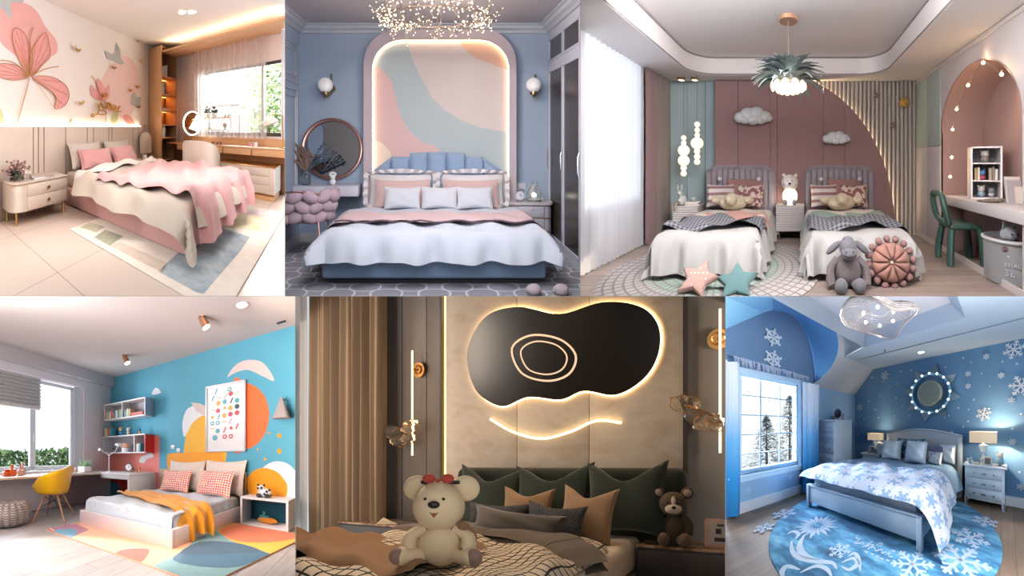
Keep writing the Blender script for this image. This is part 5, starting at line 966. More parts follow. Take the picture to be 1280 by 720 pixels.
    for s_ in (-1, 1): mb = MB(loc(X + s_ * .08, Y, .45) @ rot('Y', s_ * 42)); mb.ball((s_ * .085, 0, -.0), (.1, .022, .035), 14, 8); part('ear', mb, g2, hd)
    mb = MB(); mb.ball((X - .035, Y - .13, .385), .007, 6, 5).ball((X + .035, Y - .13, .385), .007, 6, 5).tube([(X - .06, Y - .125, .35), (X, Y - .148, .34), (X + .06, Y - .125, .35)], .003, 4); part('face', mb, M('eye_black', '#1c1a1a', .2), hd)
    for s_ in (-1, 1):
        mb = MB(); mb.tube(cr([(X + s_ * .1, Y, .28), (X + s_ * .17, Y - .02, .2), (X + s_ * .18, Y - .05, .1), (X + s_ * .17, Y - .07, .05)], 4, False), [.04] * 8 + [.045] * 5, 12); part('arm', mb, g1, t)
        mb = MB(); mb.tube([(X + s_ * .06, Y - .03, .06), (X + s_ * .085, Y - .14, .055)], .05, 12); part('leg', mb, g1, t); mb = MB(); mb.ball((X + s_ * .09, Y - .17, .075), (.062, .05, .075), 16, 10); part('foot', mb, g2, t)
    t = thing(r, 'pompom_cushion', 'round pleated dusty pink cushion ringed with pompoms, leaning on the right bed', 'cushion', (.94, 2.93, 0)); pm = fabric('cushion_rose', '#a27568', bump=(60, .3)); Tm = loc(.935, 2.96, .235) @ rot('X', -12)
    mb = MB(Tm)
    def cf_(u, v):
        a = 2 * pi * u; q = .2 * v; pl = abs(sin(a * 5)) ** .35; h = .085 * sqrt(max(0, 1 - (q / .2) ** 3)) * (.55 + .45 * pl) * min(1, .3 + q / .08); return (q * cos(a), -h, q * sin(a))
    mb.grid(cf_, 80, 12, cu=True).grid(lambda u, v: (.2 * v * cos(-2 * pi * u), .05 * sqrt(max(0, 1 - v ** 3)), .2 * v * sin(-2 * pi * u)), 40, 5, cu=True); part('cushion_body', mb, pm, t)
    mb = MB(Tm); mb.ball((0, -.045, 0), (.022, .016, .022), 12, 8); part('button', mb, M('button_pearl', '#c9b9b0', .3), t)
    for i in range(16): a = i * pi / 8 + .1; mb = MB(Tm); mb.ball((.232 * cos(a), 0, .232 * sin(a)), .038, 14, 9); part('pompom', mb, fabric('pom_rose', '#8f6a66', bump=(90, .6)), t)
    mb = MB(); mb.box(-2.435, -2.425, 1.2, 4.3, .72, 2.69); struct(r, 'sky_glow_sheet', mb, glow('overcast_sky', '#eaf1ff', 1.25))  # added glowing sheet, backlights the sheer in place of the sky
    area(r, (.3, 2.15, 2.9), (0, 4.2, .6), 2.0, .8, 185, '#f8f3f3')
    area(r, (2.5, 3.4, 2.2), (2.3, 3.4, .8), .4, .8, 2.5, '#ffd8b8')
room3()

# ============================================================ ROOM 4: bright bedroom with painted blue wall
def room4():
    r = R4; V = Vector; rd = random.Random(21); YW = 4.53
    white = M('r4_white', '#e6e4e6', .45); lil = M('r4_wall_lilac', '#ece6ea', .85); blue = M('r4_wall_blue', '#58a8c2', .85, var=(2, .04))
    mb = MB(); mb.poly([(0, .3, 0), (6.5, .3, 0), (6.5, 4.6, 0), (0, 4.6, 0)]); struct(r, 'floor', mb, planks('r4_floor', '#a8a2a3', '#b8b1b1', .2, 1.6, 90))
    mb = MB(); mb.box(-.1, 6.5, .3, 4.6, 3.03, 3.06); struct(r, 'ceiling', mb, M('r4_ceiling', '#cbc5c5', .9))
    mb = MB(); hole_wall(mb, 'x', 0, -2, 4.6, 0, 3.05, (.6, 3.72, .76, 2.64), -.22); struct(r, 'wall_left', mb, lil)
    mb = MB(); mb.box(0.004, .14, .3, YW - .002, 2.8, 3.028); struct(r, 'trim_soffit', mb, M('r4_soffit', '#c9c3c8', .8))
    # blue wall with painted shapes
    mb = MB(); mb.box(0, 6.5, YW, YW + .1, 0, 3.05)
    def pt(px, mi, k): mb.poly([(p[0], YW - .0015 * k, p[2]) for p in px], mi)
    def ell(cu, cv, ru, rv, n=40): return [(cu + ru * cos(2 * pi * i / n), cv + rv * sin(2 * pi * i / n)) for i in range(n)]
    pt([(-0.05,4.53,1.58),(1.57,4.53,1.5),(1.57,4.53,-1.16),(-0.05,4.53,-1.57)], 1, 1); pt(cr([(-0.02,4.53,0.52),(0.48,4.53,0.53),(0.88,4.53,0.4),(1.36,4.53,-0.16),(1.57,4.53,-1.16),(-0.05,4.53,-1.57),(-0.05,4.53,0.05)]), 2, 2); pt([(-0.11,4.53,0.46),(0.22,4.53,0.4),(0.51,4.53,0.18),(0.88,4.53,-0.23),(1.03,4.53,-1.3),(-0.11,4.53,-1.59)], 7, 3)
    pt(cr([(1.78,4.53,1.05),(1.88,4.53,1.12),(2.24,4.53,1.13),(2.66,4.53,1.14),(2.99,4.53,1.12),(3,4.53,0.63),(2.2,4.53,0.59),(1.84,4.53,0.73)]), 4, 2)
    pt(cr([(2.22,4.53,0.99),(2.22,4.53,1.35),(2.31,4.53,1.62),(2.49,4.53,1.79),(2.7,4.53,1.86),(2.97,4.53,1.81),(3.08,4.53,1.49),(3.05,4.53,0.92),(2.56,4.53,0.76)]), 3, 1)
    pt(cr([(2.2,4.53,1.45),(2.16,4.53,1.71),(2.24,4.53,1.95),(2.38,4.53,2.03),(2.59,4.53,2.04),(2.76,4.53,1.93),(2.76,4.53,1.81),(2.59,4.53,1.82),(2.38,4.53,1.69),(2.29,4.53,1.54)]), 6, 2); pt([(2.36,4.53,2.11),(2.56,4.53,2.07),(2.76,4.53,1.95),(2.76,4.53,1.78),(2.49,4.53,1.91)], 5, 3)
    mb_ = [(3.22,4.53,2.35),(3.42,4.53,2.31),(3.61,4.53,2.2),(3.75,4.53,2.02),(3.81,4.53,1.8),(3.81,4.53,1.63),(3.74,4.53,1.4),(3.61,4.53,1.25),(3.45,4.53,1.18),(3.22,4.53,1.2)]; pt(cr(mb_), 8, 1)
    pt(cr([(3.11,4.53,2.46),(3.2,4.53,2.59),(3.34,4.53,2.67),(3.52,4.53,2.67),(3.7,4.53,2.59),(3.82,4.53,2.43),(3.89,4.53,2.25),(3.74,4.53,2.34),(3.5,4.53,2.5),(3.34,4.53,2.52),(3.2,4.53,2.49)]), 5, 1)
    pt(cr([(1.36,4.53,2.42),(1.43,4.53,2.53),(1.5,4.53,2.54),(1.57,4.53,2.49),(1.61,4.53,2.42),(1.5,4.53,2.4)]), 6, 1); pt(cr([(0.98,4.53,0.94),(1.05,4.53,1.05),(1.22,4.53,1.1),(1.36,4.53,1.12),(1.41,4.53,1.05),(1.22,4.53,1),(1.13,4.53,0.91)]), 6, 4)
    pt(cr([(3.61,4.53,0.6),(3.66,4.53,0.8),(3.79,4.53,0.93),(3.94,4.53,0.98),(4.09,4.53,0.94),(4.2,4.53,0.82),(4.24,4.53,0.64),(4.2,4.53,0.4),(3.98,4.53,0.29),(3.71,4.53,0.35)]), 6, 1)
    pt(cr([(3.45,4.53,0.58),(3.49,4.53,0.73),(3.61,4.53,0.84),(3.75,4.53,0.87),(3.92,4.53,0.82),(4.02,4.53,0.72),(4.08,4.53,0.6),(4.05,4.53,0.42),(3.86,4.53,0.28),(3.58,4.53,0.3)]), 4, 2)
    for u, v, q in ((349, 544.5, 3.2), (349, 564, 3.3), (336, 541, 1.4), (322, 562, 1.4), (331.5, 574, 1.7)): pass
    for px in ([(3.97,4.53,1.42),(4,4.53,1.38),(3.97,4.53,1.34),(3.93,4.53,1.38)], [(3.97,4.53,1.18),(4,4.53,1.14),(3.97,4.53,1.09),(3.93,4.53,1.14)], [(3.81,4.53,1.45),(3.83,4.53,1.43),(3.81,4.53,1.41),(3.79,4.53,1.43)], [(3.63,4.53,1.19),(3.65,4.53,1.17),(3.63,4.53,1.15),(3.62,4.53,1.17)], [(3.75,4.53,1.04),(3.78,4.53,1.01),(3.75,4.53,0.99),(3.73,4.53,1.01)]): pt(cr(px, 4), 4, 1)
    struct(r, 'wall_back', mb, [blue, M('mural_salmon', '#ea8e84', .85), M('mural_red', '#d2362c', .8), M('mural_yellow', '#eeb42e', .8), M('mural_amber', '#f0a01c', .8), M('mural_stone', '#d6c8c4', .85), M('mural_white', '#e3e6ea', .85), M('mural_deep_teal', '#2f7f96', .85), M('mural_orange', '#f0743a', .8)])
    # window
    wfm = M('r4_window_white', '#dfe3ea', .4); mb = MB()
    for y0, y1 in ((.6, .68), (2.5, 2.62), (3.42, 3.5)): mb.box(-.16, -.1, y0, y1, .8, 2.62, .004)
    mb.box(-.16, -.1, .6, 3.5, .78, .86, .004).box(-.16, -.1, .6, 3.5, 2.54, 2.62, .004).box(-.18, -.06, 3.5, 3.72, .76, 2.64); struct(r, 'window_1', mb, wfm)
    mb = MB(); mb.cyl((-.09, 2.56, 1.35), (-.05, 2.56, 1.35), .014, n=8).tube([(-.05, 2.56, 1.35), (-.05, 2.56, 1.5)], .01, 8); struct(r, 'window_handle', mb, white)
    mb = MB()
    def bl(u, v): z = 2.62 - .6 * v; return (.03 + .07 * ((v * 9) % 1), .9 + 1.74 * u, z)
    mb.grid(bl, 2, 108).box(.0, .05, .9, 2.64, 1.98, 2.03, .01); one(r, 'roman_blind', mb, fabric('blind_grey', '#d6d3d4'), 'grey pleated blind half lowered over the left part of the window', 'blind')
    for k, (x, y, h, s) in enumerate(((-7, 3.6, .0, 1.6), (-7.5, 5.6, -.1, 1.7), (-7.2, 7.6, .1, 1.6), (-8, 9.6, .1, 1.8), (-8.6, 11.6, .0, 1.9))):
        lb = ['bushy green tree outside the window, far left behind the orange bottle', 'bushy green tree outside the window, left of the middle bar', 'bushy green tree outside the window behind the middle bar', 'rounded green tree outside the window, right pane', 'rounded green tree outside the window, by the right frame'][k]
        t = thing(r, 'tree', lb, 'tree', (x, y, -3)); mb = MB(); mb.cyl((x, y, -3), (x, y, 0), .12, .08, 8); part('trunk', mb, M('bark', '#6b5a48', .9), t); mb = MB()
        for i in range(800):
            c = V((x + rd.gauss(0, .5 * s), y + rd.gauss(0, .5 * s), h + .25 + .45 * s * rd.random() ** .7 * 2 - .4)); q = .07 + rd.random() * .1; a = V((rd.gauss(0, 1), rd.gauss(0, 1), rd.gauss(0, 1))).normalized(); b = a.cross(V((.3, .5, .8))).normalized(); mb.add([c - a * q, c + b * q * .7, c + a * q, c - b * q * .7], [(0, 1, 2, 3)], rd.choice((0, 0, 1, 2)))
        part('crown', mb, [M('leaf4_green', '#5f8a4c', .7), M('leaf4_pale', '#93b070', .7), M('leaf4_dark', '#3c6138', .7)], t)
    # counter and desk
    t = thing(r, 'window_counter', 'long white counter running under the window', 'counter', (.3, 2, .68)); mb = MB(); mb.box(.004, .62, .4, 3.7, .675, .715, .004); part('top', mb, M('counter_wood', '#dccabc', .35), t)
    t = thing(r, 'desk', 'white corner desk with a solid side panel below the shelves', 'desk', (.8, 4.1, 0)); mb = MB(); mb.box(.01, 1.5, 3.7, 4.52, .66, .72, .004).box(.62, 1.5, 3.7, 3.76, .6, .66, .003); part('desk_top', mb, white, t); mb = MB(); mb.box(1.44, 1.5, 3.7, 4.52, 0, .66, .004); part('side_panel', mb, white, t)
    # wall shelves
    def shelfbox(x0, x1, z0, z1, label, mside, div):
        t = thing(r, 'wall_shelf', label, 'shelf', ((x0 + x1) / 2, 4.4, z0)); mb = MB(); y0 = 4.23
        mb.box(x0, x1, y0, 4.525, z0, z0 + .025, .002).box(x0, x1, y0, 4.525, z1 - .025, z1, .002).box(x0, x0 + .02, y0, 4.525, z0, z1); part('body', mb, white, t)
        mb = MB(); mb.box(x1 - .025, x1, y0, 4.525, z0 + .001, z1 - .001); part('end_panel', mb, mside, t)
        mb = MB(); mb.box(x0 + .02, x1 - .02, 4.505, 4.527, z0 + .02, z1 - .02); part('back_panel', mb, M('shelf_back_lilac', '#b5b2bd', .6), t)
        mb = MB(); mb.box(div, div + .02, y0 + .005, 4.5, z0 + .02, z1 - .02); part('divider', mb, white, t); return t
    ax, bx = (0.09,4.23,2.1)[0], (1.43,4.23,1.95)[0]
    zt1, zb1 = (1.43,4.23,2.31)[2], (1.43,4.23,1.92)[2]; zt2, zb2 = (1.43,4.23,1.54)[2], (1.43,4.23,1.13)[2]; dv = (0.71,4.23,2.16)[0]; dv2 = (1.09,4.23,1.24)[0]
    shelfbox(ax, bx, zb1, zt1, 'upper white wall shelf box holding a row of books', M('shelf_grey_side', '#a9adb9', .5), dv)
    shelfbox(ax - .06, bx, zb2, zt2, 'lower white wall shelf box with a red end panel', M('shelf_red', '#d93327', .5), dv2)
    cols = ['#d8d3c6', '#e0b27c', '#c9d6d2', '#3f95a3', '#e8e4da', '#57a9b5', '#d98b6a', '#c94f40', '#efe9dc', '#7fb9a8', '#e3c18f', '#9db5c4', '#f0ece2', '#2d7f95', '#cc7a5a']
    ent = ['tan', 'cream', 'teal', 'white', 'orange', 'grey-blue', 'red', 'sand']
    def row(x, xe, z, hmax, where, grp, lean=0):
        k = 0
        while x < xe:
            w = rd.uniform(.02, .034); h = hmax * rd.uniform(.72, 1); c = cols[(k * 7 + len(where)) % 15]; mb = MB(loc(x, 4.27, z + .001)); mb.box(0, w, 0, .17, 0, h, .002).box(.003, w - .003, .002, .165, .002, h + .001, 0, 1)
            one(r, 'book', mb, [M('bk' + c, c, .55), M('paper', '#efe8da', .9)], '%s book, %s from left %s' % ({'#d8d3c6': 'stone grey', '#e0b27c': 'tan', '#c9d6d2': 'pale green-grey', '#3f95a3': 'teal', '#e8e4da': 'off-white', '#57a9b5': 'turquoise', '#d98b6a': 'terracotta', '#c94f40': 'red', '#efe9dc': 'ivory', '#7fb9a8': 'mint', '#e3c18f': 'sand', '#9db5c4': 'blue-grey', '#f0ece2': 'white', '#2d7f95': 'dark teal', '#cc7a5a': 'rust'}[c], ['first', 'second', 'third', 'fourth', 'fifth', 'sixth', 'seventh', 'eighth', 'ninth', 'tenth', 'eleventh', 'twelfth', 'thirteenth', 'fourteenth', 'fifteenth'][min(k, 14)], where), 'book', grp); x += w + .004; k += 1
    row(ax + .04, dv - .03, zb1 + .025, .21, 'in the left half of the upper wall shelf', 'books in the upper wall shelf'); row(dv + .04, dv + .21, zb1 + .025, .19, 'in the right half of the upper wall shelf', 'books in the upper wall shelf')
    row(ax - .04, ax + .2, zt2, .22, 'standing on top of the lower wall shelf', 'books on the lower wall shelf'); row(dv2 + .04, dv2 + .16, zb2 + .025, .2, 'inside the lower wall shelf at the red end', 'books in the lower wall shelf')
    mb = MB(); mb.box(dv + .24, bx - .12, 4.28, 4.45, zb1 + .026, zb1 + .11, .004); one(r, 'box', mb, M('box_rust', '#c4533f', .6), 'small rust red box beside the books of the upper wall shelf', 'box')
    def fig(x, z, s, c1, c2, lb, y=4.35):
        q = thing(r, 'toy_figure', lb, 'figurine', (x, y, z)); mb = MB(loc(x, y, z) @ scl(s, s, s)); mb.ball((0, 0, .05), (.045, .04, .055), 14, 9); part('body', mb, M('fb' + c2, c2, .6), q)
        mb = MB(loc(x, y, z) @ scl(s, s, s)); mb.ball((0, -.005, .13), .043, 14, 9).ball((-.032, 0, .17), .014, 8, 6).ball((.032, 0, .17), .014, 8, 6); part('head', mb, M('fh' + c1, c1, .6), q)
        mb = MB(loc(x, y, z) @ scl(s, s, s)); mb.ball((-.015, -.045, .138), .005, 6, 4).ball((.015, -.045, .138), .005, 6, 4); part('eyes', mb, M('eye_black', '#1c1a1a', .2), q)
    fig((0.56,4.35,1.57)[0], zt2, 1.15, '#d9b58d', '#3e8fc0', 'blue toy figure with tan head on top of the lower shelf, beside the books'); fig((0.81,4.35,1.56)[0], zt2, 1.0, '#e9e0d4', '#c9b39a', 'cream toy figure on top of the lower shelf, between two blue ones'); fig((1.16,4.35,1.54)[0], zt2, .75, '#3d7fa6', '#d0895c', 'small dark blue toy figure on top of the lower shelf near the red end')
    fig((0.32,4.3,1.16)[0], zb2 + .025, .65, '#5c5a62', '#a08f7c', 'small dark toy figure inside the lower shelf, left of the pom plant')
    x = (0.74,4.3,1.25)[0]; t = thing(r, 'pampas_pot', 'white pot with a fluffy peach pom of dried grass inside the lower shelf', 'plant', (x, 4.3, zb2 + .025)); mb = MB(); mb.cyl((x, 4.32, zb2 + .025), (x, 4.32, zb2 + .12), .085, .09, 20); part('pot', mb, M('pot_white', '#eeeef0', .4), t); mb = MB(); mb.ball((x, 4.31, zb2 + .17), (.115, .09, .075), 20, 12, fn=lambda d: 1 + .08 * sin(d.x * 31) * sin(d.z * 27 + d.y * 23)); part('grass', mb, fabric('pom_peach', '#d9a283', bump=(70, 1.0)), t)
    # wall switches, cone lamp, picture
    for k, (u, v) in enumerate(((216, 559), (222.5, 563))):
        p = V((1.93,4.52,1.25)) if k == 0 else V((2.07,4.52,1.18)); mb = MB(); mb.box(p.x - .045, p.x + .045, 4.515, 4.529, p.z - .04, p.z + .04, .004).box(p.x - .028, p.x + .028, 4.51, 4.516, p.z - .025, p.z + .025, .003); one(r, 'wall_switch', mb, M('switch4', '#d9dfe2', .4), 'square white wall switch by the pillows, %s of two' % ('upper left' if k == 0 else 'lower right'), 'switch')
    c = V((4.03,4.4,1.63)); ap = V((4.03,4.4,1.96)); t = thing(r, 'cone_sconce', 'grey felt cone wall lamp to the right of the orange circle', 'lamp', (c.x, 4.4, c.z)); mb = MB(); mb.cyl((c.x, 4.4, c.z), (c.x, 4.4, ap.z), .125, .008, 32); part('shade', mb, fabric('felt_cone', '#9d9290'), t); mb = MB(); mb.cyl((c.x, 4.4, ap.z - .03), (c.x, 4.52, ap.z - .03), .012, n=8); part('bracket', mb, M('bracket_grey', '#777', .5) if 0 else M('bracket_grey', '#777777', .5), t)
    Q = [(2.7,4.5,2.35),(3.45,4.5,2.36),(3.44,4.5,1.14),(2.7,4.5,1.14)]; t = thing(r, 'framed_print', 'tall white framed print of small coloured dots and strokes above the bed', 'picture', (Q[3][0] + .4, 4.5, Q[3][2]))
    X0, X1 = Q[0][0], Q[1][0]; Z0, Z1 = Q[3][2], Q[0][2]
    mb = MB(); mb.box(X0, X1, 4.5, 4.528, Z0, Z1, .003); part('print', mb, M('print_white', '#e9e9ea', .5), t)
    mb = MB()
    for a in ((X0, X0 + .03, Z0, Z1), (X1 - .03, X1, Z0, Z1), (X0, X1, Z0, Z0 + .03), (X0, X1, Z1 - .03, Z1)): mb.box(a[0], a[1], 4.485, 4.51, a[2], a[3], .002)
    part('frame', mb, M('frame_silver', '#c3c8cc', .4), t)
    pc = {'t': 0, 'r': 1, 'y': 2, 'k': 3}; mb = MB(); W_ = X1 - X0; H_ = Z1 - Z0
    marks = [(.28, .9, 'b', 't'), (.62, .9, 'o', 't'), (.2, .81, 'b', 't'), (.36, .8, '-', 'y'), (.52, .81, 'i', 'r'), (.65, .835, 'd', 'r'), (.8, .83, 'i', 'y'), (.34, .72, 'd', 'y'), (.5, .73, 'd', 't'), (.67, .735, 'b', 'k'), (.8, .725, 'd', 't'),
             (.19, .63, '-', 'y'), (.33, .61, 'd', 'r'), (.5, .64, 's', 'y'), (.64, .63, 'd', 'y'), (.8, .64, 'd', 'k'), (.18, .52, 's', 'y'), (.35, .52, 'b', 't'), (.49, .53, 'd', 'y'), (.64, .54, 'd', 'r'), (.8, .55, 'd', 'r'), (.18, .43, 'o', 't'), (.32, .43, 'o', 't'), (.48, .44, '-', 'y'), (.64, .44, 'i', 'r'),
             (.18, .35, '-', 'y'), (.32, .31, 'd', 't'), (.5, .32, 'b', 'r'), (.66, .34, 's', 'r'), (.8, .36, 'b', 'r'), (.25, .21, 'D', 't'), (.5, .22, 'o', 'r'), (.65, .22, 'o', 'r')]
    for a, b, s_, c in marks:
        x, z, mi = X0 + a * W_, Z0 + b * H_, pc[c]
        if s_ in 'dsD': mb.disc((x, 4.497, z), {'d': .042, 's': .028, 'D': .05}[s_], 'y', 18, mi)
        elif s_ == 'o': mb.disc((x, 4.497, z), .04, 'y', 18, mi); mb.disc((x, 4.4955, z), .018, 'y', 12, 4)
        else:
            w, h, an = {'b': (.022, .1, 25), 'i': (.01, .1, 30), '-': (.085, .012, 3)}[s_]; q = Matrix.Rotation(radians(an if s_ != '-' else 5), 2); P = [Vector((sx * w / 2, sz * h / 2)) for sx, sz in ((-1, -1), (1, -1), (1, 1), (-1, 1))]; R2_ = lambda p: (x + p.x * cos(radians(an)) + p.y * sin(radians(an)), 4.497, z - p.x * sin(radians(an)) + p.y * cos(radians(an))); mb.poly([R2_(p) for p in P], mi)
    part('dots', mb, [M('ink_teal', '#4fa7b5', .6), M('ink_red', '#c83a46', .6), M('ink_yellow', '#e0a52e', .6), M('ink_navy', '#123c4a', .6), M('print_white', '#e9e9ea', .5)], t)
    # bed
    t = thing(r, 'bed', 'low white platform bed against the blue wall', 'bed', (2.5, 3.4, 0)); fr = M('bed_frame_pinkwhite', '#e2d2d2', .35)
    for a, nm_ in (((1.66, 3.42, 2.45, 2.5), 'foot_board'), ((1.66, 1.71, 2.5, 4.5), 'side_board'), ((3.37, 3.42, 2.5, 4.5), 'side_board')): mb = MB(); mb.box(*a, 0.005, .23, .006); part(nm_, mb, fr, t)
    mb = MB(); mb.box(1.7, 3.38, 2.5, 4.5, .1, .2); part('platform', mb, white, t)
    mb = MB(); mb.box(1.62, 3.46, 4.47, 4.525, .1, .8, .01); part('headboard', mb, M('headboard_beige', '#b9a184', .6), t)
    mb = MB(); mb.box(1.73, 3.36, 2.53, 4.46, .2, .37, .05, seg=3); part('mattress', mb, fabric('mat_pale_blue', '#b9c8d3'), t)
    mb = MB(); mb.drape(1.75, 3.34, 2.57, 4.3, .4, .05, .05, .06, 0, r=.05, amp=.012, kk=18, nx=70, ny=70, puff=.014, flare=.05, seed=4, edge=None)
    for s_ in (0,): pass
    mb.grid(lambda u, v: (1.715 + 1.65 * u, 2.535 + .012 * sin(u * 60) * (1 - v) - .02 * v, .38 - .16 * v), 70, 6).grid(lambda u, v: (3.365 + .01 * sin(u * 50) * v, 2.54 + 1.8 * u, .38 - .15 * v), 60, 6)
    one(r, 'bedding', mb, fabric('sheet_ice', '#c3ced8', bump=(40, .2)), 'pale icy blue bedding wrapped over the low white bed', 'bedding')
    mb = MB()
    P0_, P1_ = V((1.74, 3.45)), V((3.36, 2.92)); dd = (P1_ - P0_)
    def thr(u, v):
        s_ = u * 1.36; w = (v - .5) * (.5 + .0 * u); nrm = V((.31, .95)); q = P0_ + dd * min(s_, 1) + nrm * w * (1 + .25 * sin(u * 3)); z = .432 + .022 * sin(v * 19 + u * 4) + .012 * sin(u * 21 + v * 5)
        if s_ > 1: k = (s_ - 1) / .36; q = q + V((.1, -.02)) * (1 - exp(-k * 6)) + V((.03 * sin(v * 20), 0)) * k; z -= .36 * k * (1 + .12 * sin(v * 7)); 
        return (q.x, q.y, max(z, .03)), (u * 2, v, 0)
    mb.grid(thr, 60, 34); one(r, 'throw_blanket', mb, fabric('throw_mustard', '#d8901c', bump=(70, .3)), 'mustard yellow throw across the foot of the bed, falling over its right side', 'blanket')
    def pat(n):
        v_ = n.voro(n.vm('MULTIPLY', n.co, (1, 1, 0)), 24, rnd=.1); c = n.ramp(n.noise(n.co, 6, 1), [(.4, '#e2604f'), (.5, '#cf3348'), (.6, '#e58a3c')]); return n.mix(n.m('LESS_THAN', v_['Distance'], .4), '#efd6cc', c)
    cr_ = fabric('pillow_offwhite', '#ddd0c4', bump=(40, .2)); 
    for k, (c, w, h, ti, mt, nm_, lb) in enumerate((((2.3, 4.34, .4), .8, .6, 16, cr_, 'pillow', 'large off-white pillow leaning on the blue wall, left one'), ((3.08, 4.34, .4), .78, .62, 16, cr_, 'pillow', 'large off-white pillow leaning on the blue wall, right one'),
            ((2.25, 4.08, .4), .62, .44, 24, M('cushion_dots_red', rough=.9, fn=pat), 'cushion', 'red dotted pink cushion on the low bed, left one'), ((3.05, 4.06, .4), .64, .46, 24, M('cushion_dots_red'), 'cushion', 'red dotted pink cushion on the low bed, right one'))):
        mb = MB(); mb.pillow(c, w, h, .18 if k < 2 else .14, (2, -3, 4, -4)[k], ti, wr=.012); one(r, nm_, mb, mt, lb, nm_)
    # nightstand
    t = thing(r, 'nightstand', 'open white cube nightstand to the right of the low bed', 'nightstand', (3.85, 4.3, 0)); x0, x1, y0 = 3.52, 4.2, 4.1; mb = MB(); mb.box(x0, x1, y0, 4.52, .405, .435, .003).box(x0, x1, y0, 4.52, .0, .03, .003).box(x0, x0 + .03, y0, 4.52, .03, .405).box(x1 - .03, x1, y0, 4.52, .03, .405); part('body', mb, white, t); mb = MB(); mb.box(x0 + .03, x1 - .03, 4.49, 4.515, .03, .405); part('back_panel', mb, M('ns_teal', '#1c5366', .6), t)
    X, Y, Z = 3.83, 4.25, .435; t = thing(r, 'panda_figure', 'black and white spotted toy panda car on the white nightstand', 'toy', (X, Y, Z)); mb = MB(); mb.ball((X, Y, Z + .075), (.1, .07, .065), 18, 12).ball((X - .04, Y - .02, Z + .13), (.055, .05, .055), 14, 10); part('body', mb, M('toy_white', '#e4e4e4', .35), t)
    mb = MB()
    for p in ((-.07, -.065, .14), (-.02, -.075, .15), (.05, -.06, .1), (.02, -.065, .06), (.085, -.03, .12), (-.085, -.01, .185), (0.0, 0, .188)): mb.ball((X + p[0], Y + p[1], Z + p[2]), (.018, .014, .02), 8, 6)
    for p in (-.06, .06): mb.cyl((X + p, Y - .085, Z + .032), (X + p, Y + .06, Z + .032), .032, n=14)
    part('spots', mb, M('toy_black', '#17181a', .4), t)
    X, Y, Z = 3.86, 4.3, .03; t = thing(r, 'toy_boat', 'small orange toy boat with teal deck inside the nightstand', 'toy', (X, Y, Z)); mb = MB(); mb.ball((X, Y, Z + .05), (.15, .06, .05), 18, 10); part('hull', mb, M('boat_orange', '#c87a22', .5), t); mb = MB(); mb.box(X - .11, X + .03, Y - .03, Y + .03, Z + .08, Z + .12, .01).ball((X - .05, Y, Z + .16), .025, 10, 7).cyl((X - .05, Y, Z + .1), (X - .05, Y, Z + .14), .02, n=8); part('deck', mb, M('boat_teal', '#3c7d84', .5), t)
    # rug
    PX = [V(p) for p in [(1.62,1.89,0.01),(1.56,2.03,0.01),(1.83,2.48,0.01),(2.29,4.23,0.01),(3.28,4.54,0.01),(3.61,4.52,0.01),(4.3,4.03,0.01),(4.39,3.65,0.01),(4.02,1.96,0.01),(3.92,1.88,0.01)]]
    base = [(1.57, 1.95), (4.12, 1.95), (4.4, 3.75), (4.4, 4.05), (1.57, 4.05)]
    mb = MB(); mb.prism([(a, b, .003) for a, b in base], (0, 0, .014), 0)
    def rp(px, mi, k): q = clip_poly([(p[0], p[1]) for p in px], base); q and mb.poly([(a, b, .017 + .0012 * k) for a, b in q], mi)
    rp(cr([(1.51,1.87,0.02),(1.57,1.98,0.02),(1.79,1.95,0.02),(1.95,1.89,0.02),(1.88,1.78,0.02)]), 1, 1); rp(cr([(1.85,1.85,0.02),(1.71,2.05,0.02),(1.85,2.22,0.02),(2.09,2.11,0.02),(2.24,1.87,0.02),(2.13,1.82,0.02)]), 2, 2); rp([(1.44,2.05,0.02),(1.64,2.41,0.02),(2.05,2.34,0.02),(2.18,2,0.02),(2.16,1.85,0.02),(1.77,1.99,0.02)], 3, 1)
    rp([(2.21,1.89,0.02),(2.02,2.43,0.02),(2.55,2.47,0.02),(3.37,2.51,0.02),(3.49,2.76,0.02),(3.67,2.56,0.02),(3.7,2.07,0.02),(3.6,1.89,0.02),(3.18,1.88,0.02)], 0, 1); rp(cr([(3.06,1.93,0.02),(3.02,2.06,0.02),(3.1,2.2,0.02),(3.22,2.27,0.02),(3.33,2.13,0.02),(3.4,1.94,0.02),(3.25,1.92,0.02)]), 4, 3)
    rp(cr([(3.59,1.9,0.02),(3.55,2.15,0.02),(3.58,2.38,0.02),(3.44,2.87,0.02),(3.37,3.39,0.02),(3.45,3.68,0.02),(4.22,3.04,0.02),(4.62,2.61,0.02),(4.05,1.74,0.02),(3.79,1.72,0.02)]), 5, 2)
    rp([(3.39,3.51,0.02),(3.33,3.88,0.02),(3.51,5.24,0.02),(4.41,5.18,0.02),(4.67,3.44,0.02),(4.38,2.91,0.02),(4.13,3.03,0.02),(3.78,3.17,0.02)], 7, 3); rp(cr([(3.45,3.57,0.02),(3.53,4.06,0.02),(3.76,4.47,0.02),(4.28,4.18,0.02),(4.37,3.86,0.02),(4.18,3.44,0.02),(3.95,3.24,0.02),(3.69,3.27,0.02)]), 8, 4)
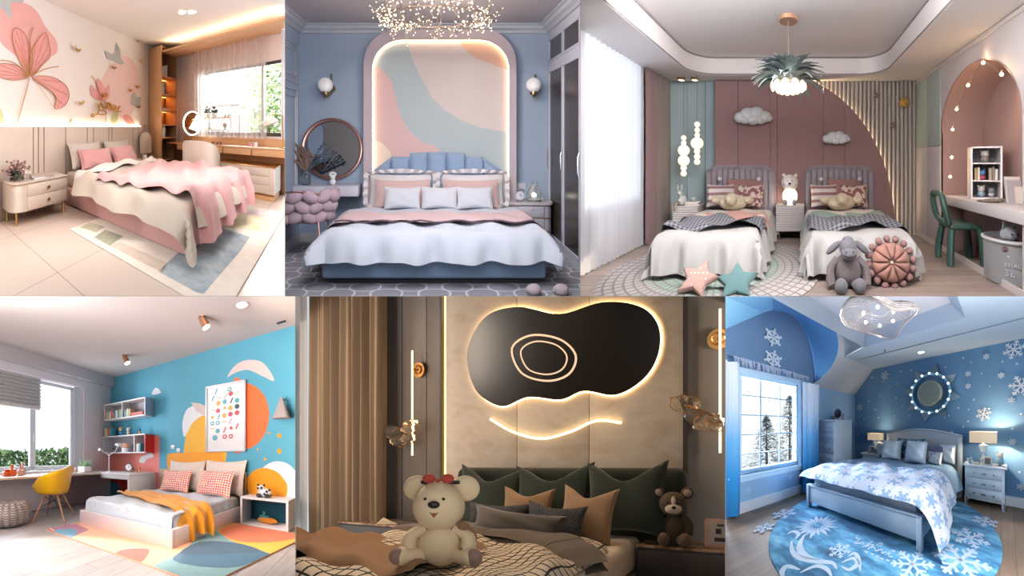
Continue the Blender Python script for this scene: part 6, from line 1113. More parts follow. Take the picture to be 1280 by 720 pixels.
    rp(cr([(3.61,2.2,0.02),(3.54,2.44,0.02),(3.51,2.78,0.02),(3.6,2.98,0.02),(3.91,3.13,0.02),(4.22,3.04,0.02),(4.36,2.95,0.02),(4.24,2.7,0.02),(4.18,2.49,0.02),(4.07,2.35,0.02),(3.83,2.21,0.02)]), 6, 4); rp(cr([(3.54,2.44,0.02),(3.51,2.78,0.02),(3.6,2.98,0.02),(3.91,3.13,0.02),(4.18,3.04,0.02),(4.04,2.82,0.02),(3.82,2.56,0.02),(3.63,2.4,0.02)]), 9, 5)
    def pc_(nm_, c): return fabric('pile_' + nm_, c, bump=(90, .6), var=(25, .1))
    one(r, 'rug', mb, [pc_('peach', '#eeae84'), pc_('crimson', '#b53b42'), pc_('blue', '#4f93b0'), pc_('plum', '#a9627c'), pc_('red', '#dc3c22'), pc_('sea', '#6f9fa6'), pc_('ocean', '#1c5f80'), pc_('yellow', '#e3ac1c'), pc_('orange', '#e5703a'), pc_('navy', '#144a6b')], 'colourful rug with orange, yellow and ocean blue shapes under the low bed', 'rug')
    # chair
    t = thing(r, 'shell_chair', 'yellow moulded armchair on splayed wooden legs at the window counter', 'chair', (1.05, 2.45, 0)); CX, CY = 1.0, 2.38; ye = M('shell_yellow', '#f0b80e', .35); Tm = loc(CX, CY, 0) @ rot('Z', 128) @ scl(1.12, 1.12, 1.06)
    prof = []
    def shell(u, v):
        a = pi * (2 * u - .5); fx, fy = cos(a), sin(a); back = max(0, -fy) ** 1.3 if 0 else max(0, -fy); side = abs(fx)
        rim = .2 + .24 * max(0, -fy) ** 1.5 + .11 * side ** 3 * (1 if fy < .4 else max(0, 1 - (fy - .4) * 1.6)) - .1 * max(0, fy)
        q = min(1, v / .55) ** .8; rr = .21 * q + .065 * max(0, (v - .55) / .45); z = .40 + rim * max(0, (v - .45) / .55) ** 1.6 + .015 * q
        return (fx * rr * 1.12, fy * rr * 1.05, z)
    mb = MB(Tm); mb.grid(shell, 48, 18, cu=True); sh = part('shell', mb, ye, t); so = sh.modifiers.new('thick', 'SOLIDIFY'); so.thickness = .018
    for k, (a, b) in enumerate(((.24, .2), (-.24, .2), (-.22, -.26), (.22, -.26))): mb = MB(Tm); mb.cyl((a, b, .005), (a * .45, b * .4, .39), .012, .018, 10); part('leg', mb, M('leg_beech', '#b98a68', .5), t)
    mb = MB(Tm); 
    for a, b in (((.11, .09, .36), (-.16, -.18, .2)), ((-.11, .09, .36), (.16, -.18, .2)), ((.17, .15, .2), (-.1, -.1, .36)), ((-.17, .15, .2), (.1, -.1, .36))): mb.cyl(a, b, .006, n=6)
    part('wire_brace', mb, M('wire_black', '#2a2626', .4, .6), t)
    # pouf
    t = thing(r, 'knitted_pouf', 'round grey-beige knitted pouf on the floor at the left edge', 'pouf', (.9, 1.72, 0)); 
    def kn(n):
        s = n.sep(n.vm('SUBTRACT', n.co, (.86, 1.73, 0))); a = n.m('MULTIPLY', n.m('ARCTAN2', s[1], s[0]), 9); ch = n.m('ABSOLUTE', n.m('SINE', a)); w = n.m('ABSOLUTE', n.m('SINE', n.m('ADD', n.m('MULTIPLY', s[2], 90), n.m('MULTIPLY', ch, 2)))); n.bump(n.m('MULTIPLY', ch, w), .9, .03); return n.mix(n.m('MULTIPLY', w, ch), '#8d7f7c', '#cfc3bd')
    mb = MB(); mb.lathe((.86, 1.73, 0), [(0, .004), (.2, .006), (.27, .05), (.305, .13), (.31, .2), (.29, .29), (.22, .355), (.1, .375), (0, .37)], 48); part('pouf_body', mb, M('pouf_knit', rough=1, fn=kn), t)
    # ceiling lamps
    for k, (u, v, lb) in enumerate((((3.06), 2.4, 'copper cylinder ceiling spotlight, the nearer larger one'), (1.4, 3.1, 'copper cylinder ceiling spotlight, the far smaller one by the window'))):
        p = V((3.26,3.38,3.03)) if k == 0 else V((1.39,3.67,3.03)); t = thing(r, 'ceiling_spotlight', lb, 'ceiling light', p); mb = MB(); mb.cyl(p, (p.x, p.y, 3.015), .05, n=20); part('mount', mb, M('copper', '#b5825c', .35, .7), t)
        d = V((.06, .02, -.13)); b0 = V((p.x, p.y, 3.0)); mb = MB(); mb.cyl(b0, b0 + d * 1.0, .05, .062, 24); s_ = part('head', mb, M('copper', '#b5825c', .35, .7), t); mb = MB(); mb.cyl(b0 + d * 1.0, b0 + d * 1.03, .055, n=24); part('lens', mb, glow('lens4', '#fff0cc', 8), s_)
    p = V((3.81,3.46,3.03)); t = thing(r, 'ring_downlight', 'round white recessed downlight in the ceiling, nearest the blue wall corner', 'ceiling light', p); mb = MB(); mb.tube([(p.x + .07 * cos(i * pi / 10), p.y + .07 * sin(i * pi / 10), 3.026) for i in range(20)], .012, 6, True); part('ring', mb, M('ring4', '#f4f2f0', .4), t); mb = MB(); mb.cyl((p.x, p.y, 3.029), (p.x, p.y, 3.02), .055, n=20); part('lens', mb, glow('lens5', '#fff6e6', 2.5), t)
    p = V((4.06,4.28,3.03)); mb = MB(); mb.box(p.x - .06, p.x + .06, p.y - .03, p.y + .03, 3.02, 3.03, .003); one(r, 'ceiling_sensor', mb, M('sensor_dark', '#3a3434', .5), 'small dark flat sensor on the ceiling above the cone lamp', 'sensor')
    # desk things
    cpos = V((-0.83,4.6,0.72)); X, Y = .72, 3.85; t = thing(r, 'desk_lamp', 'white two-armed desk lamp in the window corner', 'lamp', (X, Y, .72)); lw = M('lamp4', '#e6e2e4', .4)
    mb = MB(); mb.cyl((X, Y, .72), (X, Y, .735), .07, n=24).cyl((X, Y, .73), (X, Y, 1.1), .008, n=8); part('stand', mb, lw, t)
    for s_, e in ((-1, (X - .16, Y - .12, 1.22)), (1, (X + .22, Y + .1, 1.33))): mb = MB(); mb.tube([(X, Y, 1.08), ((X + e[0]) / 2 + .03 * s_, (Y + e[1]) / 2, 1.16), e], .007, 6); a_ = part('arm', mb, lw, t); mb = MB(loc(*e) @ rot('Y', 20 * s_)); mb.lathe((0, 0, -.04), [(.09 if s_ > 0 else .05, 0), (.075 if s_ > 0 else .04, .03), (.02, .055), (0, .06)], 20); part('shade', mb, lw, a_)
    X, Y = .98, 4.2; t = thing(r, 'alarm_clock', 'round white alarm clock standing on the corner desk', 'clock', (X, Y, .72)); mb = MB(); Tm = loc(X, Y, .82) @ rot('Z', 25); mb.T = Tm; mb.cyl((0, -.03, 0), (0, .03, 0), .085, n=28).cyl((-.05, 0, -.07), (-.06, 0, -.1), .01, n=6).cyl((.05, 0, -.07), (.06, 0, -.1), .01, n=6); part('case', mb, M('clock4_grey', '#6f6a6e', .4), t); mb = MB(Tm); mb.cyl((0, -.034, 0), (0, -.03, 0), .068, n=24); part('face', mb, M('face4', '#f0eeec', .4), t); mb = MB(Tm); mb.box(-.003, .003, -.037, -.034, 0, .045).box(0, .035, -.037, -.034, -.003, .003); part('hands', mb, M('eye_black', '#1c1a1a', .2), t); mb = MB(Tm); mb.tube([(-.03, 0, .085), (-.02, 0, .12), (.02, 0, .12), (.03, 0, .085)], .006, 6); part('handle', mb, M('clock4_grey', '#6f6a6e', .4), t)
    fig(1.2, .72, .55, '#2f3440', '#8f5a3c', 'small dark toy figure on the corner desk near the red end', 4.1); fig(1.33, .72, .62, '#d9772c', '#e0994a', 'small orange toy figure on the corner desk near the salmon wall', 4.15); fig(1.25, .72, .5, '#3a3f4c', '#5b4a44', 'tiny black toy figure between two others on the corner desk', 4.2)
    # counter things
    for k, (y, x, c, hh, rr, lb) in enumerate(((1.98, .35, '#e8622a', .2, .055, 'orange square bottle on the window counter'), (2.12, .35, '#e9a68e', .17, .045, 'salmon bottle on the window counter between orange and pink ones'), (2.2, .25, '#e6b9b4', .24, .05, 'pale pink taller bottle on the window counter'), (1.9, .3, '#e0743c', .12, .06, 'low orange jar on the window counter at the left edge'))):
        mb = MB(); mb.box(x - rr, x + rr, y - rr, y + rr, .716, .716 + hh * .62, .012).cyl((x, y, .716 + hh * .6), (x, y, .716 + hh * .85), rr * .45, n=12).cyl((x, y, .716 + hh * .82), (x, y, .716 + hh), rr * .55, n=12); one(r, 'bottle', mb, M('btl' + c, c, .3), lb, 'bottle')
    fig(.35, .716, .7, '#d9b58d', '#9a7a62', 'small brown toy figure on the window counter behind the yellow chair', 3.05); fig(.33, .716, .6, '#e3c3b0', '#cda58f', 'small pinkish toy figure on the window counter, middle of three', 3.2); fig(.3, .716, .62, '#d8b9a8', '#b9947e', 'small tan toy figure on the window counter near the plant', 3.3)
    X, Y = .25, 3.56; t = thing(r, 'potted_plant', 'bushy green plant in a white pot on the window counter', 'plant', (X, Y, .716)); mb = MB(); mb.box(X - .12, X + .12, Y - .1, Y + .1, .72, .84, .01); part('pot', mb, M('pot_white', '#eeeef0', .4), t); mb = MB()
    for i in range(70): a, b = rd.uniform(-.11, .11), rd.uniform(-.09, .09); h = rd.uniform(.08, .2); mb.add([(X + a - .008, Y + b, .82), (X + a + .008, Y + b, .82), (X + a * 1.6, Y + b * 1.6, .84 + h)], [(0, 1, 2)])
    part('leaves', mb, M('grass4', '#5f9a58', .7), t)
    mb = MB(); mb.box(.1, .42, 3.3, 3.6, .7155, .7195, .001); 
    area(r, (-1.6, 2.2, 2.0), (2.4, 3.0, .2), 3.6, 2.4, 330, '#f2f6ff')
    area(r, (1.6, .9, 2.6), (2.8, 3.8, .8), 1.6, 1.2, 70, '#ffeee6'); area(r, (2.9, .2, 1.35), (0, 3.0, 1.7), 1.2, .8, 150, '#fff4f0')  # added fill lights out of view, the second for the window wall
    sun = bpy.data.lights.new('window_sun', 'SPOT'); sun.energy = 34000; sun.spot_size = radians(4); sun.spot_blend = .25; sun.color = lin('#fff0dc')[:3]; sun.shadow_soft_size = .12
    so = bpy.data.objects.new('window_sun', sun); COL.objects.link(so); so.location = r.w((-6.5, 1.35, 5.5)); so.rotation_euler = (r.w((2.7, 1.72, 0)) - so.location).to_track_quat('-Z', 'Y').to_euler()
room4()

# ============================================================ ROOM 5: dark bedroom with glowing wall art
def room5():
    r = R5; V = Vector; rd = random.Random(31); YW = 4.6
    dark = M('r5_wall_taupe', '#5e554c', .6); cream = M('r5_plaster', rough=.7, fn=lambda n: n.ramp(n.noise(n.vm('MULTIPLY', n.co, (1.5, 1, 3)), 1.3, 6, .6), [(.3, '#b9a58c'), (.5, '#cbbfae'), (.65, '#bfb3a4'), (.8, '#a58f74')])); br = M('r5_brass', '#c08a50', .3, .9); gold = glow('r5_led', '#ffc069', 6)
    mb = MB(); mb.poly([(-6, .8, 0), (1.6, .8, 0), (1.6, 4.7, 0), (-6, 4.7, 0)]); struct(r, 'floor', mb, planks('r5_floor', '#7d5c40', '#8f6c4c', .16, 1.4))
    XA, XB = (-3.2,4.6,1.97)[0], (-0.52,4.6,1.8)[0]
    mb = MB(); mb.box(-6, XA, YW, YW + .08, 0, 4.1).box(XB, 1.6, YW, YW + .08, 0, 4.1); mb.box(XA, XB, YW + .05, YW + .08, 0, 2.9, 0, 0); struct(r, 'wall_back', mb, dark)
    mb = MB(); mb.prism([(a, b, 1.19 + .4 * (.891 * b - .454 * a)) for a, b in ((-6, 3.35), (-2, 3.36), (.3, 4.55), (.3, 4.7), (-6, 4.7))], (0, 0, -.02)); struct(r, 'ceiling', mb, M('r5_ceiling', '#5b5149', .8))
    g = [(-3.82,4.6,2.01),(-3.45,4.6,1.99),(-2.23,4.6,1.91),(-1.43,4.6,1.86)]
    for i, (a, b, nm_) in enumerate(((-6, g[0][0], 'dark taupe wall panel half behind the brown curtain'), (g[0][0], g[1][0], 'dark taupe wall panel behind the left glass sconce'), (g[1][0], XA, 'narrow dark taupe wall panel next to the glowing gold strip'), (XB, 1.6, 'dark taupe wall panel at the right behind the bear'))):
        mb = MB(); mb.box(a + .004, b - .004, YW - .02, YW, .02, 4.1, .003); one(r, 'wall_panel', mb, M('r5_panel', '#6b6157', .5), nm_, 'wall panel')
    for a, b, nm_ in ((XA + .05, g[2][0], 'pale marbled wall panel, left of three behind the bed'), (g[2][0], g[3][0], 'pale marbled wall panel, middle of three behind the bed'), (g[3][0], XB - .02, 'pale marbled wall panel, right of three behind the bed')):
        mb = MB(); mb.box(a + .003, b - .003, YW - .05, YW - .01, .02, 4.1, .002); one(r, 'wall_panel', mb, cream, nm_, 'wall panel')
    mb = MB(); mb.box(XA + .005, XA + .02, YW - .012, YW - .002, .3, 4.0); one(r, 'light_strip', mb, gold, 'vertical warm light strip at the left edge of the marbled panels', 'light strip')
    mb = MB(); mb.box(XA - .03, XA, YW - .06, YW, .02, 4.1).box(XB - .015, XB + .015, YW - .07, YW, .02, 4.1); struct(r, 'trim_1', mb, M('r5_trim', '#3e352e', .5))
    # curtains on the left
    x0, x1, x2 = (-4.61,3.9,1.97)[0], (-3.87,4.3,1.98)[0], (-4.9,3.9,1.99)[0]
    mb = MB(); mb.T = Matrix.Identity(4)
    def cur(u, v): s_ = u; x = x0 - .05 + (x1 - x0 + .05) * u; y = 3.9 + .4 * u + .07 * sin(u * 47) + .03 * sin(u * 111 + 1); return (x + .008 * sin(v * 6 + u * 30), y, .02 + 4.0 * v)
    mb.grid(cur, 220, 12); one(r, 'curtain', mb, fabric('drape_taupe', '#a08a70', bump=(150, .3)), 'tall pleated brown curtain left of the dark wall panels', 'curtain')
    mb = MB(); mb.grid(lambda u, v: (x2 - .2 + (x0 - x2 + .17) * u, 3.84 + .03 * sin(u * 34) + .0 * v, .02 + 4.0 * v), 60, 8); one(r, 'sheer_curtain', mb, sheer_material('sheer_pale5', '#d9d5cf', .5, .05), 'pale grey sheer curtain at the far left edge of the dark room', 'curtain')
    mb = MB(); mb.box(x2 - .3, x0 - .02, 4.02, 4.03, .1, 4.0); struct(r, 'window_1', mb, glow('dusk_window', '#dfe4ea', .8))
    # glowing abstract wall art (plain stand-in)
    t = thing(r, 'wall_art', 'large glossy black abstract wall sculpture outlined in warm light', 'wall art', (-1.9, 4.5, 1.5)); blk = M('gloss_black', '#0a0706', .28); yb = YW - .1
    def solid(P, th=.03): mb = MB(); mb.prism([(p[0], yb, p[2]) for p in P], (0, th, 0)); return mb
    def halo(P, closed=True): mb = MB(); mb.tube([(p[0], yb + .035, p[2]) for p in P], .009, 6, closed); return mb
    A = cr([(-2.83,4.5,2.37),(-2.76,4.5,2.65),(-2.54,4.5,2.86),(-2.17,4.5,2.88),(-1.72,4.5,2.74),(-1.29,4.5,2.79),(-0.93,4.5,2.7),(-0.76,4.5,2.51),(-0.75,4.5,2.25),(-0.88,4.5,2.02),(-1.15,4.5,1.88),(-1.47,4.5,1.94),(-1.72,4.5,1.87),(-2.08,4.5,1.92),(-2.4,4.5,1.84),(-2.7,4.5,2.02)]); part('black_panel', solid(A), blk, t); part('halo_light', halo(A), glow('r5_halo_strong', '#ffd294', 13), t)
    B_ = cr([(-2.26,4.5,2.45),(-2.04,4.5,2.56),(-1.72,4.5,2.48),(-1.55,4.5,2.3),(-1.62,4.5,2.12),(-1.86,4.5,2.07),(-2.15,4.5,2.18)], 6)
    for q, w in ((1.0, .011), (.72, .008)):
        c_ = sum((V(p) for p in B_), V()) / len(B_); mb = MB(); mb.tube([(c_.x + (p[0] - c_.x) * q, yb - .008, c_.z + (p[2] - c_.z) * q) for p in B_], w, 6, True); part('neon_line', mb, glow('r5_neon', '#f2c9a4', 1.2), t)
    mb = MB(); mb.tube([(p[0], yb + .02, p[2]) for p in cr([(-2.54,4.5,1.71),(-2.26,4.5,1.56),(-1.93,4.5,1.48),(-1.62,4.5,1.54),(-1.35,4.5,1.64),(-1.1,4.5,1.61)], 6, False)], .011, 8); part('neon_wave', mb, glow('r5_halo', '#ffd9a0', 4.5), t)
    # sconces
    for k, (u, va, vb, dv_, lb) in enumerate(((-1, 0, 0, 0, 'beside the curtain'), (1, 0, 0, 0, 'at the right edge'))):
        if k == 0: top, bot, dc, gl_ = (-3.56,4.45,2.56), (-3.56,4.45,1.32), (-3.53,4.55,2.34), [(-3.82,4.4,1.6),(-3.55,4.4,1.66),(-3.73,4.4,1.49),(-3.58,4.4,1.52)]
        else: top, bot, dc, gl_ = (-0.23,4.45,2.55), (-0.23,4.45,1.31), (-0.25,4.55,2.31), [(-0.51,4.4,1.74),(-0.33,4.4,1.57),(-0.42,4.4,1.62),(-0.28,4.4,1.56)]
        t = thing(r, 'light_rod_sconce', 'brass wall sconce with a glowing vertical rod and blown glass shapes, ' + lb, 'lamp', bot)
        mb = MB(); mb.cyl(bot, top, .011, n=10); part('light_rod', mb, glow('r5_rod', '#ffd8a4', 3.5), t)
        mb = MB(); mb.cyl((dc[0], 4.56, dc[2]), (dc[0], 4.52, dc[2]), .085, .09, 28).tube([(dc[0] + .05 * cos(a * pi / 8), 4.51, dc[2] + .05 * sin(a * pi / 8)) for a in range(16)], .008, 6, True).tube([(dc[0], 4.52, dc[2]), (top[0], 4.45, dc[2])], .01, 6); part('wall_disc', mb, br, t)
        for j, p in enumerate(gl_):
            mb = MB(loc(*p) @ rot('Y', (20, -25, 10, -10)[j])); s_ = (1, .9, .8, .7)[j]
            mb.ball((0, 0, 0), (.13 * s_, .09, .075 * s_), 20, 12, fn=lambda d: 1 + .12 * sin(d.x * 6 + d.z * 4)); part('glass_shape', mb, M('r5_glass', '#fbf3e4', .03, trans=.95, ior=1.25), t)
            mb = MB(loc(*p) @ rot('Y', 15 * j)); mb.tube([(.125 * s_ * cos(a * pi / 10), .0, .07 * s_ * sin(a * pi / 10)) for a in range(20)], .005, 5, True); part('brass_wire', mb, br, t)
        mb = MB(); P = [gl_[0], (bot[0], 4.44, gl_[1][2] + .05), gl_[1]]; mb.tube(P, .006, 6); part('arm', mb, br, t)
    # bed
    t = thing(r, 'bed', 'upholstered bed with a thick dark green headboard', 'bed', (-1.8, 3.2, 0)); gv = fabric('green_velvet_dark', '#1d2318', bump=(80, .2), sheen=.2); xl, xr = (-2.85,4.3,1.04)[0], (-0.49,4.3,1.08)[0]
    mb = MB(); mb.box(xl, xr, 4.28, 4.52, .1, 1.18, .09, seg=4); part('headboard', mb, gv, t); bx0, bx1 = xl + .12, -.86
    mb = MB(); mb.box(bx0, bx1 + .03, 1.7, 4.28, .06, .32, .05, seg=3); part('base', mb, fabric('bed_olive', '#3d3a26'), t)
    sh = fabric('r5_sheet', '#d8c7b2', bump=(25, .15)); mb = MB(); mb.box(bx0 + .03, bx1, 1.75, 4.28, .3, .575, .07, seg=4); part('mattress', mb, sh, t)
    def grid_(n):
        c = n.vm('ADD', n.co, n.vm('SCALE', n.vm('SUBTRACT', n.noise(n.co, 5, 2, out=1), (.5, .5, .5)), .03)); s = n.sep(c); q = []
        for a in (s[0], s[1]): f = n.m('FRACT', n.m('MULTIPLY', a, 13)); q.append(n.m('MINIMUM', f, n.m('SUBTRACT', 1, f)))
        n.bump(n.m('MINIMUM', n.m('MINIMUM', q[0], q[1]), .2), .6, .02); return n.mix(n.m('LESS_THAN', n.m('MINIMUM', q[0], q[1]), .09), '#cfbda6', '#1e1a1c')
    mb = MB(); mb.drape(bx0 - .02, bx1 - .12, 1.75, 3.28, .645, .3, .12, .3, 0, r=.12, amp=.02, kk=9, nx=90, ny=70, puff=.022, flare=.2, seed=3, zf=lambda a, b: .02 * sin(a * 5) + .0); o = one(r, 'quilt', mb, M('grid_quilt', rough=.95, fn=grid_), 'cream quilt with a black woven grid over the bed', 'quilt')
    fold = fabric('r5_fold', '#57493d', bump=(40, .2)); mb = MB()
    def fd(u, v):
        p = cr_f[min(len(cr_f) - 1, int(u * (len(cr_f) - 1)))]; w = (v - .5) * .46; n_ = V((.35, 1, 0)).normalized(); q = p + n_ * w; return (q.x, q.y, q.z + .05 * sqrt(max(0, 1 - (2 * v - 1) ** 4)) + .004 * sin(u * 40)), (u * 3, v * .5, 0)
    cr_f = cr([(-2.75, 3.45, .62), (-2.3, 3.48, .65), (-1.8, 3.42, .66), (-1.3, 3.2, .655), (-1.0, 2.92, .62), (-.86, 2.75, .55)], 8, False); mb.grid(fd, 50, 14); mb.grid(lambda u, v: (lambda q: ((q[0][0], q[0][1], q[0][2] - .055 * 1 + 0), q[1]))(fd(u, 1 - v)), 50, 14); one(r, 'folded_duvet', mb, fold, 'taupe duvet edge folded back across the bed below the pillows', 'duvet')
    brn = fabric('r5_throw', '#8f6845', bump=(60, .5)); mb = MB(); mb.drape(-3.35, -1.55, 1.95, 2.62, .7, .4, .05, .0, .1, r=.1, amp=.03, kk=16, nx=70, ny=40, puff=.03, flare=.15, seed=6, edge=lambda u, v, a, b: (a, b + .45 * (1 - u) ** 1 * .9 - .15 * u + .12 * sin(u * 7))); one(r, 'throw_blanket', mb, brn, 'brown woven throw rumpled under the cream plush toy', 'blanket')
    # pillows
    gp = fabric('pillow_green', '#1f2a20', bump=(70, .15), sheen=.25); tan = fabric('pillow_tan', '#8f7152', bump=(50, .3), sheen=.3); gr = fabric('pillow_charcoal', '#4d4640', bump=(60, .3), sheen=.4)
    tw = M('tweed', rough=1, fn=lambda n: n.mix(n.m('GREATER_THAN', n.noise(n.co, 130, 2, .8), .5), '#191a1e', '#5b5a5c'), bump=(130, .8))
    def PL(name, px, w, h, th, y, z, mt, lb, rz=0, ti=14, roll=0, sag=0):
        mb = MB(); mb.pillow((px, y, z), w, h, th, rz, ti, roll=roll, sag=sag, pinch=.22, n=18); one(r, name, mb, mt, lb, name)
    X = lambda u, y: r_x(u, y)
    def r_x(u, y):
        a = (u - 637) / 590; c_, s_ = cos(radians(27)), sin(radians(27)); return y * (a * c_ - s_) / (a * s_ + c_)
    PL('pillow', r_x(605, 4.05), .74, .64, .2, 4.05, .58, gp, 'dark green velvet pillow with pointed corners, leftmost against the headboard', 4, 14, 3, .22)
    PL('pillow', r_x(690, 4.08), .8, .66, .2, 4.08, .58, gp, 'dark green velvet pillow with pointed corners, middle against the headboard', 2, 14, -3, .22)
    PL('pillow', r_x(782, 4.05), .72, .68, .2, 4.0, .58, gp, 'dark green velvet pillow with pointed corners, rightmost and biggest', -2, 14, -2, .22)
    PL('cushion', r_x(655, 3.84), .5, .42, .15, 3.84, .6, tan, 'tan velvet cushion behind the dark tweed ones, left one', 6, 16, 2, .15)
    PL('cushion', r_x(729, 3.7), .5, .48, .15, 3.66, .57, tan, 'tan velvet cushion beside the white mattress, right one', -8, 16, 3, .15)
    PL('cushion', r_x(622, 3.6), .62, .28, .16, 3.6, .61, tw, 'dark tweed cushion behind the long bolster, left one', 8, 16, 0, .05)
    PL('cushion', r_x(688, 3.52), .55, .33, .15, 3.52, .58, tw, 'dark tweed cushion next to the tan one, right one', -6, 16, 3, .06)
    PL('bolster', r_x(645, 3.36), .88, .24, .17, 3.32, .62, gr, 'long charcoal bolster cushion lying in front of the others', -4, 16, 4, .03)
    # nightstands
    mar = M('marble_brown', rough=.2, fn=lambda n: n.ramp(n.noise(n.co, 9, 6, .7), [(.35, '#5c4230'), (.5, '#8f6d52'), (.6, '#b39a80'), (.7, '#6d5240')])); ng = M('r5_lacquer', '#4a4443', .35)
    for k, (xa, xb, ya, yb2, lb) in enumerate(((-.83, .35, 3.93, 4.36, 'grey lacquer nightstand with a brown marble top, right of the bed'), (-4.28, -3.05, 4.0, 4.5, 'grey lacquer nightstand with a brown marble top, left of the bed'))):
        t = thing(r, 'nightstand', lb, 'nightstand', ((xa + xb) / 2, 4.2, 0)); mb = MB(); mb.box(xa, xb, ya + .01, yb2, .05, .53, .004); part('body', mb, ng, t); mb = MB(); mb.box(xa - .005, xb + .005, ya - .005, yb2, .53, .55, .003); part('marble_top', mb, mar, t)
        for z0, z1 in ((.06, .27), (.285, .515)): mb = MB(); mb.box(xa + .005, xb - .005, ya - .004, ya + .012, z0, z1, .003); part('drawer', mb, ng, t)
        mb = MB(); mb.box(xa + .05, xb - .05, ya + .06, yb2 - .05, 0, .05); part('plinth', mb, M('plinth5', '#1d1a18', .6), t)
    # left nightstand paper, right: bear and frame
    mb = MB(loc(-3.62, 4.12, .551) @ rot('Z', 18)); mb.box(-.12, .12, -.07, .07, 0, .006).prism([(-.12, -.06, .006), (.1, -.06, .006), (-.08, .02, .06)], (0, .01, 0)); one(r, 'folded_card', mb, M('card5', '#cdbb9f', .6), 'cream folded card lying on the left marble nightstand', 'card')
    mb = MB(loc(-3.4, 4.2, .551) @ rot('Z', 5)); mb.box(-.13, .13, -.08, .08, 0, .025, .003); one(r, 'book', mb, M('book5', '#4c4038', .6), 'thin dark book on the left marble nightstand behind the plush', 'book')
    q = (-0.57,4.02,0.55); t = thing(r, 'teddy_bear', 'dark brown plush bear with a white muzzle sitting on the right nightstand', 'plush toy', q); bf = fabric('bear_brown', '#4a3c28', bump=(70, .6)); mz = fabric('bear_white', '#cbbca6'); ft = fabric('bear_foot', '#6e5546'); BX, BY = q[0], q[1] + .06; Tm = loc(BX, BY, .55) @ rot('Z', 12)
    mb = MB(Tm); mb.ball((0, 0, .13), (.1, .08, .14), 24, 16, fn=lambda d: 1 - .15 * d.z); part('body', mb, bf, t)
    mb = MB(Tm); mb.ball((0, -.01, .335), (.115, .1, .1), 24, 16); hd = part('head', mb, bf, t)
    for s_ in (-1, 1): mb = MB(Tm); mb.ball((s_ * .115, 0, .425), (.05, .025, .05), 18, 10); e_ = part('ear', mb, bf, hd); mb = MB(Tm); mb.ball((s_ * .115, -.02, .425), (.033, .014, .033), 14, 8); part('inner_ear', mb, fabric('bear_inner', '#97877a'), e_) if 0 else part('inner_ear', mb, fabric('bear_inner', '#97877a'), hd)
    mb = MB(Tm); mb.ball((0, -.095, .3), (.066, .035, .042), 18, 10).ball((0, -.098, .355), (.02, .016, .05), 12, 8); part('muzzle', mb, mz, hd)
    mb = MB(Tm); mb.ball((0, -.135, .315), (.018, .012, .014), 10, 7).ball((-.045, -.098, .355), .01, 8, 6).ball((.045, -.098, .355), .01, 8, 6); part('face', mb, M('eye_black', '#1c1a1a', .2), hd)
    for s_ in (-1, 1):
        mb = MB(Tm); mb.tube(cr([(s_ * .08, 0, .23), (s_ * .125, -.02, .17), (s_ * .12, -.04, .09)], 5, False), .034, 12); part('arm', mb, bf, t); mb = MB(Tm); mb.tube([(s_ * .05, -.02, .05), (s_ * .075, -.12, .05)], .042, 12); part('leg', mb, bf, t); mb = MB(Tm); mb.ball((s_ * .08, -.145, .06), (.045, .035, .056), 16, 10); part('foot', mb, ft, t)
    q = (-0.24,3.94,0.55); t = thing(r, 'photo_frame', 'small rose framed black and white picture on the right nightstand', 'picture frame', q); Tm = loc(q[0] - .06, q[1] + .1, .552) @ rot('Z', 8) @ rot('X', -10); mb = MB(Tm); mb.prism(on('y', 0, rrect(-.02, .24, 0, .23, .02, 4)), (0, .02, 0)); part('frame', mb, M('frame5', '#c9a08a', .4), t); mb = MB(Tm); mb.box(.005, .215, -.004, .0, .025, .205); part('mat', mb, M('mat5', '#b9aea4', .6), t); mb = MB(Tm)
    for a, b, c_, d_ in ((.05, .05, .16, .08), (.06, .11, .1, .15), (.13, .1, .17, .18), (.07, .17, .12, .185)): mb.box(a, c_, -.007, -.005, b, d_)
    part('picture', mb, M('pic5', '#2b2725', .5), t)
    # cream plush toy
    q = (-1.48,2.07,0.7); t = thing(r, 'plush_bear', 'large cream plush bear with a red bow sitting on the bed', 'plush toy', q); cp = fabric('plush_cream', '#dcc29c', bump=(55, .4)); PX_, PY = q[0], q[1] + .02; S_ = 1.0; Tm = loc(PX_, PY, .68) @ rot('Z', 22) @ scl(.8, .8, .71)
    mb = MB(Tm); mb.ball((0, 0, .15), (.15, .12, .16), 28, 18, fn=lambda d: 1 - .1 * d.z); part('body', mb, cp, t)
    mb = MB(Tm); mb.ball((-.01, -.01, .43), (.175, .14, .185), 30, 20, fn=lambda d: 1 + .05 * max(0, -d.z)); hd = part('head', mb, cp, t)
    for s_ in (-1, 1): mb = MB(Tm); mb.ball((s_ * .165, .02, .56), (.098, .035, .098), 22, 12); part('ear', mb, cp, hd)
    mb = MB(Tm); mb.ball((-.01, -.15, .45), (.04, .025, .028), 16, 10); part('nose', mb, M('nose_black', '#1d1b1c', .3), hd)
    mb = MB(Tm); mb.ball((-.07, -.135, .49), .011, 10, 7).ball((.05, -.135, .49), .011, 10, 7); part('eyes', mb, M('nose_black', '#1d1b1c', .3), hd)
    mb = MB(Tm); mb.prism([(-.04, -.147, .395), (.02, -.147, .395), (-.01, -.147, .355)], (0, .012, 0)); part('mouth', mb, M('mouth_brown', '#8f4a28', .7), hd)
    mb = MB(Tm)
    for s_ in (-1, 1): mb.ball((s_ * .05 - .01, -.03, .635), (.045, .02, .035), 14, 9, fn=lambda d, s_=s_: 1 + .3 * d.x * s_)
    mb.ball((-.01, -.035, .62), (.018, .018, .016), 10, 7); part('bow', mb, fabric('bow_red', '#b04434'), hd); mb = MB(Tm)
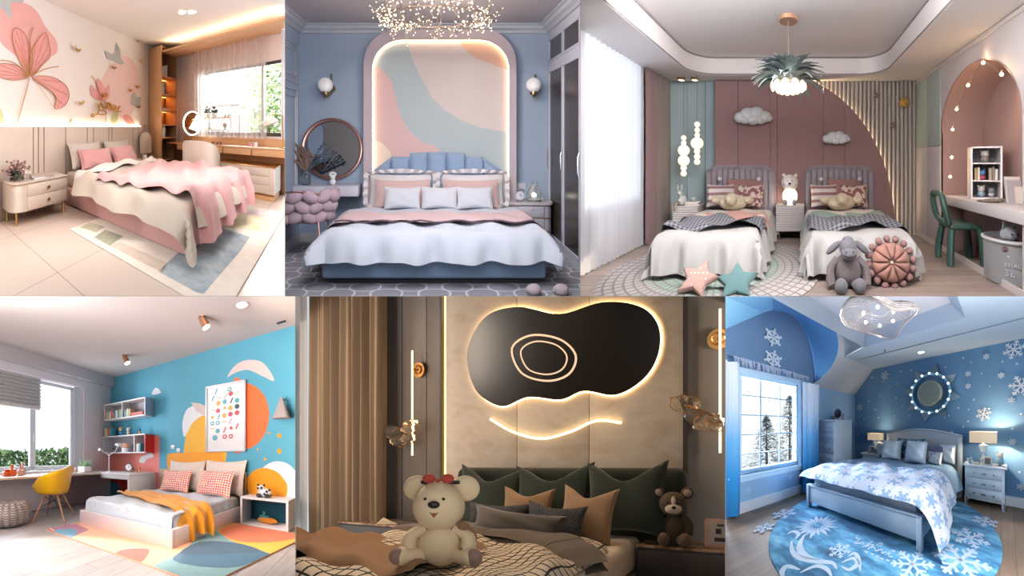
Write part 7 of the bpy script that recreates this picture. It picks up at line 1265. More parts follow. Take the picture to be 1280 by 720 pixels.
    for s_ in (-1, 1): mb.tube([(s_ * .06, -.01, .61), (s_ * .13, .0, .605)], .016, 8)
    part('ribbon', mb, M('ribbon_black', '#231f1f', .6), hd)
    for s_ in (-1, 1):
        mb = MB(Tm); mb.tube(cr([(s_ * .1, -.01, .26), (s_ * .19, -.04, .2), (s_ * .2, -.08, .1)], 6, False), [.045] * 6 + [.05] * 7, 14); part('arm', mb, cp, t)
        mb = MB(Tm); mb.tube([(s_ * .09, -.02, .06), (s_ * .23, -.12, .07)], [.05, .07], 14).ball((s_ * .23, -.12, .07), .07, 14, 9); part('leg', mb, cp, t); mb = MB(Tm); mb.ball((s_ * .25, -.15, .075), (.055, .045, .065), 16, 10); part('sole', mb, fabric('sole_mauve', '#8f7263'), t)
    mb = MB(Tm); mb.tube(cr([(.14, -.08, .3), (.19, -.02, .26), (.22, -.02, .16), (.16, -.1, .1)], 6, False), [.02 + .015 * abs(sin(i * .5)) for i in range(19)], 10); part('scarf', mb, brn, t)
    # lights
    area(r, (-2.4, 3.4, 2.8), (-1.6, 2.6, .6), 2.4, .5, 70, '#ffe2bd')
    area(r, (-4.3, 2.4, 1.7), (-2.6, 4.0, 1.2), .5, 1.6, 60, '#ffe9d2')  # added fill light from the left, no fitting there
    bulb(r, (-.35, 4.1, 2.4), 14, '#ffc98a', .08, 100, (-.4, 4.0, .6))
room5()

# ============================================================ ROOM 6: blue winter bedroom
def flake(R_, w, d=.008, br=2, T_=None, mi=0, mb=None):
    """six-armed snowflake ornament in the xz plane"""
    mb = mb or MB(); old = mb.T; base = T_ if T_ is not None else old
    for k in range(6):
        mb.T = base @ rot('Y', k * 60); mb.box(-w / 2, w / 2, -d, d, 0, R_, 0, mi)
        for j in range(br):
            h = R_ * (.42 + .3 * j); l = R_ * (.34 - .09 * j)
            for s_ in (-1, 1): mb.T = base @ rot('Y', k * 60) @ loc(0, 0, h) @ rot('Y', s_ * 52); mb.box(-w * .4, w * .4, -d * .9, d * .9, 0, l, 0, mi)
    mb.T = old; return mb
def room6():
    r = R6; V = Vector; rd = random.Random(41); YW = 3.75; XW = .1
    wallb = M('r6_wall_blue', '#5c88b0', .85, var=(1.2, .08)); pale = M('r6_pale', '#a9bccd', .8); win_b = M('r6_window_wall', '#8fb8de', .7); ice = M('r6_arch', '#6aa6da', .8); wt = M('r6_white', '#cfdcea', .45); flk = M('flake_white', '#ccd9e6', .6)
    mb = MB(); mb.poly([(.1, .1, 0), (5.2, .1, 0), (5.2, 3.9, 0), (.1, 3.9, 0)]); struct(r, 'floor', mb, planks('r6_floor', '#6f5b4b', '#826d5b', .13, 1.3, 90, .7))
    kx, kz = .68, 2.64; lx, lz = XW, 2.08
    mb = MB(); mb.prism([(lx, YW, 0), (5.2, YW, 0), (5.2, YW, kz), (kx, YW, kz), (lx, YW, lz)], (0, .1, 0)); struct(r, 'wall_back', mb, wallb)
    # flat ceiling with shallow tray, sloped ceiling, barrel dormer over the window
    tx0, tx1, ty1 = 1.27, 2.88, 2.6
    mb = MB(); 
    mb.poly([(kx, 2.75, kz), (tx0, ty1, kz), (5.2, ty1, kz), (5.2, YW, kz), (kx, YW, kz)]).poly([(tx1, .2, kz), (5.2, .2, kz), (5.2, ty1, kz), (tx1, ty1, kz)])
    struct(r, 'ceiling', mb, pale)
    mb = MB(); mb.poly([(tx0, .2, kz + .001), (tx0, ty1, kz + .001), (tx0 + .14, ty1 - .14, kz + .16), (tx0 + .14, .2, kz + .16)], 1).poly([(tx0, ty1, kz + .001), (tx1, ty1, kz + .001), (tx1 - .14, ty1 - .14, kz + .16), (tx0 + .14, ty1 - .14, kz + .16)], 1).poly([(tx1, .2, kz + .001), (tx1, ty1, kz + .001), (tx1 - .14, ty1 - .14, kz + .16), (tx1 - .14, .2, kz + .16)], 1)
    mb.poly([(tx0 + .14, .2, kz + .16), (tx1 - .14, .2, kz + .16), (tx1 - .14, ty1 - .14, kz + .16), (tx0 + .14, ty1 - .14, kz + .16)], 0); struct(r, 'ceiling_tray', mb, [M('tray_pearl', '#c9c9d2', .6, var=(3, .06)), M('tray_trim', '#97a3b5', .5)])
    # slope between low kink and ceiling, with half-round opening cut over the dormer
    yc, zc_, rr = 1.6, 2.2, .9
    G = [(0.1,0.99,2.62),(0.1,1.22,2.84),(0.1,1.51,3.11),(0.1,1.66,3.22),(0.1,1.84,3.29),(0.1,2.07,3.27),(0.1,2.26,3.11),(0.1,2.39,2.84),(0.1,2.46,2.53),(0.1,2.5,2.18)]
    O = [(0.69,0.63,2.65),(0.78,0.84,2.73),(0.86,1.06,2.82),(0.92,1.21,2.87),(0.96,1.4,2.91),(1,1.65,2.95),(1.03,1.91,2.97),(1,2.1,2.94),(0.92,2.29,2.88),(0.8,2.47,2.75),(0.65,2.57,2.61),(0.48,2.6,2.45),(0.3,2.56,2.28),(0.17,2.45,2.15)]
    oc, gc = cr(O[3:], 4, False), cr(G[3:], 4, False); m = len(gc); mb = MB()
    mb.add([gc[i] for i in range(m)] + [oc[round(i * (len(oc) - 1) / (m - 1))] for i in range(m)], [(i, i + 1, m + i + 1, m + i) for i in range(m - 1)]); struct(r, 'ceiling_barrel', mb, ice, smooth=True)
    mb = MB(); mb.poly(G[:4] + [O[3], O[2], O[1], O[0]]); struct(r, 'ceiling_left', mb, M('r6_left_slope', '#8ccaf2', .8))
    mb = MB(); mb.poly([V((lx, YW, lz)), V((kx, YW, kz)), V((kx, 2.75, kz)), V((0.91,3.02,2.87)), V((1.03,1.36,2.97))] + [V(p) for p in oc[4:]] + [V((lx, 2.5, lz))]); struct(r, 'ceiling_slope', mb, M('r6_slope', '#b0b8c4', .8))
    A = [(p[1], p[2]) for p in G[::-1]]; mb = MB(); mb.tube([(.115, p[1], p[2]) for p in gc], .02, 6); struct(r, 'trim_arch', mb, ice)
    mb = MB(); mb.box(-.3, 5.4, .2, 4, 3.36, 3.38); struct(r, 'ceiling_backing', mb, pale)  # backing added above the tray, closes a gap where bright sky showed
    mb = MB(); mb.box(XW - .12, XW, -2, 3.85, 0, .62).box(XW - .12, XW, 2.2, 3.85, .62, 2.1).box(XW - .12, XW, -2, 1.1, .62, 2.3)
    mb.box(XW - .12, XW, 1.1, 2.2, .62, .63).prism([(XW, .3, 2.1), (XW, 2.5, 2.1)] + [(XW, y, z) for y, z in A] + [(XW, .3, 2.2)], (-.12, 0, 0)); struct(r, 'wall_left', mb, win_b)
    mb = MB(); mb.poly([(XW + .002, .3, 2.1), (XW + .002, 2.5, 2.1)] + [(XW + .002, y, z) for y, z in A] + [(XW + .002, .3, 2.2)]); struct(r, 'wall_gable', mb, M('r6_gable', '#6282a6', .8))
    mb = MB(); mb.box(XW, XW + .02, .3, YW, 0, .16, .004); struct(r, 'baseboard_left', mb, wt)
    mb = MB(); mb.box(XW, 5.2, YW - .02, YW, 0, .16, .004); struct(r, 'baseboard_back', mb, wt)
    mb = MB(); mb.box(.8, 4.6, 3.02, 3.03, kz - .012, kz - .001); struct(r, 'trim_ceiling', mb, M('trim_dark6', '#6f7f92', .6))
    # window
    wf = M('r6_frame', '#bfe0f8', .4); mb = MB(); Y0, Y1, Z0, Z1 = 1.16, 2.1, .56, 2.04
    for a in ((Y0 - .1, Y0, Z0 - .06, Z1 + .1), (Y1, Y1 + .1, Z0 - .06, Z1 + .1), (Y0 - .1, Y1 + .1, Z1, Z1 + .1), (Y0 - .14, Y1 + .14, Z0 - .1, Z0 - .02)): mb.box(XW, XW + .035, a[0], a[1], a[2], a[3], .004)
    mb.box(XW, XW + .06, Y0 - .15, Y1 + .15, Z0 - .03, Z0, .004).box(XW - .1, XW, Y0, Y1, Z0 - .01, Z0 + .03).box(XW - .1, XW, Y0 - .01, Y0 + .03, Z0, Z1).box(XW - .1, XW, Y1 - .03, Y1 + .01, Z0, Z1).box(XW - .1, XW, Y0, Y1, Z1 - .03, Z1 + .01); struct(r, 'window_1', mb, wf)
    mb = MB()
    for i in (1, 2): y = Y0 + (Y1 - Y0) * i / 3; mb.box(XW - .06, XW - .04, y - .008, y + .008, Z0, Z1)
    for i in (1, 2, 3, 4): z = Z0 + (Z1 - Z0) * i / 5; mb.box(XW - .06, XW - .04, Y0, Y1, z - .008, z + .008)
    struct(r, 'window_grid', mb, M('r6_muntin', '#7da2b8', .4))
    # snowy trees and ground outside
    mb = MB(); mb.box(-9, -.6, -3, 14, -.6, -.5); struct(r, 'ground', mb, M('snow', '#eef3f8', .9))
    for k, (x, y, h, w) in enumerate(((-2.2, 3.35, 2.7, 1.15), (-2.6, 2.85, 2.1, 1.0))):
        t = thing(r, 'fir_tree', ('taller snowy fir tree outside the winter window' if k == 0 else 'shorter snowy fir tree at the left outside the winter window'), 'tree', (x, y, -.5)); mb = MB(); mb.cyl((x, y, -.5), (x, y, -.5 + h), .05, .01, 8); part('trunk', mb, M('fir_bark', '#6f6a68', .9), t); mb = MB()
        for i in range(1600):
            q = rd.random(); z = -.3 + (h - .2) * q; rad = w * (1 - q) * rd.uniform(.3, 1) + .03; a = rd.random() * 2 * pi; c = V((x + rad * cos(a), y + rad * sin(a), z - rad * .25)); d = V((cos(a), sin(a), -.3)).normalized(); n_ = V((-sin(a), cos(a), 0)); s_ = rd.uniform(.04, .09); mb.add([c - d * s_, c + n_ * s_ * .35, c + d * s_, c - n_ * s_ * .35], [(0, 1, 2, 3)], rd.choice((0, 0, 1)))
        part('needles', mb, [M('fir_green', '#6d8a8a', .9), M('fir_snow', '#c9d6de', .9)], t)
    t = thing(r, 'bare_tree', 'thin bare winter tree outside the right panes of the window', 'tree', (-1.6, 3.5, -.5)); mb = MB(); mb.tube(cr([(-1.4, 3.35, -.5), (-1.45, 3.4, .8), (-1.4, 3.3, 1.6), (-1.5, 3.15, 2.3)], 4, False), [.03 - .0018 * i for i in range(13)], 6); part('trunk', mb, M('bare_bark', '#8f7f80', .9), t); mb = MB()
    for i in range(14): z = rd.uniform(.6, 2.2); a = V((-1.43, 3.33, z)); e = a + V((rd.uniform(-.2, .2), rd.uniform(-.35, .3), rd.uniform(.15, .4))); mb.tube([a, e], [.009, .003], 4)
    part('branches', mb, M('bare_bark', '#8f7f80', .9), t)
    # ombre curtains
    def omb(n): s = n.sep(n.co); return n.ramp(n.m('DIVIDE', s[2], 2.2), [(0, '#1f78b8'), (.25, '#2f8fd0'), (.5, '#6fb0e0'), (.72, '#c3d3e6'), (1, '#d3dcea')])
    om = M('ombre_cloth', rough=.9, fn=omb)
    mb = MB(); pleats(mb, .62, 1.14, XW + .1, .03, 2.17, .04, .13, 'y', seed=2); one(r, 'curtain', mb, om, 'white to deep blue ombre curtain left of the winter window', 'curtain')
    mb = MB(); pleats(mb, 2.16, 2.5, XW + .1, .03, 2.1, .035, .1, 'y', seed=4); one(r, 'curtain', mb, om, 'white to deep blue ombre curtain right of the winter window', 'curtain')
    mb = MB(); mb.tube([(XW + .12, 1.05, 2.24), (XW + .12, 2.25, 2.2)], .01, 6)
    for i in range(150):
        y = rd.uniform(1.05, 2.25); z = 2.24 - (y - 1.05) * .03; l = rd.uniform(.04, .17); mb.add([(XW + .12, y - .006, z + rd.uniform(-.01, .03)), (XW + .13, y + .006, z), (XW + .14, y + rd.uniform(-.03, .03), z - l)], [(0, 1, 2)])
    one(r, 'icicle_garland', mb, M('icicle_silver', '#b4bfd6', .3, .3), 'silvery icicle garland hanging above the winter window', 'garland')
    for k, (px, lb) in enumerate((((0.12,1.64,2.75), 'upper large white snowflake on the gable above the window'), ((0.12,1.64,2.39), 'lower large white snowflake on the gable above the window'))):
        mb = MB(); flake(.155, .035, .01, 1, loc(XW + .02, px[1], px[2]) @ rot('Z', 90) @ rot('Y', 10), mb=mb); one(r, 'snowflake_ornament', mb, flk, lb, 'ornament')
    # wall snowflakes
    big = [((1.01,3.74,2.43), .11, 'large white snowflake ornament at the left of the snow wall near the slope'), ((0.26,3.74,1.74), .1, 'white snowflake ornament above the tall chest'), ((3.4,3.74,2.49), .15, 'largest white snowflake ornament in the upper right corner of the snow wall'), ((3.49,3.74,1.91), .17, 'white snowflake ornament cut by the right edge of the snow wall'), ((2.98,3.74,1.48), .12, 'fine snowflake ornament just above the right lamp'), ((3.37,3.74,1.69), .055, 'small snowflake ornament right of the glowing lamp spread, upper'), ((3.38,3.74,1.03), .055, 'small snowflake ornament at the height of the right lamp shade'), ((3.49,3.74,0.33), .06, 'snowflake ornament low by the right edge above the baseboard')]
    for p, s_, lb in big: mb = MB(); flake(s_, s_ * .13, .006, 2, loc(p[0], 3.74, p[2]) @ rot('Y', rd.uniform(0, 50)), mb=mb); one(r, 'snowflake_ornament', mb, flk, lb, 'ornament')
    md = [(3.02,3.74,2.46),(2.74,3.74,2.21),(2.74,3.74,1.99),(3.23,3.74,2.11)]; 
    m0 = None
    for p in md: mb = MB(); flake(.055, .014, .004, 1, loc(p[0], 3.743, p[2]), mb=mb); one(r, 'small_snowflake', mb, flk, 'small white snowflake in the upper right part of the snow wall', 'ornament', 'small snowflakes on the upper right of the snow wall')
    dots = [(1.41,3.74,2.47),(1.33,3.74,2.2),(1.13,3.74,2.15),(0.96,3.74,2.3),(0.87,3.74,1.99),(0.71,3.74,2.16),(1.29,3.74,1.9),(1.45,3.74,1.7),(0.73,3.74,1.66),(0.54,3.74,1.87),(0.39,3.74,1.44),(0.82,3.74,1.47),(0.49,3.74,1.1),(1.13,3.74,1.77),(1.65,3.74,2.45),(2.35,3.74,2.39),(2.5,3.74,2.28),(2.66,3.74,2.51),(2.79,3.74,2.4),(3.25,3.74,2.33),(3.44,3.74,2.26),(2.95,3.74,2.18),(3.07,3.74,1.95),(2.75,3.74,1.57),(2.83,3.74,1.74),(2.74,3.74,1.36),(2.58,3.74,1.61),(2.66,3.74,1.26),(3.38,3.74,1.24),(3.47,3.74,0.56),(3.49,3.74,1.47),(3.06,3.74,1.57),(0.13,3.74,1.32),(0.21,3.74,1.06),(0.08,3.74,0.72),(1.25,3.74,1.5),(2.41,3.74,1.47),(1.6,3.74,1.49),(2.34,3.74,1.44),(2.47,3.74,1.17),(3.17,3.74,1.31),(-0,3.74,2.15),(0.64,3.74,2.44)]
    for k, p in enumerate(dots):
        s_ = rd.uniform(.016, .026); mb = MB(loc(p[0], 3.742, p[2]) @ rot('Y', rd.uniform(0, 60))); P = [(s_ * (1 if i % 2 == 0 else .55) * cos(i * pi / 6), 0, s_ * (1 if i % 2 == 0 else .55) * sin(i * pi / 6)) for i in range(12)]; mb.prism(P, (0, .006, 0)); one(r, 'snow_dot', mb, flk, 'tiny white snow dot ornament scattered over the blue snow wall', 'ornament', 'tiny snow dots on the blue wall')
    # wreath
    c = V((2.06,3.7,1.95)); t = thing(r, 'light_wreath', 'round silver wreath with points and a ring of lit bulbs above the bed', 'wreath', (c.x, 3.7, c.z)); K = scl(1.25, 1, 1.25); si = M('wreath_silver', '#8fa6b4', .35, .4, bump=(120, .5))
    mb = MB(loc(c.x, 3.7, c.z)); mb.lathe((0, 0, 0), [(0, 0), (.1, 0)], 4); mb = MB(loc(c.x, 3.72, c.z - .03) @ K @ rot('X', 90)); mb.lathe((0, 0, 0), [(0, .05), (.17, .05), (.2, .035), (.21, 0)], 40); part('disc', mb, M('wreath_disc', '#8f9c94', .4, .2, bump=(150, 1.0)), t)
    mb = MB(loc(c.x, 3.71, c.z - .03) @ K); mb.tube([(.3 * cos(i * pi / 24), 0, .3 * sin(i * pi / 24)) for i in range(48)], .028, 8, True); part('ring', mb, M('wreath_blue', '#5f93b4', .5), t)
    for i in range(8): a = i * 45 + 12; mb = MB(loc(c.x, 3.725, c.z - .03) @ K @ rot('Y', a)); mb.prism([(-.1, 0, .28), (.1, 0, .28), (0, 0, .47)], (0, .02, 0)); part('point', mb, si, t)
    for i in range(16): a = i * pi / 8; mb = MB(loc(c.x, 3.67, c.z - .03) @ K); mb.ball((.31 * cos(a), 0, .31 * sin(a)), .02, 10, 7); part('bulb', mb, glow('wreath_bulb', '#eaf6ff', 2), t)
    # chandelier
    c = V((1.98, 1.95, 2.42)); c = V((2.22,1.64,2.38)); t = thing(r, 'mesh_chandelier', 'wavy silver mesh chandelier with warm bulbs hanging from the tray ceiling', 'chandelier', c); ms = M('mesh_silver', '#b4a9a6', .35, .6); 
    def cl(u, v, s_=1): a = 2 * pi * u; q = .34 * (1 + .13 * sin(3 * a + 1) + .06 * sin(5 * a)) * sin(pi * (.5 * v + .02)) ** .8; return (q * cos(a), q * sin(a), .12 * cos(pi * v * .5) ** 1 + .05 * sin(3 * a) * v)
    mb = MB(loc(*c)); 
    for j in range(11):
        v = .15 + .85 * j / 10; mb.tube([cl(i / 48, v) for i in range(48)], .0035, 4, True)
    for i in range(48): mb.tube([cl(i / 48, .12 + .88 * j / 8) for j in range(9)], .0028, 4)
    part('mesh_shade', mb, ms, t); mb = MB(loc(*c)); mb.tube([V(cl(i / 48, 1)) + V((0, 0, -.01)) for i in range(48)], .014, 6, True); part('rim', mb, ms, t)
    for i in range(6): a = i * pi / 3; mb = MB(loc(*c)); mb.ball((.17 * cos(a), .17 * sin(a), .03), .017, 12, 8); part('bulb', mb, glow('chand_bulb', '#ffe6bd', 9), t)
    mb = MB(loc(*c)); mb.cyl((0, 0, .1), (0, 0, .42), .01, n=8); part('stem', mb, ms, t)
    # bed
    t = thing(r, 'bed', 'white panel bed with an arched headboard on the round snow rug', 'bed', (1.8, 2.8, 0)); bw = M('bed_white', '#b7cadb', .4); X0, X1, YF = .72, 2.6, 1.86
    mb = MB(); mb.box(X0 + .04, X1 - .04, YF, YF + .04, .1, .36, .004).box(X0 + .03, X1 - .03, YF - .012, YF + .05, .345, .375, .004); part('foot_board', mb, bw, t)
    for x in (X0, X1 - .06): mb = MB(); mb.box(x, x + .06, YF - .01, YF + .05, .0, .37, .004); part('post', mb, bw, t)
    for x in (X0 + .01, X1 - .04): mb = MB(); mb.box(x, x + .03, YF + .04, 3.68, .12, .34, .003); part('side_rail', mb, bw, t)
    xl, xr = (1.11,3.66,1.05)[0], (2.66,3.66,1.1)[0]; xm = (xl + xr) / 2
    P = [(xl, .3), (xr, .3), (xr, 1.1)] + [(xr + (xl - xr) * i / 14, 1.1 + .11 * sin(pi * i / 14)) for i in range(1, 14)] + [(xl, 1.1)]
    mb = MB(); mb.prism(on('y', 3.66, P), (0, .06, 0)); part('headboard', mb, M('hb_white6', '#c9d2dc', .4), t)
    mb = MB(); mb.box(xl, xl + .08, 3.64, 3.7, 0, 1.08, .004).box(xr - .08, xr, 3.64, 3.7, 0, 1.08, .004); mb.tube([(p[0], 3.655, p[1]) for p in P[2:]], .018, 6); part('headboard_frame', mb, M('hb_white6', '#c9d2dc', .4), t)
    mb = MB(); mb.box(X0 + .06, X1 - .06, YF + .06, 3.64, .3, .56, .07, seg=3); part('mattress', mb, fabric('mat6', '#c3d0dc'), t)
    def quilt(n):
        s = n.sep(n.co); q = []
        for a in (n.m('ADD', s[0], s[1]), n.m('SUBTRACT', s[0], s[1])): f = n.m('FRACT', n.m('MULTIPLY', a, 2.6)); q.append(n.m('MINIMUM', f, n.m('SUBTRACT', 1, f)))
        n.bump(n.m('MINIMUM', n.m('MINIMUM', q[0], q[1]), .12), .8, .04); return n.mix(n.noise(n.co, 2, 2), '#6d96b8', '#86a9c6')
    mb = MB(); mb.drape(X0 + .06, X1 - .1, 2.45, 3.45, .6, .1, .42, 0, 0, r=.09, amp=.02, kk=9, nx=70, ny=50, puff=.012, flare=.25, seed=4); one(r, 'comforter', mb, M('quilt_blue', rough=.85, fn=quilt), 'steel blue quilted comforter hanging over the right side of the bed', 'comforter')
    def snow(n):
        co = n.vm('MULTIPLY', n.co, (1, 1, 0)); v_ = n.voro(co, 4.2, rnd=.45); v2 = n.nd('ShaderNodeTexVoronoi'); loc_ = n.vm('SUBTRACT', n.vm('SCALE', co, 4.2), n.vm('SCALE', v_['Position'], 4.2)); s = n.sep(loc_); ln = n.vm('LENGTH', n.comb(s[0], s[1], 0)); an = n.m('ARCTAN2', s[1], s[0])
        arm = n.m('POWER', n.m('ABSOLUTE', n.m('COSINE', n.m('MULTIPLY', an, 3))), 1.5); sub = n.m('MULTIPLY_ADD', n.m('SINE', n.m('MULTIPLY', ln, 42)), .25, .6); R_ = n.m('MULTIPLY', n.m('MULTIPLY_ADD', arm, .31, .16), n.m('ADD', sub, .25)); 
        return n.mix(n.m('MULTIPLY', n.m('LESS_THAN', ln, R_), .85), '#c9cedd', n.mix(n.noise(n.co, 3, 1), '#3f76a8', '#7fa6c9'))
    def ed(u, v, a, b): return a, b
    mb = MB(); mb.drape(X0 + .04, X1 - .08, YF + .04, 2.75, .635, .2, .42, .17, 0, r=.1, amp=.022, kk=9, nx=90, ny=60, puff=.02, flare=.28, seed=14, lift=.03, edge=lambda u, v, a, b: (a + (.0 if u < .85 else (u - .85) * 1.9 * max(0, 1 - v * .9)), b - (0 if u < .8 else (u - .8) * .4 * (1 - v)) + .25 * (.5 - abs(u - .4)) * v))
    one(r, 'snowflake_duvet', mb, M('duvet_snowflakes', rough=.9, fn=snow), 'white duvet printed with blue snowflakes over the foot of the bed', 'duvet')
    # pillows
    fur = fabric('fur_iceblue', '#c9dbea', bump=(45, 1.0)); fl_ = M('cushion_flakes', rough=.9, fn=lambda n: n.mix(n.m('GREATER_THAN', n.noise(n.co, 28, 2, .7), .56), '#1e6688', '#b5cfd8')); 
    for x, y, z, w, h, th, rz, ti, mt, nm_, lb in ((1.72, 3.5, .6, .62, .44, .14, 0, 10, fl_, 'cushion', 'teal cushion with white snowflakes behind the furry ones'), (1.4, 3.32, .6, .42, .4, .2, 12, 16, fur, 'furry_pillow', 'fluffy ice blue pillow on the snow bed, left one'), (1.92, 3.28, .6, .44, .42, .2, -6, 14, fur, 'furry_pillow', 'fluffy ice blue pillow on the snow bed, right one'), (2.22, 3.5, .6, .4, .34, .12, -6, 12, fabric('cushion_violet', '#57608f'), 'cushion', 'violet-grey cushion at the right against the headboard'), (2.24, 3.33, .6, .32, .24, .12, -14, 16, M('cushion_pale_print', rough=.9, fn=lambda n: n.mix(n.m('GREATER_THAN', n.noise(n.co, 20, 2), .55), '#b9c3cd', '#7d8c9c')), 'cushion', 'small pale printed cushion at the front right of the pillows'), (1.12, 3.5, .6, .4, .34, .14, 4, 10, fabric('pillow_ice', '#c3d3e2'), 'pillow', 'plain pale pillow at the left end of the headboard'), (2.42, 3.52, .6, .3, .36, .14, -4, 10, fabric('pillow_ice', '#c3d3e2'), 'pillow', 'plain pale pillow at the right end of the headboard')):
        mb = MB(); mb.pillow((x, y, z), w, h, th, rz, ti, wr=.014, pinch=.08 if 'furry' in nm_ else .12); one(r, nm_, mb, mt, lb, nm_.split('_')[-1])
    # right nightstand
    def dresser(x0, x1, y0, y1, h, n_, lb, name, cat, kn=2):
        t = thing(r, name, lb, cat, ((x0 + x1) / 2, (y0 + y1) / 2, 0)); mb = MB(); mb.box(x0 + .02, x1 - .02, y0 + .02, y1, .1, h - .03, .003); part('body', mb, wt, t); mb = MB(); mb.box(x0 - .01, x1 + .01, y0 - .01, y1, h - .03, h, .005); part('top', mb, wt, t)
        for a, b in ((x0 + .01, y0 + .01), (x1 - .06, y0 + .01), (x0 + .01, y1 - .06), (x1 - .06, y1 - .06)): mb = MB(); mb.prism([(a, b, .12), (a + .05, b, .12), (a + .045, b, 0), (a + .01, b, 0)], (0, .05, 0)); part('foot', mb, wt, t)
        hh = (h - .18) / n_
        for i in range(n_):
            z = .13 + i * hh; mb = MB(); mb.box(x0 + .05, x1 - .05, y0 + .006, y0 + .022, z + .008, z + hh - .008, .004); d = part('drawer', mb, M('drawer6', '#bccbdb', .45), t)
            for q in ([(x0 + x1) / 2] if kn == 1 else [x0 + (x1 - x0) * .27, x0 + (x1 - x0) * .73]): mb = MB(); mb.box(q - .014, q + .014, y0 - .012, y0 + .006, z + hh / 2 - .012, z + hh / 2 + .012, .004); part('knob', mb, M('knob_silver', '#c3cbd3', .2, .9), d)
            if kn == 3 : mb = MB(); mb.box((x0 + x1) / 2 - .03, (x0 + x1) / 2 + .03, y0 - .014, y0 + .006, z + hh / 2 - .012, z + hh / 2 + .012, .004); part('pull', mb, M('knob_silver', '#c3cbd3', .2, .9), d)
        return t
    dresser(2.72, 3.3, 3.42, 3.73, .66, 3, 'white three-drawer nightstand right of the snow bed', 'nightstand', 'nightstand', 3)
    dresser(.56, 1.06, 3.42, 3.73, .66, 2, 'white nightstand between the tall chest and the bed', 'nightstand', 'nightstand', 1)
    dresser(.12, .62, 2.56, 3.06, 1.4, 6, 'tall white six-drawer chest beside the blue curtain', 'tall_chest', 'chest of drawers', 2)
    for k, (x, lb) in enumerate(((2.99, 'right'), (.86, 'left'))):
        t = thing(r, 'table_lamp', 'lit table lamp with a rectangular beige shade on the %s nightstand' % lb, 'lamp', (x, 3.56, .66)); sz = (1, .85)[k]
        vs = []; mb = MB(); w, d_ = .19 * sz, .1 * sz; z0, z1 = .66 + .35 * sz, .66 + .53 * sz
        for a, b, c_, e in ((-w, -d_, w, -d_), (w, -d_, w, d_), (w, d_, -w, d_), (-w, d_, -w, -d_)): mb.add([(x + a, 3.57 + b, z0), (x + c_, 3.57 + e, z0), (x + c_, 3.57 + e, z1), (x + a, 3.57 + b, z1)], [(0, 1, 2, 3)])
        part('lamp_shade', mb, M('shade6', '#e2cdb2', .8, emit='#ffdfb4', es=.38), t)
        mb = MB(); mb.lathe((x, 3.57, .66), [(0, 0), (.06, 0), (.06, .02), (.045, .05), (.055, .09), (.04, .12), (.02, .14), (.02, .17), (.05, .2), (.065, .3), (.07, .31), (.02, .32), (.01, .4)], 16); part('base', mb, M('crystal', '#cfe0ea', .08, trans=.4), t); bulb(r, (x, 3.57, .66 + .44 * sz), 42 if k == 0 else 26, '#ffe4c0', .03)
    # nightstand items
    t = thing(r, 'snow_bear', 'small white bear figure in a blue coat on the right nightstand', 'figurine', (3.2, 3.52, .66)); X, Y, Z = 3.22, 3.52, .66; mb = MB(); mb.ball((X, Y, Z + .07), (.055, .045, .075), 16, 10); part('body', mb, fabric('coat_blue', '#6f9ab4'), t); mb = MB(); mb.ball((X, Y, Z + .17), (.045, .04, .042), 16, 10).ball((X - .035, Y, Z + .21), .014, 8, 6).ball((X + .035, Y, Z + .21), .014, 8, 6); part('head', mb, fabric('bear6', '#d6cfc6'), t); mb = MB(); mb.ball((X - .04, Y - .05, Z + .02), (.025, .03, .02), 10, 6).ball((X + .04, Y - .05, Z + .02), (.025, .03, .02), 10, 6); part('feet', mb, fabric('bear6', '#d6cfc6'), t)
    def pf(x, y, z, w, h, lb, cf='#c9d3da', rz=0):
        q = thing(r, 'photo_frame', lb, 'picture frame', (x, y, z)); Tm = loc(x, y, z) @ rot('Z', rz) @ rot('X', -10); mb = MB(Tm); mb.box(-w / 2, w / 2, 0, .015, 0, h, .003); part('frame', mb, M('pf' + cf, cf, .4), q); mb = MB(Tm); mb.box(-w / 2 + .02, w / 2 - .02, -.003, .002, .02, h - .02); part('picture', mb, M('pfp6', '#6f6a68', .5), q)
    pf(3.06, 3.47, .66, .12, .14, 'small silver photo frame on the right nightstand beside the lamp'); pf(.83, 3.48, .66, .13, .17, 'pale photo frame on the left nightstand before the lamp'); pf(.94, 3.46, .66, .1, .12, 'smaller dark photo frame on the left nightstand', '#8f9aa5')
    mb = MB(); mb.lathe((.73, 3.5, .66), [(0, 0), (.02, 0), (.028, .06), (.012, .09), (.018, .15), (0, .17)], 14); one(r, 'figurine', mb, M('fig6', '#b4a58f', .5), 'slim figurine at the left end of the left nightstand', 'figurine')
    t = thing(r, 'flower_pot', 'small pot of blue and white flowers on the right nightstand', 'plant', (2.8, 3.5, .66)); mb = MB(); mb.lathe((2.81, 3.5, .66), [(0, 0), (.025, 0), (.035, .06), (0, .06)], 14); part('pot', mb, M('pot6', '#8fb4c9', .4), t); mb = MB()
    for i in range(18): mb.ball((2.81 + rd.gauss(0, .022), 3.5 + rd.gauss(0, .015), .74 + rd.gauss(0, .025)), .013, 6, 4, i % 2)
    part('flowers', mb, [M('flower_blue', '#3f79a0', .8), M('flower_white', '#dbe4ea', .8)], t)
    for i in range(3): x = 2.88 + i * .05; mb = MB(); mb.ball((x, 3.46, .672), (.022, .016, .013), 10, 6); one(r, 'trinket', mb, M('trinket6', '#d9cdbd', .4), 'small cream trinket lying on the right nightstand before the lamp', 'trinket', 'trinkets before the right lamp')
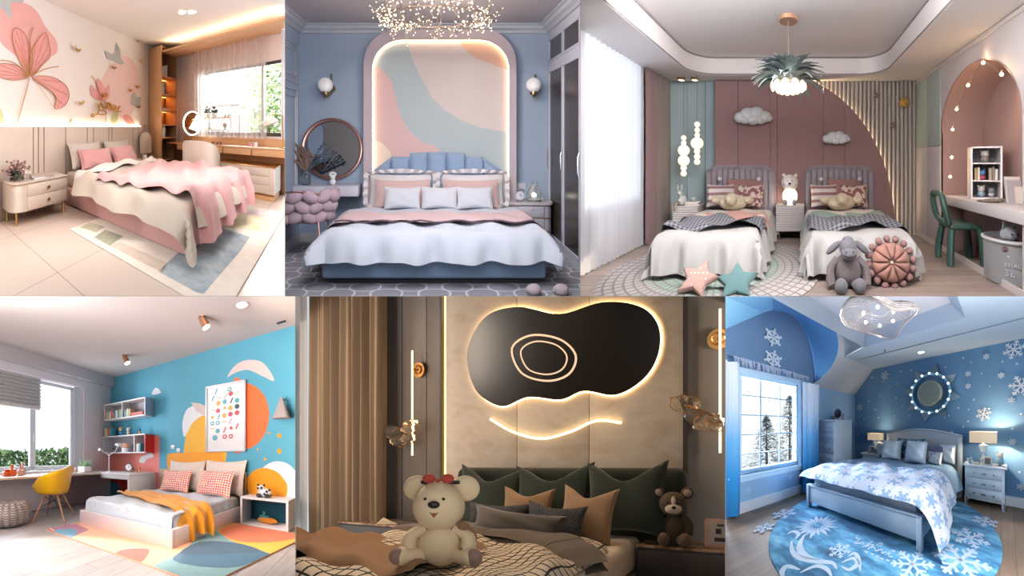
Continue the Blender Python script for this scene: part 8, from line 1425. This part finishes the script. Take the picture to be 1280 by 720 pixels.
    # on the tall chest
    t = thing(r, 'oval_mirror', 'dark oval tabletop mirror on the tall white chest', 'mirror', (.38, 2.86, 1.400)); mb = MB(loc(.38, 2.86, 1.540) @ rot('Z', 35)); mb.ball((0, 0, 0), (.075, .012, .1), 24, 14); part('mirror_plate', mb, M('oval_dark', '#39424f', .15, .5), t); mb = MB(); mb.cyl((.38, 2.86, 1.400), (.38, 2.86, 1.415), .05, n=18).cyl((.38, 2.86, 1.410), (.38, 2.86, 1.460), .01, n=8); part('stand', mb, M('oval_stand', '#5d6674', .3, .5), t)
    mb = MB(); mb.ball((.27, 2.84, 1.450), (.06, .05, .05), 18, 10).cyl((.27, 2.84, 1.400), (.27, 2.84, 1.415), .05, n=18); one(r, 'glass_bowl', mb, M('bowl6', '#8e9aaa', .1, trans=.6), 'round grey glass bowl on the tall white chest', 'bowl')
    mb = MB(); mb.lathe((.5, 2.9, 1.400), [(0, 0), (.03, 0), (.02, .05), (.035, .09), (.01, .14), (0, .15)], 14); one(r, 'ornament', mb, M('orn6', '#7a8594', .4), 'small grey ornament right of the oval mirror on the tall chest', 'ornament')
    # rug
    cx, cy, R_ = 1.85, 2.3, 1.42
    def rugf(n):
        c = n.vm('MULTIPLY', n.co, (1, 1, 0)); w = n.noise(n.vm('MULTIPLY', c, (1.4, 4, 1)), 1.6, 5, .6); n.bump(n.noise(n.co, 80, 3), .4); return n.ramp(w, [(.3, '#1f4866'), (.45, '#2f6f9b'), (.55, '#4f96c0'), (.68, '#7fb3d1')])
    mb = MB(); mb.lathe((cx, cy, .002), [(0, .014), (R_ - .01, .014), (R_, .008), (R_, 0)], 96); crm = 1
    def fl2(x, y, s_, rz, brn=2):
        k = len(mb.v); flake(s_, s_ * .14, .001, brn, loc(x, y, .0175) @ rot('Z', rz) @ rot('X', 90), 1, mb)
    for p, s_ in zip([(0.66,1.52,0.02),(1.9,1.4,0.02),(1.85,2.23,0.02),(2.96,2.4,0.02),(2.94,1.95,0.02),(2.59,1.64,0.02),(3.07,2.92,0.02),(0.82,1.17,0.02)], (.17, .12, .1, .2, .26, .2, .16, .12)): fl2(p[0], p[1], s_, rd.uniform(0, 60))
    c_ = (1.32,1.58,0.02)
    for i in range(18): a = i * 20 + 5; L_ = .24 + .05 * (i % 2); q = .055; x, y = c_[0], c_[1]; d = V((cos(radians(a)), sin(radians(a)), 0)); n_ = V((-d.y, d.x, 0)); o_ = V((x, y, .0185)); mb.poly([o_ + d * .05, o_ + d * (L_ * .6) + n_ * q * .5, o_ + d * L_, o_ + d * (L_ * .6) - n_ * q * .5], 1)
    def swirl(px, w): 
        P = cr(px, 6, False); L_, R2_ = [], []
        for i, p in enumerate(P):
            d = (P[min(i + 1, len(P) - 1)] - P[max(i - 1, 0)]); d.z = 0; d.normalize(); n_ = V((-d.y, d.x, 0)); ww = w * .62 * (.25 + sin(pi * i / (len(P) - 1))); L_.append(p + n_ * ww); R2_.append(p - n_ * ww)
        m = len(P); mb.add([(v.x, v.y, .0182) for v in L_ + R2_], [(i, i + 1, m + i + 1, m + i) for i in range(m - 1)], 1)
    swirl([(1.36,1.37,0.02),(1.47,1.23,0.02),(1.6,1.16,0.02),(1.71,1.15,0.02),(1.84,1.19,0.02)], .045); swirl([(1.35,1.21,0.02),(1.5,1.12,0.02),(1.66,1.1,0.02),(1.83,1.16,0.02),(1.97,1.23,0.02),(2.06,1.2,0.02)], .04); swirl([(1.8,1.01,0.02),(1.67,0.97,0.02),(1.69,0.91,0.02),(1.78,0.87,0.02)], .035); swirl([(2.04,1.28,0.02),(2.09,1.39,0.02),(2.17,1.36,0.02),(2.16,1.26,0.02),(2.07,1.25,0.02)], .03); swirl([(2.03,1.38,0.02),(2.06,1.45,0.02),(2.15,1.4,0.02),(2.25,1.3,0.02)], .03); swirl([(1.19,1.25,0.02),(1.19,1.33,0.02),(1.3,1.33,0.02),(1.35,1.25,0.02)], .03); swirl([(1.83,0.99,0.02),(1.88,1.12,0.02),(1.99,1.15,0.02),(2.1,1.11,0.02)], .03)
    # the handwriting woven into the rug
    for P in ([(1.88,1.68,0.02),(1.9,1.7,0.02),(1.9,1.65,0.02),(1.96,1.66,0.02),(1.95,1.57,0.02),(2,1.6,0.02),(2.01,1.63,0.02),(2.04,1.62,0.02),(2.03,1.6,0.02)], [(2.09,1.71,0.02),(2.08,1.61,0.02),(2.06,1.57,0.02)], [(2.09,1.59,0.02),(2.11,1.65,0.02),(2.14,1.66,0.02),(2.13,1.59,0.02),(2.13,1.57,0.02)], [(2.14,1.61,0.02),(2.16,1.64,0.02),(2.21,1.6,0.02),(2.23,1.63,0.02),(2.26,1.65,0.02),(2.28,1.6,0.02),(2.3,1.64,0.02),(2.33,1.62,0.02),(2.34,1.66,0.02),(2.36,1.6,0.02),(2.39,1.62,0.02)], [(2.17,1.67,0.02),(2.17,1.72,0.02),(2.2,1.74,0.02),(2.21,1.7,0.02),(2.18,1.69,0.02)]):
        mb.tube([(p[0], p[1], .019) for p in cr(P, 3, False)], .006, 5, mi=1)
    for p in [(2.36,1.7,0.02),(2.14,1.53,0.02),(2.21,1.54,0.02),(2.27,1.54,0.02),(2.32,1.54,0.02),(2.38,1.55,0.02)]: mb.disc((p[0], p[1], .0186), .022, 'z', 10, 1, sx=1, sz=.5)
    one(r, 'round_rug', mb, [M('rug6', rough=1, fn=rugf), M('rug6_pale', '#a9bdd4', 1)], 'round blue rug with white snowflakes and handwriting under the snow bed', 'rug')
    # small fittings
    mb = MB(); mb.box(.16, .28, 1.3, 1.85, .002, .008, .002)
    for i in range(18): mb.box(.175, .265, 1.32 + i * .029, 1.333 + i * .029, .008, .0105, 0, 1)
    one(r, 'floor_vent', mb, [M('vent6', '#6b6460', .5), M('vent6_dark', '#2d2a2a', .6)], 'dark slotted floor vent in front of the baseboard under the window', 'vent')
    for k, (y, z) in enumerate(((1.27, .3), (1.95, .34))): mb = MB(); mb.box(XW, XW + .008, y - .04, y + .04, z - .055, z + .055, .004).box(XW + .008, XW + .01, y - .017, y + .017, z - .035, z - .008, .002, 0).box(XW + .008, XW + .01, y - .017, y + .017, z + .008, z + .035, .002, 0); one(r, 'wall_outlet', mb, M('outlet6', '#9cc4e6', .4), 'pale wall outlet below the window, %s one' % ('left' if k == 0 else 'right, by the curtain'), 'outlet')
    p = V((2.01,3.37,2.64)); t = thing(r, 'downlight', 'small bright recessed downlight in the pale ceiling', 'ceiling light', (p.x, p.y, kz)); mb = MB(); mb.cyl((p.x, p.y, kz), (p.x, p.y, kz - .008), .055, n=20); part('lens', mb, glow('down6', '#fff6ea', 6), t); mb = MB(); mb.tube([(p.x + .065 * cos(i * pi / 10), p.y + .065 * sin(i * pi / 10), kz - .004) for i in range(20)], .01, 6, True); part('trim_ring', mb, wt, t)
    p = V((1.52,2.9,2.6)); mb = MB(); mb.cyl((p.x, p.y, kz), (p.x, p.y, kz - .05), .02, .012, 12).ball((p.x, p.y, kz - .06), .018, 10, 7); one(r, 'sprinkler', mb, M('sprk6', '#7d8da0', .3, .6), 'small ceiling sprinkler left of the downlight', 'sprinkler')
    area(r, (-1.2, 1.7, 1.6), (2.0, 2.4, .4), 1.8, 1.8, 420, '#cfe6ff')
    area(r, (3.85, 1.84, 1.6), (1.5, 3.2, 1.5), .9, .8, 200, '#f4f1ee')  # added fill light beyond the right edge, no fitting there
room6()

finish_partitions()
